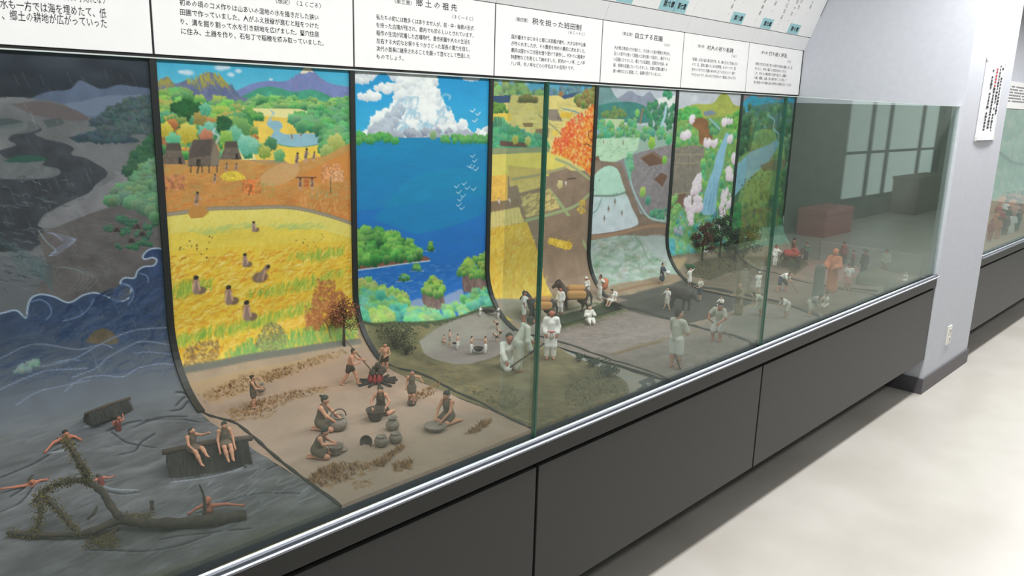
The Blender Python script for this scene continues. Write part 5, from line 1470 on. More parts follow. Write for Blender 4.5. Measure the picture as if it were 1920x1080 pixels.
def sdf_obj(name, prims, k, h, m, parent=None, cut=None, extra=None):
    P, Q = sdf_mesh(prims, k, h, cut)
    me = mesh_np(P, Q)
    if extra is not None and len(extra.v):
        bm = bmesh.new(); bm.from_mesh(me); me2 = mesh_py(extra.v, extra.f, True); bm.from_mesh(me2); bm.to_mesh(me); bm.free(); bpy.data.meshes.remove(me2)
    return link(name, me, m, parent)


def px_size(p):
    """metres per photo pixel at a world point"""
    return float(((np.asarray(p) - CAM) @ FW) / FPX)


def view_rz(p):
    """rotation that turns local +X to the viewer's right at a world point"""
    d = np.asarray(p) - CAM
    return math.atan2(-d[0], d[1])
# ------------------------------------------------------------------ clay figurines
def V3(*a): return np.array(a, float)


STAND = dict(pel=(0, 0, .52), chest=(0, 0, .705), neck=(0, 0, .82), head=(0, -.012, .912), shL=(.105, 0, .785), shR=(-.105, 0, .785), elL=(.14, .015, .635), elR=(-.14, .015, .635),
             haL=(.14, -.05, .49), haR=(-.14, -.05, .49), hipL=(.055, 0, .50), hipR=(-.055, 0, .50), knL=(.062, -.012, .27), knR=(-.062, -.012, .27), ftL=(.065, .01, .04), ftR=(-.065, .01, .04))
KNEEL = dict(pel=(0, .03, .15), chest=(0, -.02, .34), neck=(0, -.04, .45), head=(0, -.07, .54), shL=(.10, -.02, .42), shR=(-.10, -.02, .42), elL=(.13, -.13, .30), elR=(-.13, -.13, .30),
             haL=(.08, -.27, .22), haR=(-.08, -.27, .22), hipL=(.055, .02, .14), hipR=(-.055, .02, .14), knL=(.085, -.19, .055), knR=(-.085, -.19, .055), ftL=(.05, .10, .035), ftR=(-.05, .10, .035))
SIT = dict(pel=(0, 0, .07), chest=(0, .01, .26), neck=(0, 0, .375), head=(0, -.02, .465), shL=(.105, 0, .345), shR=(-.105, 0, .345), elL=(.15, -.05, .21), elR=(-.15, -.05, .21),
           haL=(.12, -.16, .10), haR=(-.12, -.16, .10), hipL=(.055, 0, .06), hipR=(-.055, 0, .06), knL=(.075, -.20, .07), knR=(-.075, -.20, .07), ftL=(.075, -.23, -.15), ftR=(-.075, -.23, -.15))
BEND = dict(pel=(0, .07, .50), chest=(0, -.09, .60), neck=(0, -.18, .66), head=(0, -.27, .675), shL=(.10, -.14, .635), shR=(-.10, -.14, .635), elL=(.11, -.20, .48), elR=(-.11, -.20, .48),
            haL=(.07, -.27, .34), haR=(-.07, -.27, .34), hipL=(.055, .06, .49), hipR=(-.055, .06, .49), knL=(.07, -.01, .27), knR=(-.07, -.01, .27), ftL=(.075, .05, .04), ftR=(-.075, .05, .04))
SWIM = dict(pel=(0, .10, -.10), chest=(0, 0, .03), neck=(0, -.03, .11), head=(0, -.06, .19), shL=(.11, 0, .08), shR=(-.11, 0, .08), elL=(.24, -.03, .10), elR=(-.24, -.03, .10),
            haL=(.37, -.05, .10), haR=(-.37, -.05, .10), hipL=(.05, .12, -.12), hipR=(-.05, .12, -.12), knL=(.05, .2, -.2), knR=(-.05, .2, -.2), ftL=(.05, .3, -.25), ftR=(-.05, .3, -.25))

CL = {n: mat('clay_' + n, c, rough=.8, var=.1, scale=300, bump=.3, bscale=900, spec=.25) for n, c in dict(
    skin=(206, 150, 122), skin_pale=(214, 172, 148), skin_red=(196, 122, 100), brown=(104, 92, 80), brown_dark=(78, 64, 52), hair=(62, 64, 56), hair_black=(44, 38, 36), white=(232, 230, 226), offwhite=(206, 204, 192), grey=(150, 148, 140),
    red=(176, 66, 66), maroon=(112, 56, 56), navy=(58, 66, 84), orange=(206, 128, 96), dark=(54, 50, 48), straw=(136, 118, 92), green=(66, 110, 92), pink=(206, 150, 140), lips=(176, 92, 84)).items()}


def nrm(v): return v / (np.linalg.norm(v) + 1e-9)


def figure(px, py, s_px, yaw, base, label, wear='tunic', cloth='brown', skin='skin', hair='hair', style='bun', zoff=0.0, sink=None, detail=None, face=None, pants=None, at=None, legs=True, belt=None, **ov):
    """one figurine. px,py: where it stands in the photograph; s_px: its upright height there in pixels; yaw: 0 faces the viewer, 90 the viewer's right"""
    J = {k: V3(*v) for k, v in base.items()}
    for k, v in ov.items(): J[k] = V3(*v)
    g = np.array(at, float) if at is not None else ground_at(px, py)
    S = s_px * px_size(g)
    root = empty('clay_figurine', (g[0], g[1], g[2] + zoff * S), view_rz(g) + math.radians(yaw))
    tag(root, label, 'figurine')
    big = s_px > 52 if detail is None else detail
    h = max(1.35 / s_px, .013) if big else max(1.6 / s_px, .02)
    k = .022
    m = lambda a, b, t: a + (b - a) * t
    fd = nrm(V3(*face)) if face is not None else nrm(V3(0, -1, -.12))
    sd = nrm(np.cross(fd, V3(0, 0, 1))); up = nrm(np.cross(sd, fd))
    hc = J['head']
    P = [('c', J['pel'], m(J['pel'], J['chest'], .55), .078, .068), ('c', m(J['pel'], J['chest'], .5), J['chest'], .068, .080), ('c', J['chest'], m(J['chest'], J['neck'], .8), .078, .038),
         ('c', J['shL'], J['shR'], .042, .042), ('c', J['neck'] - V3(0, 0, .02), m(J['neck'], hc, .6), .032, .03),
         ('e', hc, (.056, .060, .070)), ('e', hc + fd * .014 - up * .022, (.040, .042, .042)), ('c', hc + fd * .050 + up * .004, hc + fd * .064 - up * .012, .010, .013)]
    for sgn in (1, -1): P.append(('e', hc + sd * sgn * .056 - up * .004, (.012, .014, .018)))
    for q in 'LR':
        P += [('c', J['sh' + q], J['el' + q], .036, .028), ('c', J['el' + q], J['ha' + q], .028, .020)]
        d = nrm(J['ha' + q] - J['el' + q])
        P.append(('e', J['ha' + q] + d * .022, (.021, .021, .025)))
        if legs:
            P += [('c', J['hip' + q], J['kn' + q], .058, .042), ('c', J['kn' + q], m(J['kn' + q], J['ft' + q], .4), .041, .042), ('c', m(J['kn' + q], J['ft' + q], .4), J['ft' + q], .042, .026)]
            sh = J['ft' + q] - J['kn' + q]
            if abs(sh[2]) > .6 * np.linalg.norm(sh): toe = J['ft' + q] + V3(0, -.085, -.016)
            else: toe = J['ft' + q] + nrm(sh) * .075 + V3(0, 0, -.012)
            P.append(('c', J['ft' + q] + V3(0, .01, -.012), toe, .026, .019))
    ex = MB()
    if big:
        for q in 'LR':      # four fingers and a thumb
            d = nrm(J['ha' + q] - J['el' + q]); b0 = J['ha' + q] + d * .03
            side = nrm(np.cross(d, V3(0, -1, .2))); nn = nrm(np.cross(side, d)); nn = nn if nn[2] < 0 else -nn
            for i, ln in enumerate((.034, .040, .037, .028)):
                o_ = side * (i - 1.5) * .011
                a = b0 + o_; b = a + d * ln * .55 + nn * .004; c = b + d * ln * .4 + nn * .014
                ex.tube([a, b, c], [.0068, .006, .0046], 5)
            t0 = J['ha' + q] + d * .012 + side * -.016
            ex.tube([t0, t0 - side * .014 + d * .014, t0 - side * .014 + d * .03 + nn * .008], [.0078, .0068, .005], 5)
    cut = None
    if sink is not None: cut = lambda G: (sink - G[..., 2])
    sc = lambda o: setattr(o, 'scale', (S, S, S))
    sc(sdf_obj('body', P, k, h, CL[skin], root, cut, ex))
    # clothing
    def shell(name, prims, c, kk=.03): sc(sdf_obj(name, prims, kk, h, CL[c] if isinstance(c, str) else c, root, cut))
    tor = [('c', J['pel'], m(J['pel'], J['chest'], .5), .088, .080), ('c', m(J['pel'], J['chest'], .5), J['chest'], .080, .089), ('c', J['shL'] * .72 + J['shR'] * .28, J['shR'] * .72 + J['shL'] * .28, .052, .052)]
    thigh = lambda f, r0=.070, r1=.062: [('c', J['hip' + q], m(J['hip' + q], J['kn' + q], f), r0, r1) for q in 'LR']
    shin = lambda f, r=.050: [('c', J['kn' + q], m(J['kn' + q], J['ft' + q], f), .056, r) for q in 'LR']
    slv = lambda f, r=.044: [('c', J['sh' + q], m(J['sh' + q], J['el' + q], min(f, 1)), .048, r) for q in 'LR'] + ([('c', J['el' + q], m(J['el' + q], J['ha' + q], f - 1), r, r + .006) for q in 'LR'] if f > 1 else [])
    if wear == 'tunic': shell('tunic', tor + thigh(.55, .078, .074) + [('c', J['pel'], m(m(J['hipL'], J['hipR'], .5), m(J['knL'], J['knR'], .5), .5), .09, .085)], cloth)
    elif wear == 'loincloth': shell('loincloth', [('e', J['pel'], (.088, .082, .055))] + thigh(.45, .072, .070), cloth)
    elif wear == 'suit':
        shell('jacket', tor + slv(1.75) + [('c', J['pel'], J['pel'] - V3(0, 0, .04), .092, .098)], cloth)
        shell('trousers', [('e', J['pel'], (.085, .08, .06))] + thigh(1) + shin(.85), pants or cloth)
    elif wear == 'shirt':
        shell('shirt', tor + slv(.75, .05), cloth)
        shell('shorts', [('e', J['pel'] - V3(0, 0, .01), (.088, .084, .06))] + thigh(1, .074, .066), pants or cloth)
    elif wear == 'trousers': shell('trousers', [('e', J['pel'], (.085, .08, .06))] + thigh(1) + shin(.8), cloth)
    elif wear == 'robe':
        b = m(J['ftL'], J['ftR'], .5); b = V3(b[0], b[1], b[2] + .05)
        shell('robe', tor + slv(1.6, .055) + [('c', J['pel'], b, .09, .125)], cloth)
    elif wear == 'dress':
        b = m(J['knL'], J['knR'], .5)
        shell('dress', tor + slv(.9, .05) + [('c', J['pel'], b, .09, .12)], cloth)
    if belt:
        p0 = m(J['pel'], J['chest'], .22)
        shell('belt', [('e', p0, (.108, .106, .018)), ('c', p0 + V3(.02, -.104, 0), p0 + V3(.035, -.112, -.12), .010, .009), ('c', p0 + V3(-.01, -.104, 0), p0 + V3(-.02, -.112, -.10), .010, .009)], belt, .006)
    # hair / headgear
    hp = [('e', hc - fd * .016 + up * .020, (.062, .062, .062)), ('e', hc - fd * .030 - up * .010, (.052, .045, .058))]
    if style == 'bun': hp += [('c', hc - fd * .06 + up * .03, hc - fd * .10 + up * .034, .018, .022)]
    elif style == 'top': hp += [('c', hc - fd * .02 + up * .07, hc - fd * .045 + up * .105, .014, .016)]
    elif style == 'long': hp += [('c', hc - fd * .045, J['neck'] - fd * .05, .04, .03)]
    elif style == 'loops': hp += [('e', hc + sd * s_ * .062 - up * .03, (.02, .022, .032)) for s_ in (1, -1)]
    shell('hair', hp, hair, .02)
    if style == 'hat': shell('hat', [('e', hc + up * .055, (.074, .074, .034)), ('e', hc + up * .040, (.092, .092, .012))], 'white', .012)
    if style == 'helmet': shell('helmet', [('e', hc + up * .045, (.078, .078, .05)), ('e', hc + up * .03, (.10, .10, .014)), ('c', hc + up * .09 + fd * .05, hc + up * .15 + fd * .08, .01, .006)], 'dark', .012)
    if style == 'scarf': shell('headscarf', [('e', hc - fd * .010 + up * .022, (.070, .070, .068))], 'white', .012)
    if style == 'band': shell('headband', [('e', hc + up * .028, (.066, .068, .010))], 'offwhite', .006)
    if big:
        for sgn in (1, -1):
            c = hc + fd * .0545 + sd * sgn * .021 + up * .010
            e_ = MB().lathe([(.0, -.006), (.005, -.0045), (.0072, 0), (.005, .0045), (.0, .006)], 8, c); sc(e_.build('eye', CL['dark'], root, True))
        c = hc + fd * .057 - up * .030
        e_ = MB().tube([c - sd * .014, c + fd * .003, c + sd * .014], [.003, .0052, .003], 6); sc(e_.build('mouth', CL['lips'], root, True))
    return root, S, g


def limb_world(root, S, p):
    return np.array(root.matrix_basis @ Vector(np.asarray(p) * S))


def rod(p0, p1, r, name, label, cat, m, r1=None, n=7):
    p0, p1 = np.asarray(p0), np.asarray(p1)
    o = MB().tube([(0, 0, 0), tuple((p1 - p0) * .5), tuple(p1 - p0)], [r, (r + (r1 or r)) / 2 * 1.04, r1 or r], n).build(name, m, smooth=True, loc=tuple(p0))
    return tag(o, label, cat)


M['wood_dark'] = mat('dark_wood', (74, 62, 54), rough=.85, var=.25, scale=120, bump=.4, bscale=500)
M['wood'] = mat('pole_wood', (122, 98, 78), rough=.8, var=.15, scale=150)
M['clay_pot'] = mat('pot_clay', (134, 122, 112), rough=.85, var=.12, scale=160, bump=.3, bscale=600)
M['char'] = mat('charred_wood', (52, 42, 40), rough=.9, var=.3, scale=120, bump=.4)
M['ember'] = mat('painted_ember', (150, 40, 44), rough=.7, var=.3, scale=120)


def pot(px, py, w_px, kind, label, name='clay_pot', tilt=None, at=None, m=None, group=None, zoff=0):
    g = np.array(at, float) if at is not None else ground_at(px, py)
    r = w_px * px_size(g) / 2
    prof = {'jar': [(.45, 0), (.8, .25), (1, .7), (.95, 1.1), (.62, 1.5), (.55, 1.7), (.72, 1.95), (.66, 1.95), (.48, 1.7), (.5, 1.45)], 'bowl': [(.4, 0), (.75, .2), (1, .62), (1.02, .72), (.94, .72), (.68, .28), (.3, .16)],
            'basin': [(.6, 0), (.85, .18), (1, .42), (1.03, .46), (.94, .46), (.78, .22), (.4, .12)], 'deep': [(.55, 0), (.78, .4), (.92, .95), (1, 1.2), (1.03, 1.26), (.93, 1.26), (.82, .9), (.5, .2)],
            'round': [(.5, 0), (.85, .3), (1, .75), (.88, 1.15), (.6, 1.35), (.66, 1.5), (.58, 1.5), (.5, 1.3)], 'dish': [(.3, 0), (.7, .08), (1, .26), (1.02, .30), (.95, .30), (.65, .15), (.3, .08)]}[kind]
    o = empty(name, (g[0], g[1], g[2] + zoff)); tag(o, label, 'pot', group)
    if tilt: o.rotation_euler = tilt
    cutn = max(range(len(prof)), key=lambda i: prof[i][1])
    b = MB().lathe([(a * r, z * r) for a, z in prof], 22).build('vessel', m or M['clay_pot'], o, True)
    zt = prof[cutn][1] * r; rt = prof[cutn][0] * r
    t = MB(); t.tube([(math.cos(a) * rt, math.sin(a) * rt, zt) for a in np.linspace(0, 2 * math.pi, 25)], r * .05, 6, cap=False); t.build('rim', m or M['clay_pot'], o, True)
    return o
# ------------------------------------------------------------------ flood scene: swimmers, drifting roofs and the fallen tree
FG = figure
TH = mat('wet_thatch', (54, 52, 52), rough=.9, var=.3, scale=160, bump=.8, bscale=240, stretch=(1, 1, .25))


def roof_raft(pl, pr, w_px, h_px, label):
    """drifting thatched roof: ridge log on a shaggy ridge of straw, pl/pr photo ends of its base"""
    a, b = ground_at(*pl), ground_at(*pr)
    c = (a + b) / 2; L = np.linalg.norm((b - a)[:2]); rz = math.atan2(b[1] - a[1], b[0] - a[0])
    u = px_size(c)
    W, Hh = w_px * u, h_px * u
    r = empty('thatched_roof', tuple(c), rz); tag(r, label, 'roof')
    rs = random.Random(int(pl[0])); v, f = [], []
    n = 16
    for i in range(n + 1):
        x = -L / 2 + L * i / n; k = 1 - .18 * (2 * i / n - 1) ** 2
        for j, (yy, zz) in enumerate(((-W * .62, -.004), (-W * .42, Hh * .42), (-W * .1, Hh * .98), (0, Hh), (W * .1, Hh * .95), (W * .45, Hh * .4), (W * .6, -.004))):
            v.append((x + rs.uniform(-1, 1) * L * .008, yy * k + rs.uniform(-1, 1) * W * .04, zz * k + rs.uniform(-1, 1) * Hh * .05))
    for i in range(n):
        for j in range(6): f.append((i * 7 + j, (i + 1) * 7 + j, (i + 1) * 7 + j + 1, i * 7 + j + 1))
    f += [tuple(range(6, -1, -1)), tuple(n * 7 + j for j in range(7))]
    MB().add(v, f).build('thatch', TH, r)
    MB().tube([(-L * .56, 0, Hh * .98), (0, 0, Hh * 1.06), (L * .56, 0, Hh * .98)], [Hh * .13, Hh * .17, Hh * .14], 9).build('ridge_log', M['wood_dark'], r, True)
    mb = MB()
    for _ in range(170):
        x, t = rs.uniform(-.5, .5) * L, rs.random(); sgn = rs.choice((-1, 1))
        p0 = Vector((x, sgn * W * .1, Hh * .97)); p1 = Vector((x + rs.uniform(-1, 1) * L * .03, sgn * W * rs.uniform(.5, .72), -.003))
        nrm_ = Vector((0, sgn * Hh, W * .5)).normalized() * Hh * .03
        mb.tube([p0 + nrm_, (p0 + p1) / 2 + nrm_ * 2, p1 + nrm_], [u * .5, u * .7, u * .4], 3, cap=False)
    o = mb.build('straw', TH, r); tag(o, kind='stuff')
    return r, c, rz, Hh, L


rr, rc, rrz, rH, rL = roof_raft((316, 884), (466, 858), 64, 40, 'drifting dark thatched roof carrying two seated figurines')
roof_raft((166, 800), (240, 756), 26, 18, 'smaller dark drifting roof piece beside the clinging red figurine')


def on_roof(t, y=0, dz=.9):
    f = -.13 * 64 * px_size(rc)
    return np.array([rc[0] + math.cos(rrz) * t * rL - math.sin(rrz) * f, rc[1] + math.sin(rrz) * t * rL + math.cos(rrz) * f, rc[2] + rH * dz])


FG(0, 0, 88, 30, SIT, 'seated clay figurine on the roof pointing with one outstretched arm', 'tunic', 'brown', style='long', at=on_roof(-.20), haL=(.16, -.38, .47), elL=(.14, -.2, .38), haR=(-.05, -.22, .05), elR=(-.14, -.10, .2), knL=(.09, -.22, .10), ftL=(.10, -.36, -.02), knR=(-.06, -.22, .06), ftR=(-.03, -.36, -.18), face=(.3, -1, 0))
FG(0, 0, 90, 12, SIT, 'seated clay figurine on the roof with both hands hanging beside knees', 'tunic', 'brown', style='long', at=on_roof(.20), haL=(.15, -.20, .01), haR=(-.15, -.20, -.02), elL=(.15, -.05, .19), elR=(-.15, -.05, .17), ftL=(.06, -.40, -.14), knL=(.06, -.24, .07), ftR=(-.03, -.36, -.16), knR=(-.06, -.22, .06), face=(-.1, -1, -.35))
FG(122, 828, 92, 25, SWIM, 'bare clay swimmer with arms flung wide in the grey water', 'none', skin='skin_red', hair='hair_black', style='short', sink=-.06, haR=(-.42, -.10, -.02), elR=(-.25, -.05, .08), haL=(.22, -.12, .02), elL=(.19, -.02, .05))
FG(58, 912, 86, 20, SWIM, 'bare clay swimmer low in the water nearest the left edge', 'none', skin='skin_red', hair='hair', style='short', sink=-.05, chest=(0, 0, 0), neck=(0, -.03, .06), head=(0, -.06, .12), shL=(.10, 0, .03), shR=(-.10, 0, .03), haR=(-.5, .05, .10), elR=(-.28, .02, .06), haL=(.26, -.1, .06), elL=(.2, -.03, .05))
FG(222, 806, 60, 0, SWIM, 'small red clad clay figurine clinging to the drifting roof piece', 'tunic', 'maroon', skin='skin_red', style='short', sink=-.05, chest=(0, 0, .2), neck=(0, -.02, .32), head=(.04, -.03, .42), shL=(.1, 0, .29), shR=(-.1, 0, .29), pel=(0, 0, .02), haL=(.16, .05, .42), elL=(.17, 0, .32), haR=(-.06, .05, .16), elR=(-.14, 0, .2))
FG(189, 908, 66, 200, SWIM, 'small red clad clay figurine floating behind the mossy branch', 'tunic', 'maroon', skin='skin_red', style='short', sink=-.05, chest=(0, 0, .1), neck=(0, -.05, .18), head=(.02, -.10, .22), shL=(.1, -.02, .17), shR=(-.1, -.02, .17))
FG(392, 960, 96, -15, SWIM, 'bare clay swimmer holding on to the fallen tree trunk', 'none', skin='skin_red', hair='skin_red', style='short', sink=-.05, haL=(.62, -.02, .13), elL=(.34, .0, .16), haR=(-.32, -.1, .05), elR=(-.2, -.05, .12), chest=(0, 0, .06), neck=(0, -.02, .16), head=(.0, -.04, .26), shL=(.11, 0, .14), shR=(-.11, 0, .14))

# fallen mossy tree
BK = mat('wet_bark', (50, 46, 43), rough=.9, var=.3, scale=90, bump=.8, bscale=300, col2=(72, 62, 52))
MS = mat('moss_clumps', (74, 76, 44), rough=.95, var=.35, scale=120, col2=(112, 92, 50))


def lift(px, py, dz_px=0):
    g = ground_at(px, py); g = g.copy(); g[2] += dz_px * px_size(g); return g


tr = empty('fallen_tree', tuple(lift(300, 985))); tag(tr, 'fallen mossy tree with bare forked branches lying in the muddy water', 'tree')
T0 = np.array(tr.location)


def branch(pts, name, parent=tr, m=BK, n=9):
    P = [lift(x, y, d) - T0 for x, y, d, r in pts]
    u = px_size(T0)
    pp = curve([tuple(p) + (r * u,) for p, (x, y, d, r) in zip(P, pts)], 4)
    return MB().tube([p[:3] for p in pp], [p[3] * .74 * (1 + .14 * math.sin(i * 2.3) + .06 * math.sin(i * 5.1)) for i, p in enumerate(pp)], n).build(name, m, parent, True), pp


moss_pts = []
trunk, t_ = branch([(462, 972, 8, 13), (400, 985, 12, 16), (330, 992, 12, 14), (270, 995, 16, 13), (225, 992, 18, 11), (170, 1010, 14, 9), (110, 1012, 10, 6), (60, 1010, 8, 7), (14, 1006, 8, 5)], 'trunk')
b1, t1 = branch([(228, 992, 20, 11), (208, 985, 46, 9), (196, 978, 62, 9), (170, 972, 75, 8), (140, 968, 74, 6)], 'branch'); moss_pts += t1[10:]
b2, t2 = branch([(172, 972, 72, 6), (170, 975, 96, 7), (160, 978, 120, 7), (148, 975, 145, 6), (136, 970, 155, 3)], 'branch', b1); moss_pts += t2 * 3
b3, t3 = branch([(142, 968, 74, 6), (110, 972, 68, 5), (85, 980, 60, 4), (72, 985, 48, 5)], 'branch', b1); moss_pts += t3 * 3
b4, t4 = branch([(85, 990, 60, 5), (80, 1000, 40, 5), (72, 1008, 20, 4), (68, 1010, 4, 3)], 'branch', b1); moss_pts += t4 * 2
b5, t5 = branch([(90, 985, 55, 6), (110, 990, 40, 6), (130, 1000, 25, 5), (148, 1010, 12, 4)], 'branch', b1); moss_pts += t5 * 2
branch([(222, 995, 8, 5), (205, 1005, 0, 6), (190, 1016, -2, 6), (165, 1030, -2, 4)], 'branch')
branch([(384, 985, 16, 6), (386, 982, 40, 4), (384, 980, 60, 3), (378, 978, 76, 2)], 'branch')
branch([(286, 962, 6, 5), (286, 958, 22, 5)], 'branch')
branch([(165, 985, 12, 3), (178, 978, 18, 4), (184, 972, 24, 3)], 'branch')
rs = random.Random(3); mb = MB(); u = px_size(T0)
low = [tuple(lift(190 + rs.uniform(-28, 30), 1018 + rs.uniform(-14, 10), 0) - T0) for _ in range(60)] + [tuple(lift(30 + rs.uniform(-14, 40), 1008 + rs.uniform(-4, 4), 4) - T0) for _ in range(30)] + [tuple(lift(255 + rs.uniform(-30, 30), 990 + rs.uniform(-8, 4), 20) - T0) for _ in range(20)]
for p in [q[:3] for q in moss_pts] + low:
    for _ in range(12):
        c = Vector(p) + Vector((rs.gauss(0, 1), rs.gauss(0, 1), rs.gauss(0, 1))) * u * 4.8
        d1 = Vector((rs.gauss(0, 1), rs.gauss(0, 1), rs.gauss(0, 1))).normalized() * u * rs.uniform(1.6, 3.4); d2 = d1.orthogonal().normalized() * u * 1.6
        mb.add([c + d1, c + d2, c - d1, c - d2, c + d1.cross(d2).normalized() * u * 1.2], [(0, 1, 4), (1, 2, 4), (2, 3, 4), (3, 0, 4)])
tag(mb.build('moss', MS, tr), kind='stuff')

# ------------------------------------------------------------------ village scene
FG(476, 765, 66, 80, STAND, 'standing clay woman in brown tunic carrying a grey pot', 'tunic', 'brown', haL=(.05, -.26, .60), haR=(-.07, -.24, .60), elL=(.14, -.10, .62), elR=(-.14, -.10, .62))
r, S, g = FG(656, 722, 74, 80, STAND, 'clay man in loincloth striding with a long pole at the fire', 'loincloth', 'brown_dark', style='short', knL=(.06, -.14, .29), ftL=(.06, -.20, .04), knR=(-.06, .06, .27), ftR=(-.06, .22, .05), chest=(0, -.05, .70), neck=(0, -.08, .81), head=(0, -.11, .90), shL=(.1, -.06, .775), shR=(-.1, -.06, .775),
             haL=(.05, -.36, .66), elL=(.12, -.20, .66), haR=(-.02, -.24, .60), elR=(-.13, -.12, .60))
pw = g.copy()
fire = ground_at(708, 716)
rod(fire + np.array([-.012, .0, .030]), ground_at(650, 716) + np.array([0, 0, 82 * px_size(g)]), .0022, 'fire_pole', 'long brown pole slanting from the fire to the striding man', 'pole', M['wood'])
r, S, g2 = FG(722, 697, 58, 10, STAND, 'bare chested clay man in loincloth standing behind the fire', 'loincloth', 'brown_dark', style='short', haL=(-.02, -.15, .55), elL=(.16, -.05, .60), haR=(-.17, -.10, .72), elR=(-.19, .0, .66))
rod(fire + np.array([.0, .01, .03]), g2 + np.array([-.018, -.012, 48 * px_size(g2)]), .0018, 'fire_pole', 'short brown pole held upright by the man behind the fire', 'pole', M['wood'])
FG(772, 757, 68, 15, STAND, 'clay child in brown tunic walking with one arm stretched sideways', 'tunic', 'brown', style='bun', haL=(.27, -.06, .66), elL=(.22, .0, .76), haR=(-.16, -.03, .50), knR=(-.06, -.04, .27), ftR=(-.06, .08, .05), knL=(.03, -.08, .28), ftL=(.03, -.06, .04))
FG(604, 806, 112, 70, KNEEL, 'kneeling clay woman in brown tunic weaving a round basket', 'tunic', 'brown', haL=(.07, -.30, .20), haR=(-.05, -.27, .17), face=(0, -1, -.35))
FG(596, 858, 108, 75, KNEEL, 'kneeling clay woman nearest the rail shaping a tall pot', 'tunic', 'brown', style='short', hair='hair', haL=(.06, -.28, .27), haR=(-.04, -.28, .28), chest=(0, -.05, .32), neck=(0, -.09, .42), head=(0, -.14, .49), shL=(.1, -.07, .39), shR=(-.1, -.07, .39), face=(0, -1, -.45))
FG(714, 776, 92, -5, KNEEL, 'kneeling clay woman with one bare foot out holding a big bowl', 'tunic', 'brown_dark', style='short', haL=(.09, -.22, .17), haR=(-.15, -.20, .20), elL=(.18, -.07, .30), elR=(-.18, -.06, .32), ftL=(.24, .03, .06), knL=(.16, -.12, .06), face=(-.1, -1, -.3))
FG(840, 792, 104, -35, KNEEL, 'kneeling clay woman leaning over a wide shallow dish', 'tunic', 'brown', haL=(.04, -.26, .12), haR=(-.09, -.25, .13), elL=(.13, -.12, .27), elR=(-.13, -.12, .28), ftL=(.16, .13, .04), ftR=(.08, .12, .035), face=(-.1, -1, -.4))
pot(490, 742, 17, 'jar', 'grey pot held by the standing woman in the village', zoff=.012)
bk = pot(634, 806, 36, 'round', 'round woven basket in front of the kneeling woman', name='woven_basket'); bk['category'] = 'basket'
c = ground_at(634, 806); u = px_size(c)
hh = MB().tube([(18 * u * math.cos(a), 0, 24 * u + 17 * u * math.sin(a)) for a in np.linspace(0, math.pi, 14)], u * 1.2, 6).build('hoop_handle', M['wood_dark'], bk, True)
pot(630, 852, 29, 'deep', 'tall grey pot being shaped by the woman nearest the rail')
pot(640, 845, 22, 'dish', 'low grey dish beside the tall pot being shaped', name='clay_dish')
pot(704, 788, 34, 'deep', 'big brown bowl held by the kneeling woman below the fire', m=M['wood_dark'])
pot(816, 806, 40, 'basin', 'wide grey dish under the hands of the leaning woman', name='clay_dish')
pot(736, 806, 26, 'jar', 'tall narrow necked jar standing in the group of pots')
pot(742, 830, 26, 'round', 'squat round pot beside the narrow necked jar')
pot(715, 836, 27, 'round', 'round pot in front of the toppled bowl')
pot(690, 832, 24, 'bowl', 'toppled dark bowl lying on its side by the round pots', tilt=(0, -1.25, .5), m=M['wood_dark'], zoff=.006)
pot(772, 760, 17, 'bowl', 'small brown bowl at the feet of the walking child', m=M['wood_dark'])
# fire
fr = empty('camp_fire', tuple(fire)); tag(fr, 'painted red camp fire with pots stacked on radiating charred logs', 'fire')
u = px_size(fire); rs = random.Random(9)
for i, a in enumerate((-.15, .35, .75, 1.3, 2.2, 2.75, 3.1, 3.6, 4.2, 4.75, 5.3, 5.75)):
    l = rs.uniform(34, 42) * u
    MB().tube([(math.cos(a) * 6 * u, math.sin(a) * 6 * u, 3 * u), (math.cos(a) * l, math.sin(a) * l, 2 * u)], [2.6 * u, 2.4 * u], 7).build('charred_log', M['char'], fr, True)
for i in range(14):
    a, q = rs.uniform(0, 6.28), rs.uniform(6, 17) * u
    MB().lathe([(0, 0), (4 * u, 3 * u), (4.5 * u, 9 * u), (2 * u, 16 * u), (0, 20 * u)], 7, (math.cos(a) * q, math.sin(a) * q, 0)).build('flame', M['ember'], fr, True)
for i, (x, y, z) in enumerate(((-12, 0, 15), (11, -2, 15), (0, 8, 16), (1, -8, 14), (1, 0, 25))):
    MB().lathe([(2.5 * u, 0), (5.5 * u, 3 * u), (6.4 * u, 7 * u), (4.4 * u, 10 * u), (5.2 * u, 12 * u), (4 * u, 11 * u)], 14, (x * u, y * u, z * u)).build('fired_pot', M['wood_dark'], fr, True)


# grass tufts, shrubs and model trees
def tuft_field(px_poly, n, hpx, cols, label, name='dry_grass'):
    lo = np.array(px_poly).min(0); hi = np.array(px_poly).max(0)
    cv = SCENES[1]; pts = cv.rand_in(px_poly, n)
    mb = MB()
    g0 = ground_at(*np.array(px_poly).mean(0))
    for x, y in pts:
        g = ground_at(x, y) - g0; u = px_size(g0)
        for _ in range(4):
            a = rs.uniform(0, 6.28); l = hpx * u * rs.uniform(.5, 1.2); d = Vector((math.cos(a), math.sin(a), 0)) * l * .6
            b = Vector(g); w = Vector((-d.y, d.x, 0)).normalized() * u * .7
            mb.add([b - w, b + w, b + d * .5 + Vector((0, 0, l * .7)) + w * .6, b + d + Vector((0, 0, l))], [(0, 1, 2), (0, 2, 3)], rs.randrange(len(cols)))
    o = mb.build(name, cols, loc=tuple(g0)); return tag(o, label, 'grass', kind='stuff')


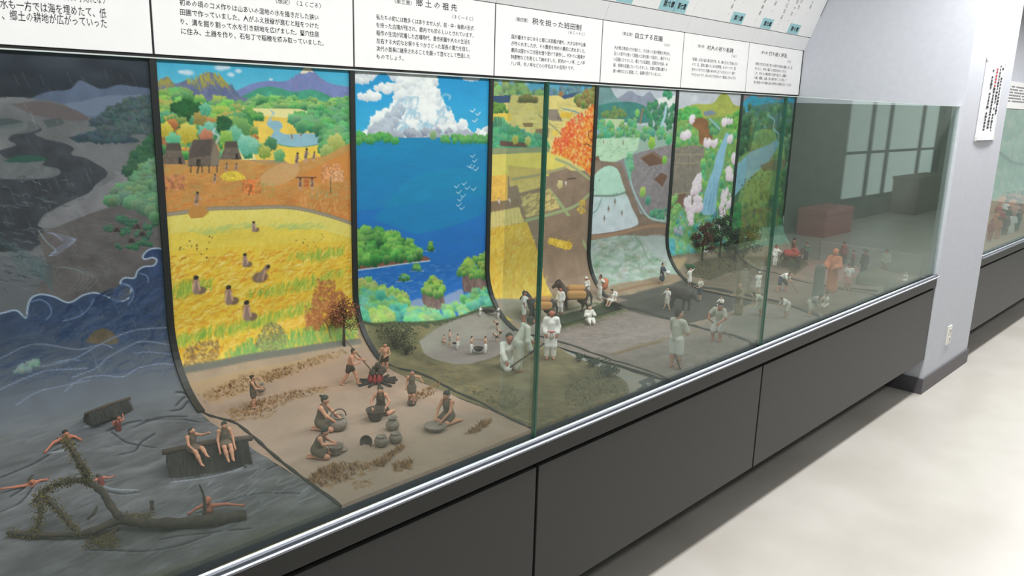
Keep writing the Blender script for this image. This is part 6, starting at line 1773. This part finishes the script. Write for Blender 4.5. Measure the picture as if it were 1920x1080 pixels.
GR = [mat('dry_grass_%d' % i, c, rough=.95, var=.25, scale=200) for i, c in enumerate(((160, 116, 64), (140, 102, 58), (172, 132, 80)))]
GO = [mat('olive_grass_%d' % i, c, rough=.95, var=.25, scale=200) for i, c in enumerate(((112, 104, 66), (128, 112, 68), (100, 98, 62)))]
tuft_field([(575, 905), (600, 880), (650, 868), (690, 878), (640, 905), (600, 915)], 150, 10, GR, 'brown dry grass by the rail below the pot makers')
tuft_field([(680, 880), (720, 858), (755, 834), (758, 842), (720, 875)], 90, 9, GR, 'strip of brown dry grass in front of the pot group')
tuft_field([(735, 872), (770, 862), (776, 878), (742, 886)], 50, 9, GR, 'small brown dry grass tuft near the rail')
tuft_field([(872, 816), (900, 794), (925, 788), (905, 808)], 60, 9, GR, 'brown dry grass tuft beside the leaning woman')
tuft_field([(430, 775), (470, 756), (540, 736), (620, 724), (540, 752), (490, 784)], 130, 6, GR, 'brown dry grass in front of the woman carrying a pot')
tuft_field([(380, 748), (430, 718), (520, 694), (640, 656), (560, 698), (440, 742)], 120, 5, GR, 'long strip of brown dry grass along the rice field')
tuft_field([(775, 740), (830, 716), (815, 738), (780, 756)], 50, 6, GR, 'brown dry grass behind the walking child')


def leaf_cloud(mb, centres, u, n, sp, sz, rs, mi=0):
    for c in centres:
        for _ in range(n):
            p = Vector(c) + Vector((rs.gauss(0, 1), rs.gauss(0, 1), rs.gauss(0, .8))) * sp * u
            d1 = Vector((rs.gauss(0, 1), rs.gauss(0, 1), rs.gauss(0, 1))).normalized() * sz * u * rs.uniform(.6, 1.3); d2 = d1.orthogonal().normalized() * sz * u * .6
            mb.add([p + d1, p + d2, p - d1, p - d2], [(0, 1, 2, 3)], mi)


def model_tree(px, py, h_px, label, leaf, spread, nlev=5, nleaf=70, lsz=2.2, flat=False, seed=1, trunk_r=2.6, lean=0, bark=M['wood_dark'], crown=(.45, 1.0), name='model_tree'):
    g = ground_at(px, py); u = px_size(g); rs = random.Random(seed)
    t = empty(name, tuple(g), view_rz(g)); tag(t, label, 'tree')
    H = h_px * u
    MB().tube([(0, 0, -.004), (lean * .3 * u, 0, H * .3), (lean * .6 * u + u, 0, H * .6), (lean * u, 0, H * .9)], [trunk_r * u * 1.3, trunk_r * u, trunk_r * .7 * u, trunk_r * .3 * u], 7).build('trunk', bark, t, True)
    cs = []
    for i in range(nlev):
        a = i * 2.4 + rs.uniform(-.4, .4); z = H * (crown[0] + (crown[1] - crown[0]) * i / max(nlev - 1, 1)) * .95; l = spread * u * (1 - .55 * i / nlev) * rs.uniform(.75, 1.15)
        tip = Vector((math.cos(a) * l + lean * z / H * u, math.sin(a) * l * .8, z + (0.02 if flat else .25) * l))
        b0 = Vector((lean * z / H * u, 0, z - .15 * l))
        MB().tube([b0, (b0 + tip) / 2 + Vector((0, 0, .1 * l)), tip], [trunk_r * .5 * u, trunk_r * .4 * u, trunk_r * .2 * u], 5).build('branch', bark, t, True)
        cs += [tip, (b0 * .4 + tip * .6)]
    mb = MB(); leaf_cloud(mb, cs, u, nleaf // 2, spread * .20, lsz, rs)
    if isinstance(leaf, list):
        for i in range(len(mb.m)): mb.m[i] = rs.randrange(len(leaf))
    tag(mb.build('foliage', leaf, t), kind='stuff')
    return t


LB = [mat('russet_leaf_%d' % i, c, rough=.9, var=.2, scale=200) for i, c in enumerate(((134, 78, 52), (96, 58, 44), (160, 100, 64)))]
LD = [mat('dark_leaf_%d' % i, c, rough=.9, var=.25, scale=200) for i, c in enumerate(((52, 66, 46), (66, 78, 52), (40, 52, 38)))]
LR = [mat('dark_red_leaf_%d' % i, c, rough=.9, var=.25, scale=200) for i, c in enumerate(((84, 52, 42), (64, 54, 40), (66, 66, 46)))]
LO = [mat('olive_leaf_%d' % i, c, rough=.9, var=.25, scale=200) for i, c in enumerate(((58, 58, 34), (76, 74, 40), (44, 46, 30)))]
model_tree(645, 647, 88, 'model tree with russet leaves standing at the edge of the rice field', LB, 30, 12, 90, 2.2, seed=4, trunk_r=2.4, crown=(.42, .95))
# ------------------------------------------------------------------ kofun scene
def shrub(px, py, w_px, h_px, label, leaf, seed=1, n=26, lsz=2.2):
    g = ground_at(px, py); u = px_size(g); rs = random.Random(seed)
    t = empty('model_shrub', tuple(g), view_rz(g)); tag(t, label, 'shrub')
    cs = []
    for i in range(7):
        a = i * 2.4; tip = Vector((math.cos(a) * w_px * .32 * u, math.sin(a) * w_px * .25 * u, h_px * u * rs.uniform(.4, .85)))
        MB().tube([(0, 0, -.003), tip * .5 + Vector((0, 0, .1 * h_px * u)), tip], [1.3 * u, u, .5 * u], 5).build('stem', M['wood_dark'], t, True)
        cs.append(tip)
    mb = MB(); leaf_cloud(mb, cs + [Vector((0, 0, h_px * u * .45))] * 2, u, n, w_px * .13, lsz, rs)
    for i in range(len(mb.m)): mb.m[i] = rs.randrange(len(leaf))
    tag(mb.build('foliage', leaf, t), kind='stuff')
    return t


shrub(742, 655, 70, 48, 'dark olive shrub at the corner below the painted sea trees', LO, 2, 60)
shrub(762, 668, 30, 34, 'small dark olive shrub beside the pale court', LO, 3, 30)
shrub(1140, 706, 40, 28, 'biggest grey green shrub on the bank of the pale stream', LD, 4, 50)
shrub(1111, 688, 24, 16, 'middle grey green shrub on the bank of the pale stream', LD, 5, 30)
shrub(1086, 678, 14, 15, 'small round shrub on the stream bank nearest the standing figurine', LD, 6, 20)
tuft_field([(1060, 720), (1130, 700), (1180, 735), (1060, 770)], 120, 6, GO, 'olive grass near the rail beside the pale stream', 'olive_grass')
tuft_field([(880, 735), (960, 720), (1000, 770), (960, 780)], 90, 5, GO, 'olive grass below the white kneeling figurine', 'olive_grass')
sm = dict(skin='skin_pale', hair='hair_black', style='short', detail=False)
FG(832, 642, 26, 60, KNEEL, 'tiny bare clay figurine crouching at the back of the pale court', 'loincloth', 'pink', **sm)
FG(843, 650, 34, 80, STAND, 'tiny bare clay figurine bending beside the court edge', 'loincloth', 'grey', haL=(.1, -.22, .6), haR=(-.1, -.22, .6), **sm)
FG(858, 656, 32, 60, STAND, 'tiny clay bearer in white trousers carrying a dark bundle alone', 'trousers', 'white', haL=(.05, -.2, .6), haR=(-.16, -.12, .4), **sm)
a1 = FG(884, 664, 36, 70, STAND, 'tiny clay bearer in white trousers at the rear of the hanging basket', 'trousers', 'white', haL=(.06, -.14, .80), elL=(.16, -.02, .72), haR=(-.06, -.14, .8), elR=(-.16, -.02, .72), **sm)
a2 = FG(910, 664, 36, 70, STAND, 'tiny clay bearer in white trousers at the front of the hanging basket', 'trousers', 'white', haL=(.06, .10, .80), elL=(.16, .05, .72), haR=(-.06, .1, .8), elR=(-.16, .05, .72), **sm)
u = px_size(a1[2])
rod(a1[2] + np.array([-.004, 0, 28 * u]), a2[2] + np.array([.004, 0, 28 * u]), .0012, 'carrying_pole', 'thin carrying pole on the shoulders of the two court bearers', 'pole', M['wood'])
mid = (a1[2] + a2[2]) / 2
hb = pot(897, 664, 18, 'bowl', 'dark hanging basket carried between the two court bearers', name='hanging_basket', at=mid, m=M['char'], zoff=6 * u); hb['category'] = 'basket'
pot(852, 652, 8, 'bowl', 'small dark bundle hanging from the lone court bearer', at=ground_at(852, 654), m=M['char'], zoff=9 * u)
sm2 = dict(skin='skin_pale', hair='hair_black', style='short', detail=False)
b1_ = FG(900, 594, 22, 60, STAND, 'tiny white clad clay bearer behind the black litter', 'suit', 'white', haL=(.1, -.22, .6), haR=(-.1, -.22, .6), **sm2)
b2_ = FG(934, 598, 26, 60, STAND, 'tiny white clad clay bearer in front of the black litter', 'suit', 'white', haL=(.1, .22, .6), haR=(-.1, .22, .6), **sm2)
lt = empty('litter', tuple(ground_at(916, 590)), view_rz(b1_[2]) - .25); tag(lt, 'small black litter carried between two tiny white bearers', 'litter')
u = px_size(b1_[2])
MB().box(-10 * u, 10 * u, -4 * u, 4 * u, 5 * u, 11 * u).build('box', M['char'], lt, bevel=u * .8)
for s_ in (-1, 1): MB().tube([(-22 * u, s_ * 4 * u, 8 * u), (22 * u, s_ * 4 * u, 8 * u)], .7 * u, 5).build('carrying_pole', M['char'], lt)
for x, y, l in ((931, 618, 'tiny bare clay figurine hauling a load behind the glass fin'), (937, 634, 'tiny bare clay figurine stooping next to the glass fin'), (930, 642, 'tiny bare clay figurine nearest the glass fin edge')):
    FG(x, y, 26, -60, BEND, l, 'loincloth', 'dark', **sm2)

# large white figures
FG(951, 690, 114, 20, KNEEL, 'large white clad clay figurine kneeling behind the glass fin', 'suit', 'white', skin='skin_red', hair='hair', style='short', haL=(.10, -.22, .16), haR=(-.10, -.22, .18), knL=(.12, -.17, .06), knR=(-.06, -.2, .06))
w_, S_, g_ = FG(970, 696, 112, 112, STAND, 'large white clad clay figurine bowing with a long dark staff', 'suit', 'offwhite', skin='skin_red', hair='hair', style='loops', chest=(0, -.10, .69), neck=(0, -.17, .78), head=(0, -.22, .86), shL=(.11, -.12, .765), shR=(-.11, -.12, .765), haL=(.02, -.26, .5), elL=(.12, -.18, .58), haR=(-.17, -.16, .38), elR=(-.17, -.10, .56))
rod(limb_world(w_, S_, (-.22, .22, .16)), limb_world(w_, S_, (-.16, -.40, .50)), .0032, 'staff', 'long dark staff held slanting by the bowing figurine', 'staff', M['char'])
FG(1031, 673, 99, 5, STAND, 'upright white clad clay figurine with red belt beside the pale stream', 'suit', 'white', skin='skin_red', hair='hair', style='loops', belt='red', haL=(.11, -.06, .50), haR=(-.10, -.06, .5))

# ------------------------------------------------------------------ tax scene: pack horses, porters and field workers
HB = mat('horse_brown', (70, 50, 44), rough=.7, var=.2, scale=120, bump=.2)
HD = mat('horse_dark', (52, 46, 46), rough=.7, var=.2, scale=120, bump=.2)
OX = mat('ox_dark', (56, 48, 50), rough=.75, var=.2, scale=120, bump=.2)
SK = mat('straw_bale', (176, 128, 74), rough=.9, var=.2, scale=160, bump=.4, col2=(196, 150, 92))


def horse(px, py, h_px, yaw, label, m, load=True):
    g = ground_at(px, py); S = h_px * px_size(g)
    r = empty('model_horse', tuple(g), view_rz(g) + math.radians(yaw)); tag(r, label, 'horse')
    # local: faces -Y; height at the withers about .68, head top 1.0
    P = [('c', (0, .30, .56), (0, -.22, .55), .15, .16), ('e', (0, -.22, .52), (.13, .15, .18)), ('e', (0, .30, .56), (.14, .15, .16)), ('c', (0, -.28, .62), (0, -.46, .84), .12, .075), ('c', (0, -.45, .86), (0, -.60, .74), .072, .045), ('e', (0, -.46, .86), (.055, .08, .075)),
         ('c', (.03, -.43, .92), (.035, -.43, .97), .018, .006), ('c', (-.03, -.43, .92), (-.035, -.43, .97), .018, .006)]
    for sx in (1, -1):
        f = .05 if sx > 0 else -.06
        P += [('c', (.075 * sx, -.24, .46), (.075 * sx, -.26 - f, .25), .075, .042), ('c', (.075 * sx, -.26 - f, .25), (.075 * sx, -.25 - f * 1.6, .04), .036, .026), ('e', (.075 * sx, -.265 - f * 1.6, .025), (.034, .042, .025)),
              ('c', (.08 * sx, .30, .48), (.08 * sx, .25 + f, .34), .10, .06), ('c', (.08 * sx, .25 + f, .34), (.08 * sx, .36 + f, .21), .05, .035), ('c', (.08 * sx, .36 + f, .21), (.08 * sx, .34 + f, .04), .032, .026), ('e', (.08 * sx, .325 + f, .025), (.034, .042, .025))]
    sc = lambda o: setattr(o, 'scale', (S, S, S))
    sc(sdf_obj('body', P, .05, .017, m, r))
    sc(sdf_obj('mane', [('c', (0, -.42, .94), (0, -.24, .72), .028, .022), ('c', (0, -.47, .93), (0, -.52, .88), .018, .012)], .02, .017, HD, r))
    sc(sdf_obj('tail', [('c', (0, .45, .60), (0, .52, .45), .03, .035), ('c', (0, .52, .45), (0, .52, .22), .035, .016)], .02, .017, HD, r))
    if load:
        b = sdf_obj('pack_saddle', [('c', (0, .22, .70), (0, -.10, .70), .11, .11)], .03, .02, SK, r); sc(b)
        for sx in (1, -1): sc(sdf_obj('straw_bale', [('c', (.15 * sx, .24, .58), (.15 * sx, -.14, .58), .095, .095), ('c', (.17 * sx, .24, .50), (.17 * sx, -.14, .50), .08, .08)], .03, .02, SK, r))
    return r


horse(1012, 604, 62, -78, 'dark pack horse with straw bales led behind the glass seam', HD)
horse(1074, 586, 66, -78, 'brown pack horse with straw bales walking in front of the porters', HB)
ps = dict(skin='skin_red', hair='hair_black', style='top', detail=False)
FG(981, 603, 60, 95, STAND, 'white clad clay figurine leading the dark pack horse by its head', 'shirt', 'white', haL=(.02, -.24, .76), elL=(.1, -.14, .7), **ps)
FG(1050, 588, 52, -30, STAND, 'white clad clay figurine walking between the two pack horses', 'suit', 'white', **ps)
FG(1100, 562, 46, -60, STAND, 'clay porter in white headscarf following the brown pack horse', 'suit', 'white', skin='skin_red', hair='hair_black', style='scarf', detail=False, haL=(.1, -.2, .6), chest=(0, -.06, .70), head=(0, -.08, .89))
FG(1124, 562, 48, -60, STAND, 'clay porter carrying a tan bundle on the shoulder', 'suit', 'white', haL=(.06, .02, .84), elL=(.16, .06, .74), **ps)
bn = sdf_obj('straw_bundle', [('e', (0, 0, 0), (.022, .016, .026)), ('e', (.006, 0, .014), (.016, .014, .016))], .006, .003, CL['orange']); bn.location = tuple(ground_at(1124, 562) + np.array([.020, -.008, .070])); tag(bn, 'tan bundle on the shoulder of the last porter', 'bundle')
FG(1104, 606, 60, 20, SIT, 'white clad clay figurine seated on the ditch bank eating', 'suit', 'white', haL=(.10, -.14, .26), elL=(.17, -.05, .22), haR=(-.04, -.14, .24), knL=(.07, -.18, .12), knR=(-.07, -.18, .12), ftL=(.07, -.3, .03), ftR=(-.07, -.3, .03), skin='skin_pale', hair='hair_black', style='top', detail=False, zoff=.05)
FG(1150, 573, 52, -40, SIT, 'white clad clay figurine sitting with bare legs on the plank bridge', 'shirt', 'white', ftL=(.05, -.3, -.1), ftR=(-.06, -.3, -.1), chest=(0, -.06, .25), neck=(0, -.10, .34), head=(0, -.15, .40), skin='skin_pale', hair='hair_black', style='top', detail=False, zoff=.15)
br = empty('plank_bridge', tuple(ground_at(1142, 562)), view_rz(ground_at(1142, 562)) - .72); tag(br, 'small brown plank bridge across the green ditch', 'bridge')
u = px_size(np.array(br.location))
for i in range(4): MB().box(-34 * u, 34 * u, (-14 + i * 7.2) * u, (-7.4 + i * 7.2) * u, 2 * u, 4.4 * u).build('plank', mat('plank_%d' % i, (142 - 6 * i, 122 - 4 * i, 106), rough=.9, var=.12, scale=90), br)
FG(1265, 690, 116, 145, STAND, 'large clay man in pale shirt and shorts seen from behind in the field', 'shirt', 'offwhite', skin='skin', hair='hair_black', style='band', pants='white', face=(-.5, -.8, -.15), haL=(.04, -.24, .55), elL=(.15, -.08, .60), haR=(-.05, -.22, .55), elR=(-.15, -.07, .60))
fm = FG(1344, 640, 84, -15, STAND, 'stooping clay farmer in pale shirt holding a hoe handle', 'shirt', 'offwhite', skin='skin_red', hair='hair_black', style='band', pants='white', chest=(.02, -.08, .69), neck=(.03, -.13, .78), head=(.06, -.18, .85), shL=(.13, -.09, .755), shR=(-.09, -.09, .755), haL=(.08, -.26, .48), elL=(.18, -.12, .58), haR=(-.16, -.24, .58), elR=(-.19, -.10, .62), face=(.4, -1, -.4), ftR=(-.10, .02, .04), knR=(-.09, -.05, .27))
rod(limb_world(fm[0], fm[1], (-.25, -.28, .62)), ground_at(1372, 636) + np.array([0, 0, .004]), .0022, 'hoe', 'thin hoe slanting down from the hands of the stooping farmer', 'hoe', M['wood'])
rod(ground_at(1276, 694) + np.array([0, 0, .002]), ground_at(1276, 694) + np.array([-.012, .02, .055]), .003, 'hoe', 'short dark hoe standing at the bare legs of the large man', 'hoe', M['char'])

# ------------------------------------------------------------------ manor scene
FG(1240, 534, 42, 60, STAND, 'clay woman in long blue dress holding a white bundle by the road', 'dress', 'navy', haL=(.06, -.24, .60), elL=(.14, -.1, .62), haR=(-.06, -.24, .6), elR=(-.14, -.1, .62), skin='skin_pale', hair='hair_black', style='top', detail=False)
bn = sdf_obj('white_bundle', [('e', (0, 0, 0), (.015, .013, .011))], .005, .0025, CL['white']); bn.location = tuple(ground_at(1240, 534) + np.array([.018, -.022, .064])); tag(bn, 'white bundle in the arms of the blue dressed woman', 'bundle')


def ox(px, py, h_px, yaw, label):
    g = ground_at(px, py); S = h_px * px_size(g)
    r = empty('model_ox', tuple(g), view_rz(g) + math.radians(yaw)); tag(r, label, 'ox')
    P = [('c', (0, .38, .70), (0, -.30, .70), .23, .25), ('e', (0, -.28, .82), (.16, .22, .16)), ('c', (0, -.45, .76), (0, -.66, .74), .15, .12), ('c', (0, -.66, .76), (0, -.84, .58), .12, .08), ('c', (.08, -.66, .86), (.16, -.70, .96), .03, .008), ('c', (-.08, -.66, .86), (-.16, -.70, .96), .03, .008), ('c', (.1, -.62, .8), (.2, -.6, .78), .035, .02), ('c', (-.1, -.62, .8), (-.2, -.6, .78), .035, .02)]
    for sx in (1, -1):
        f = .06 * sx
        P += [('c', (.13 * sx, -.28, .60), (.13 * sx, -.30 - f, .30), .10, .06), ('c', (.13 * sx, -.30 - f, .30), (.13 * sx, -.28 - f, .03), .052, .045), ('c', (.14 * sx, .36, .60), (.14 * sx, .32 + f, .42), .13, .075), ('c', (.14 * sx, .32 + f, .42), (.14 * sx, .43 + f, .26), .065, .05), ('c', (.14 * sx, .43 + f, .26), (.14 * sx, .41 + f, .03), .048, .045)]
    o = sdf_obj('body', P, .06, .022, OX, r); o.scale = (S, S, S)
    o = sdf_obj('tail', [('c', (0, .58, .78), (0, .64, .45), .03, .022), ('c', (0, .64, .45), (0, .64, .30), .03, .02)], .02, .022, HD, r); o.scale = (S, S, S)
    return r


ox(1275, 580, 44, 55, 'dark ox standing in the flooded paddy')
md_ = dict(skin='skin_pale', hair='hair_black', style='short', detail=False)
FG(1250, 580, 44, -50, STAND, 'clay man in white shirt wading beside the dark ox', 'shirt', 'white', pants='offwhite', haR=(-.20, -.18, .60), elR=(-.18, -.06, .66), ftL=(.12, .06, .04), ftR=(-.10, -.06, .04), **md_)
FG(1311, 562, 44, -50, STAND, 'clay man in white shirt guiding the ox plough with both hands', 'shirt', 'offwhite', pants='navy', haR=(-.08, -.28, .60), haL=(.10, -.26, .56), chest=(0, -.05, .70), **md_)
FG(1292, 536, 36, 40, STAND, 'clay figurine in white raising one arm on the far paddy bank', 'dress', 'white', haL=(.22, -.10, .98), elL=(.18, -.04, .86), **md_)
FG(1352, 574, 36, -30, SIT, 'clay child in white shirt crouching in front of the straw coat figurine', 'shirt', 'white', haR=(-.3, -.2, .12), elR=(-.2, -.1, .2), **md_)
FG(1384, 590, 62, -50, STAND, 'clay farmer in brown straw coat holding a long handled hoe', 'robe', 'straw', skin='skin_pale', hair='straw', style='short', haL=(.05, -.22, .62), elL=(.15, -.06, .60), haR=(-.14, -.18, .58), detail=False)
g = ground_at(1384, 590); u = px_size(g)
rod(g + np.array([-.02, -.01, 28 * u]), g + np.array([.03, .02, 70 * u]), .0018, 'hoe', 'long handled hoe over the shoulder of the straw coat farmer', 'hoe', M['wood'])
pt = sdf_obj('wooden_rake', [('c', (-.012, 0, 0), (.012, 0, 0), .002, .002)] + [('c', (x, 0, 0), (x, -.004, -.009), .0012, .001) for x in np.linspace(-.012, .012, 5)], .001, .0012, M['wood']); pt.location = tuple(ground_at(1355, 586) + np.array([0, 0, .010])); tag(pt, 'small wooden rake lying by the crouching child', 'rake')

# ------------------------------------------------------------------ shrine scene: pines on the mound, stone slab, planters
for x, y, hp, sp, seed, lf, lab in ((1316, 488, 70, 20, 11, LR, 'model pine with dark red brown foliage on the mound'), (1349, 482, 78, 20, 12, LD, 'tallest dark green model pine on the mound'), (1377, 490, 62, 18, 13, LD, 'thin dark model pine beside the divider strip'), (1393, 482, 58, 24, 14, LD, 'leaning dark model pine nearest the glass seam')):
    model_tree(x, y, hp, lab, lf, sp, 9, 120, 2.3, True, seed, 1.8, lean=6 if seed == 14 else 0, crown=(.35, 1.0))
shrub(1294, 506, 16, 12, 'bright green little bush at the front of the mound', [mat('bright_leaf', (46, 104, 62), rough=.9, var=.3, scale=200)], 7, 40)
tuft_field([(1350, 505), (1400, 495), (1420, 505), (1370, 520)], 60, 5, GO, 'olive grass on the slope of the planted mound', 'olive_grass')
tuft_field([(1285, 508), (1330, 490), (1400, 486), (1330, 522)], 110, 5, GO, 'dark grass covering the planted mound', 'olive_grass')
bent = lambda x, y, s, yw, l, c='offwhite', st='short', p='offwhite': FG(x, y, s, yw, BEND, l, 'shirt', c, pants=p, skin='skin_pale', hair='hair_black', style=st, detail=False)
bent(1424, 592, 60, -70, 'bent clay planter left of the green glass seam')
bent(1472, 596, 54, -50, 'bent clay planter just right of the green glass seam', 'white')
bent(1520, 594, 60, 70, 'bent clay planter nearest the aluminium rail', 'grey')
FG(1420, 548, 40, 30, STAND, 'clay figurine in white hat standing behind the planters', 'shirt', 'white', skin='skin_pale', hair='hair_black', style='hat', detail=False)
FG(1548, 576, 46, -40, KNEEL, 'crouching pale clay figurine at the foot of the stone slab', 'shirt', 'offwhite', skin='skin_pale', hair='hair_black', style='short', detail=False)
dg = FG(1466, 546, 52, 60, BEND, 'clay digger in white shirt and dark blue shorts holding a hoe', 'shirt', 'white', pants='navy', skin='skin', hair='hair_black', style='short', detail=True, haL=(.06, -.26, .42), haR=(-.06, -.24, .40), ftL=(.14, -.06, .04), ftR=(-.16, .10, .04), knL=(.12, -.08, .27), knR=(-.13, .04, .27))
rod(limb_world(dg[0], dg[1], (0, -.26, .45)), ground_at(1496, 552) + np.array([0, 0, .002]), .0018, 'hoe', 'hoe swung by the digger in blue shorts', 'hoe', M['wood'])
FG(1452, 500, 42, 40, STAND, 'clay man in white jacket leading the red saddled horse', 'suit', 'white', haL=(.1, -.22, .72), elL=(.14, -.1, .7), skin='skin_red', hair='hair_black', style='short', detail=False)
# red saddled horse with rider
hr = horse(1484, 497, 40, 95, 'brown horse with red saddle cloth carrying an armoured rider', HB, load=False)
S = 40 * px_size(np.array(hr.location))
o = sdf_obj('saddle_cloth', [('c', (0, .24, .62), (0, -.16, .62), .19, .19)], .03, .02, CL['red'], hr); o.scale = (S,) * 3
FG(0, 0, 44, 95, SIT, 'armoured clay rider with dark helmet on the red saddled horse', 'shirt', 'maroon', pants='red', skin='skin_red', style='helmet', hair='hair_black', detail=False, at=np.array(hr.location) + np.array([0, 0, S * .78]), knL=(.14, -.12, .0), knR=(-.14, -.12, .0), ftL=(.15, -.06, -.18), ftR=(-.15, -.06, -.18))
# carved stone slab
g = ground_at(1530, 572); u = px_size(g)
sl = empty('stone_slab', tuple(g), view_rz(g)); tag(sl, 'upright grey stone slab among the planters', 'stone slab')
SG = mat('slab_stone', (112, 120, 114), rough=.9, var=.15, scale=120, bump=.5)
P_, Q_ = sdf_mesh([('c', (-.012, 0, .0), (-.010, 0, 70 * u), .014, .013), ('c', (.012, 0, 0), (.012, 0, 72 * u), .014, .012), ('c', (0, 0, 0), (0, 0, 74 * u), .016, .014)], .008, .004)
link('slab', mesh_np(P_, Q_), SG, sl)
MB().box(-.03, .03, -.02, .02, -.004, .006).build('plinth', SG, sl, bevel=.002)
# large robed clay person and soldiers
FG(1558, 548, 84, -20, STAND, 'big orange robed clay figurine with bald head beside the stone slab', 'robe', 'orange', skin='orange', hair='orange', style='none', detail=True, haL=(.06, -.20, .58), elL=(.15, -.06, .62), haR=(-.06, -.20, .58), elR=(-.15, -.06, .62))
FG(1588, 544, 52, 10, STAND, 'clay figurine in white jacket and dark hat beside the orange robed figurine', 'shirt', 'white', pants='pink', skin='skin_red', style='helmet', hair='hair_black', detail=False)
so = lambda x, y, s, yw, l, c='maroon', p='dark', b=STAND, **k: FG(x, y, s, yw, b, l, 'suit', c, pants=p, skin='skin_red', hair='hair_black', style='helmet', detail=False, **k)
so(1510, 490, 36, -20, 'clay soldier in green armour above the stone slab', 'green')
so(1496, 506, 34, 60, 'clay soldier in dark armour behind the grassy knoll', 'dark')
so(1579, 498, 46, -40, 'clay soldier in maroon armour behind the robed figurine')
so(1597, 504, 36, -70, 'clay soldier in maroon armour holding a level spear')
so(1617, 522, 56, -50, 'slim dark clay soldier standing between robed figurine and mound', 'dark')
so(1657, 516, 50, 0, 'clay soldier in grey armour standing on the mound by the end wall', 'grey', 'straw')
so(1637, 500, 24, 40, 'tiny clay soldier far back by the grey end wall', 'grey')
FG(1690, 508, 34, 60, BEND, 'tiny bent clay figurine near the end wall rubble', 'shirt', 'grey', skin='skin_pale', hair='hair_black', style='short', detail=False)
FG(1698, 528, 28, -30, KNEEL, 'tiny crouching clay figurine closest to the end wall and rail', 'shirt', 'white', skin='skin_pale', hair='hair_black', style='hat', detail=False)
g = ground_at(1597, 504); u = px_size(g)
rod(g + np.array([-.03, .02, 20 * u]), g + np.array([.03, -.06, 22 * u]), .0012, 'spear', 'level spear of the maroon soldier', 'spear', M['char'])
bd = empty('grave_mound', tuple(ground_at(1644, 526))); tag(bd, 'low grey brown earth mound near the end wall', 'mound')
SM = mat('mound_earth', (92, 88, 74), rough=.95, var=.2, scale=60, bump=.7, bscale=200)
P_, Q_ = sdf_mesh([('e', (0, 0, -.02), (.12, .10, .085)), ('e', (.10, .05, -.02), (.10, .09, .07))], .03, .006)
link('earth', mesh_np(P_, Q_), SM, bd)

# low grey kerb block along the foot of the end wall
o = MB().box(XE - .03, XE - .002, YF, 2.0, ZG - .02, .82).build('kerb_block', mat('kerb_grey', (122, 122, 118), rough=.9, var=.05, scale=40), None, bevel=.002); tag(o, 'low grey kerb block along the foot of the end wall inside the case', 'kerb block')

# ------------------------------------------------------------------ second case beyond the wall block: mural, text board and red figures
r2 = Canvas(8.8, 13.2, 120, (70, 20, 24), (112, 120, 106), 21, 1)
r2.mottle(40, .25)
for _ in range(420):
    x, t = 8.8 + r2.rng.random() * 4.4, r2.rng.random() * 1.1
    r2.lobe(0, 0, 12 + 10 * r2.rng.random(), (74, 100, 84), (136, 156, 132) if r2.rng.random() < .6 else (160, 146, 138), xy=(x, t))
r2.under((150, 116, 92), .5)
root2 = empty('diorama_scene', (11, 0, 0)); tag(root2, 'dim grey green mural scene in the second case beyond the wall block', 'diorama')
r2.build(root2, (M['mural'], M['ground']))
for ch in root2.children: ch.location = (-11, 0, 0)
MB().box(5.83 - 11, 8.81 - 11, YF, YC, ZG - .03, ZG).build('side_ground', mat('side_ground_paint', (150, 116, 92), rough=.95, var=.15, scale=30, bump=.5), root2)
dg_ = MB().tube([(9.4 - 11, YW - .006, 1.36), (10.6 - 11, YW - .008, 1.12), (12.4 - 11, YW - .006, .98)], .012, 6).build('dividing_cord', M['strip'], root2, True)
b2 = empty('text_board', (11, YB, 1.702)); tag(b2, 'white text board in the second case beyond the wall block', 'text board')
MB().box(-2.2, 2.2, 0, .03, 0, .285).build('board', M['white'], b2, bevel=.001)
rs = random.Random(8)
for i in range(6):
    mb = MB()
    for x in np.arange(-2.0, 2.0, .05):
        if rs.random() < .85: mb.box(x, x + .036, -.0008, 0, .22 - i * .03, .236 - i * .03)
    tag(mb.build('lettering', M['ink_grey'], b2), kind='stuff')
crowd = [('front', 1.50, 6.72, ('red', 'orange', 'maroon', 'white', 'dark')), ('second', 1.62, 7.35, ('orange', 'red', 'dark', 'pink', 'red')), ('third', 1.76, 8.05, ('red', 'white', 'orange', 'maroon', 'red')), ('back', 1.90, 8.75, ('orange', 'maroon', 'red', 'pink', 'dark'))]
for row, yy, x0, cs_ in crowd:
    for j, c in enumerate(cs_):
        nth = ('first', 'second', 'third', 'fourth', 'fifth')[j]
        rt, S, g = FG(0, 0, 38 + rs.uniform(-5, 6), rs.uniform(-60, 60), STAND, '%s clad clay figurine, %s from the wall block, %s row, second case' % (c, nth, row), 'robe' if j % 2 else 'suit', c, skin='skin_red', hair='hair_black', style='helmet' if j % 3 else 'top', detail=False, at=(x0 + j * .21 + rs.uniform(-.04, .04), yy, ZG))
        rt['group'] = 'crowd of figurines in the second case'
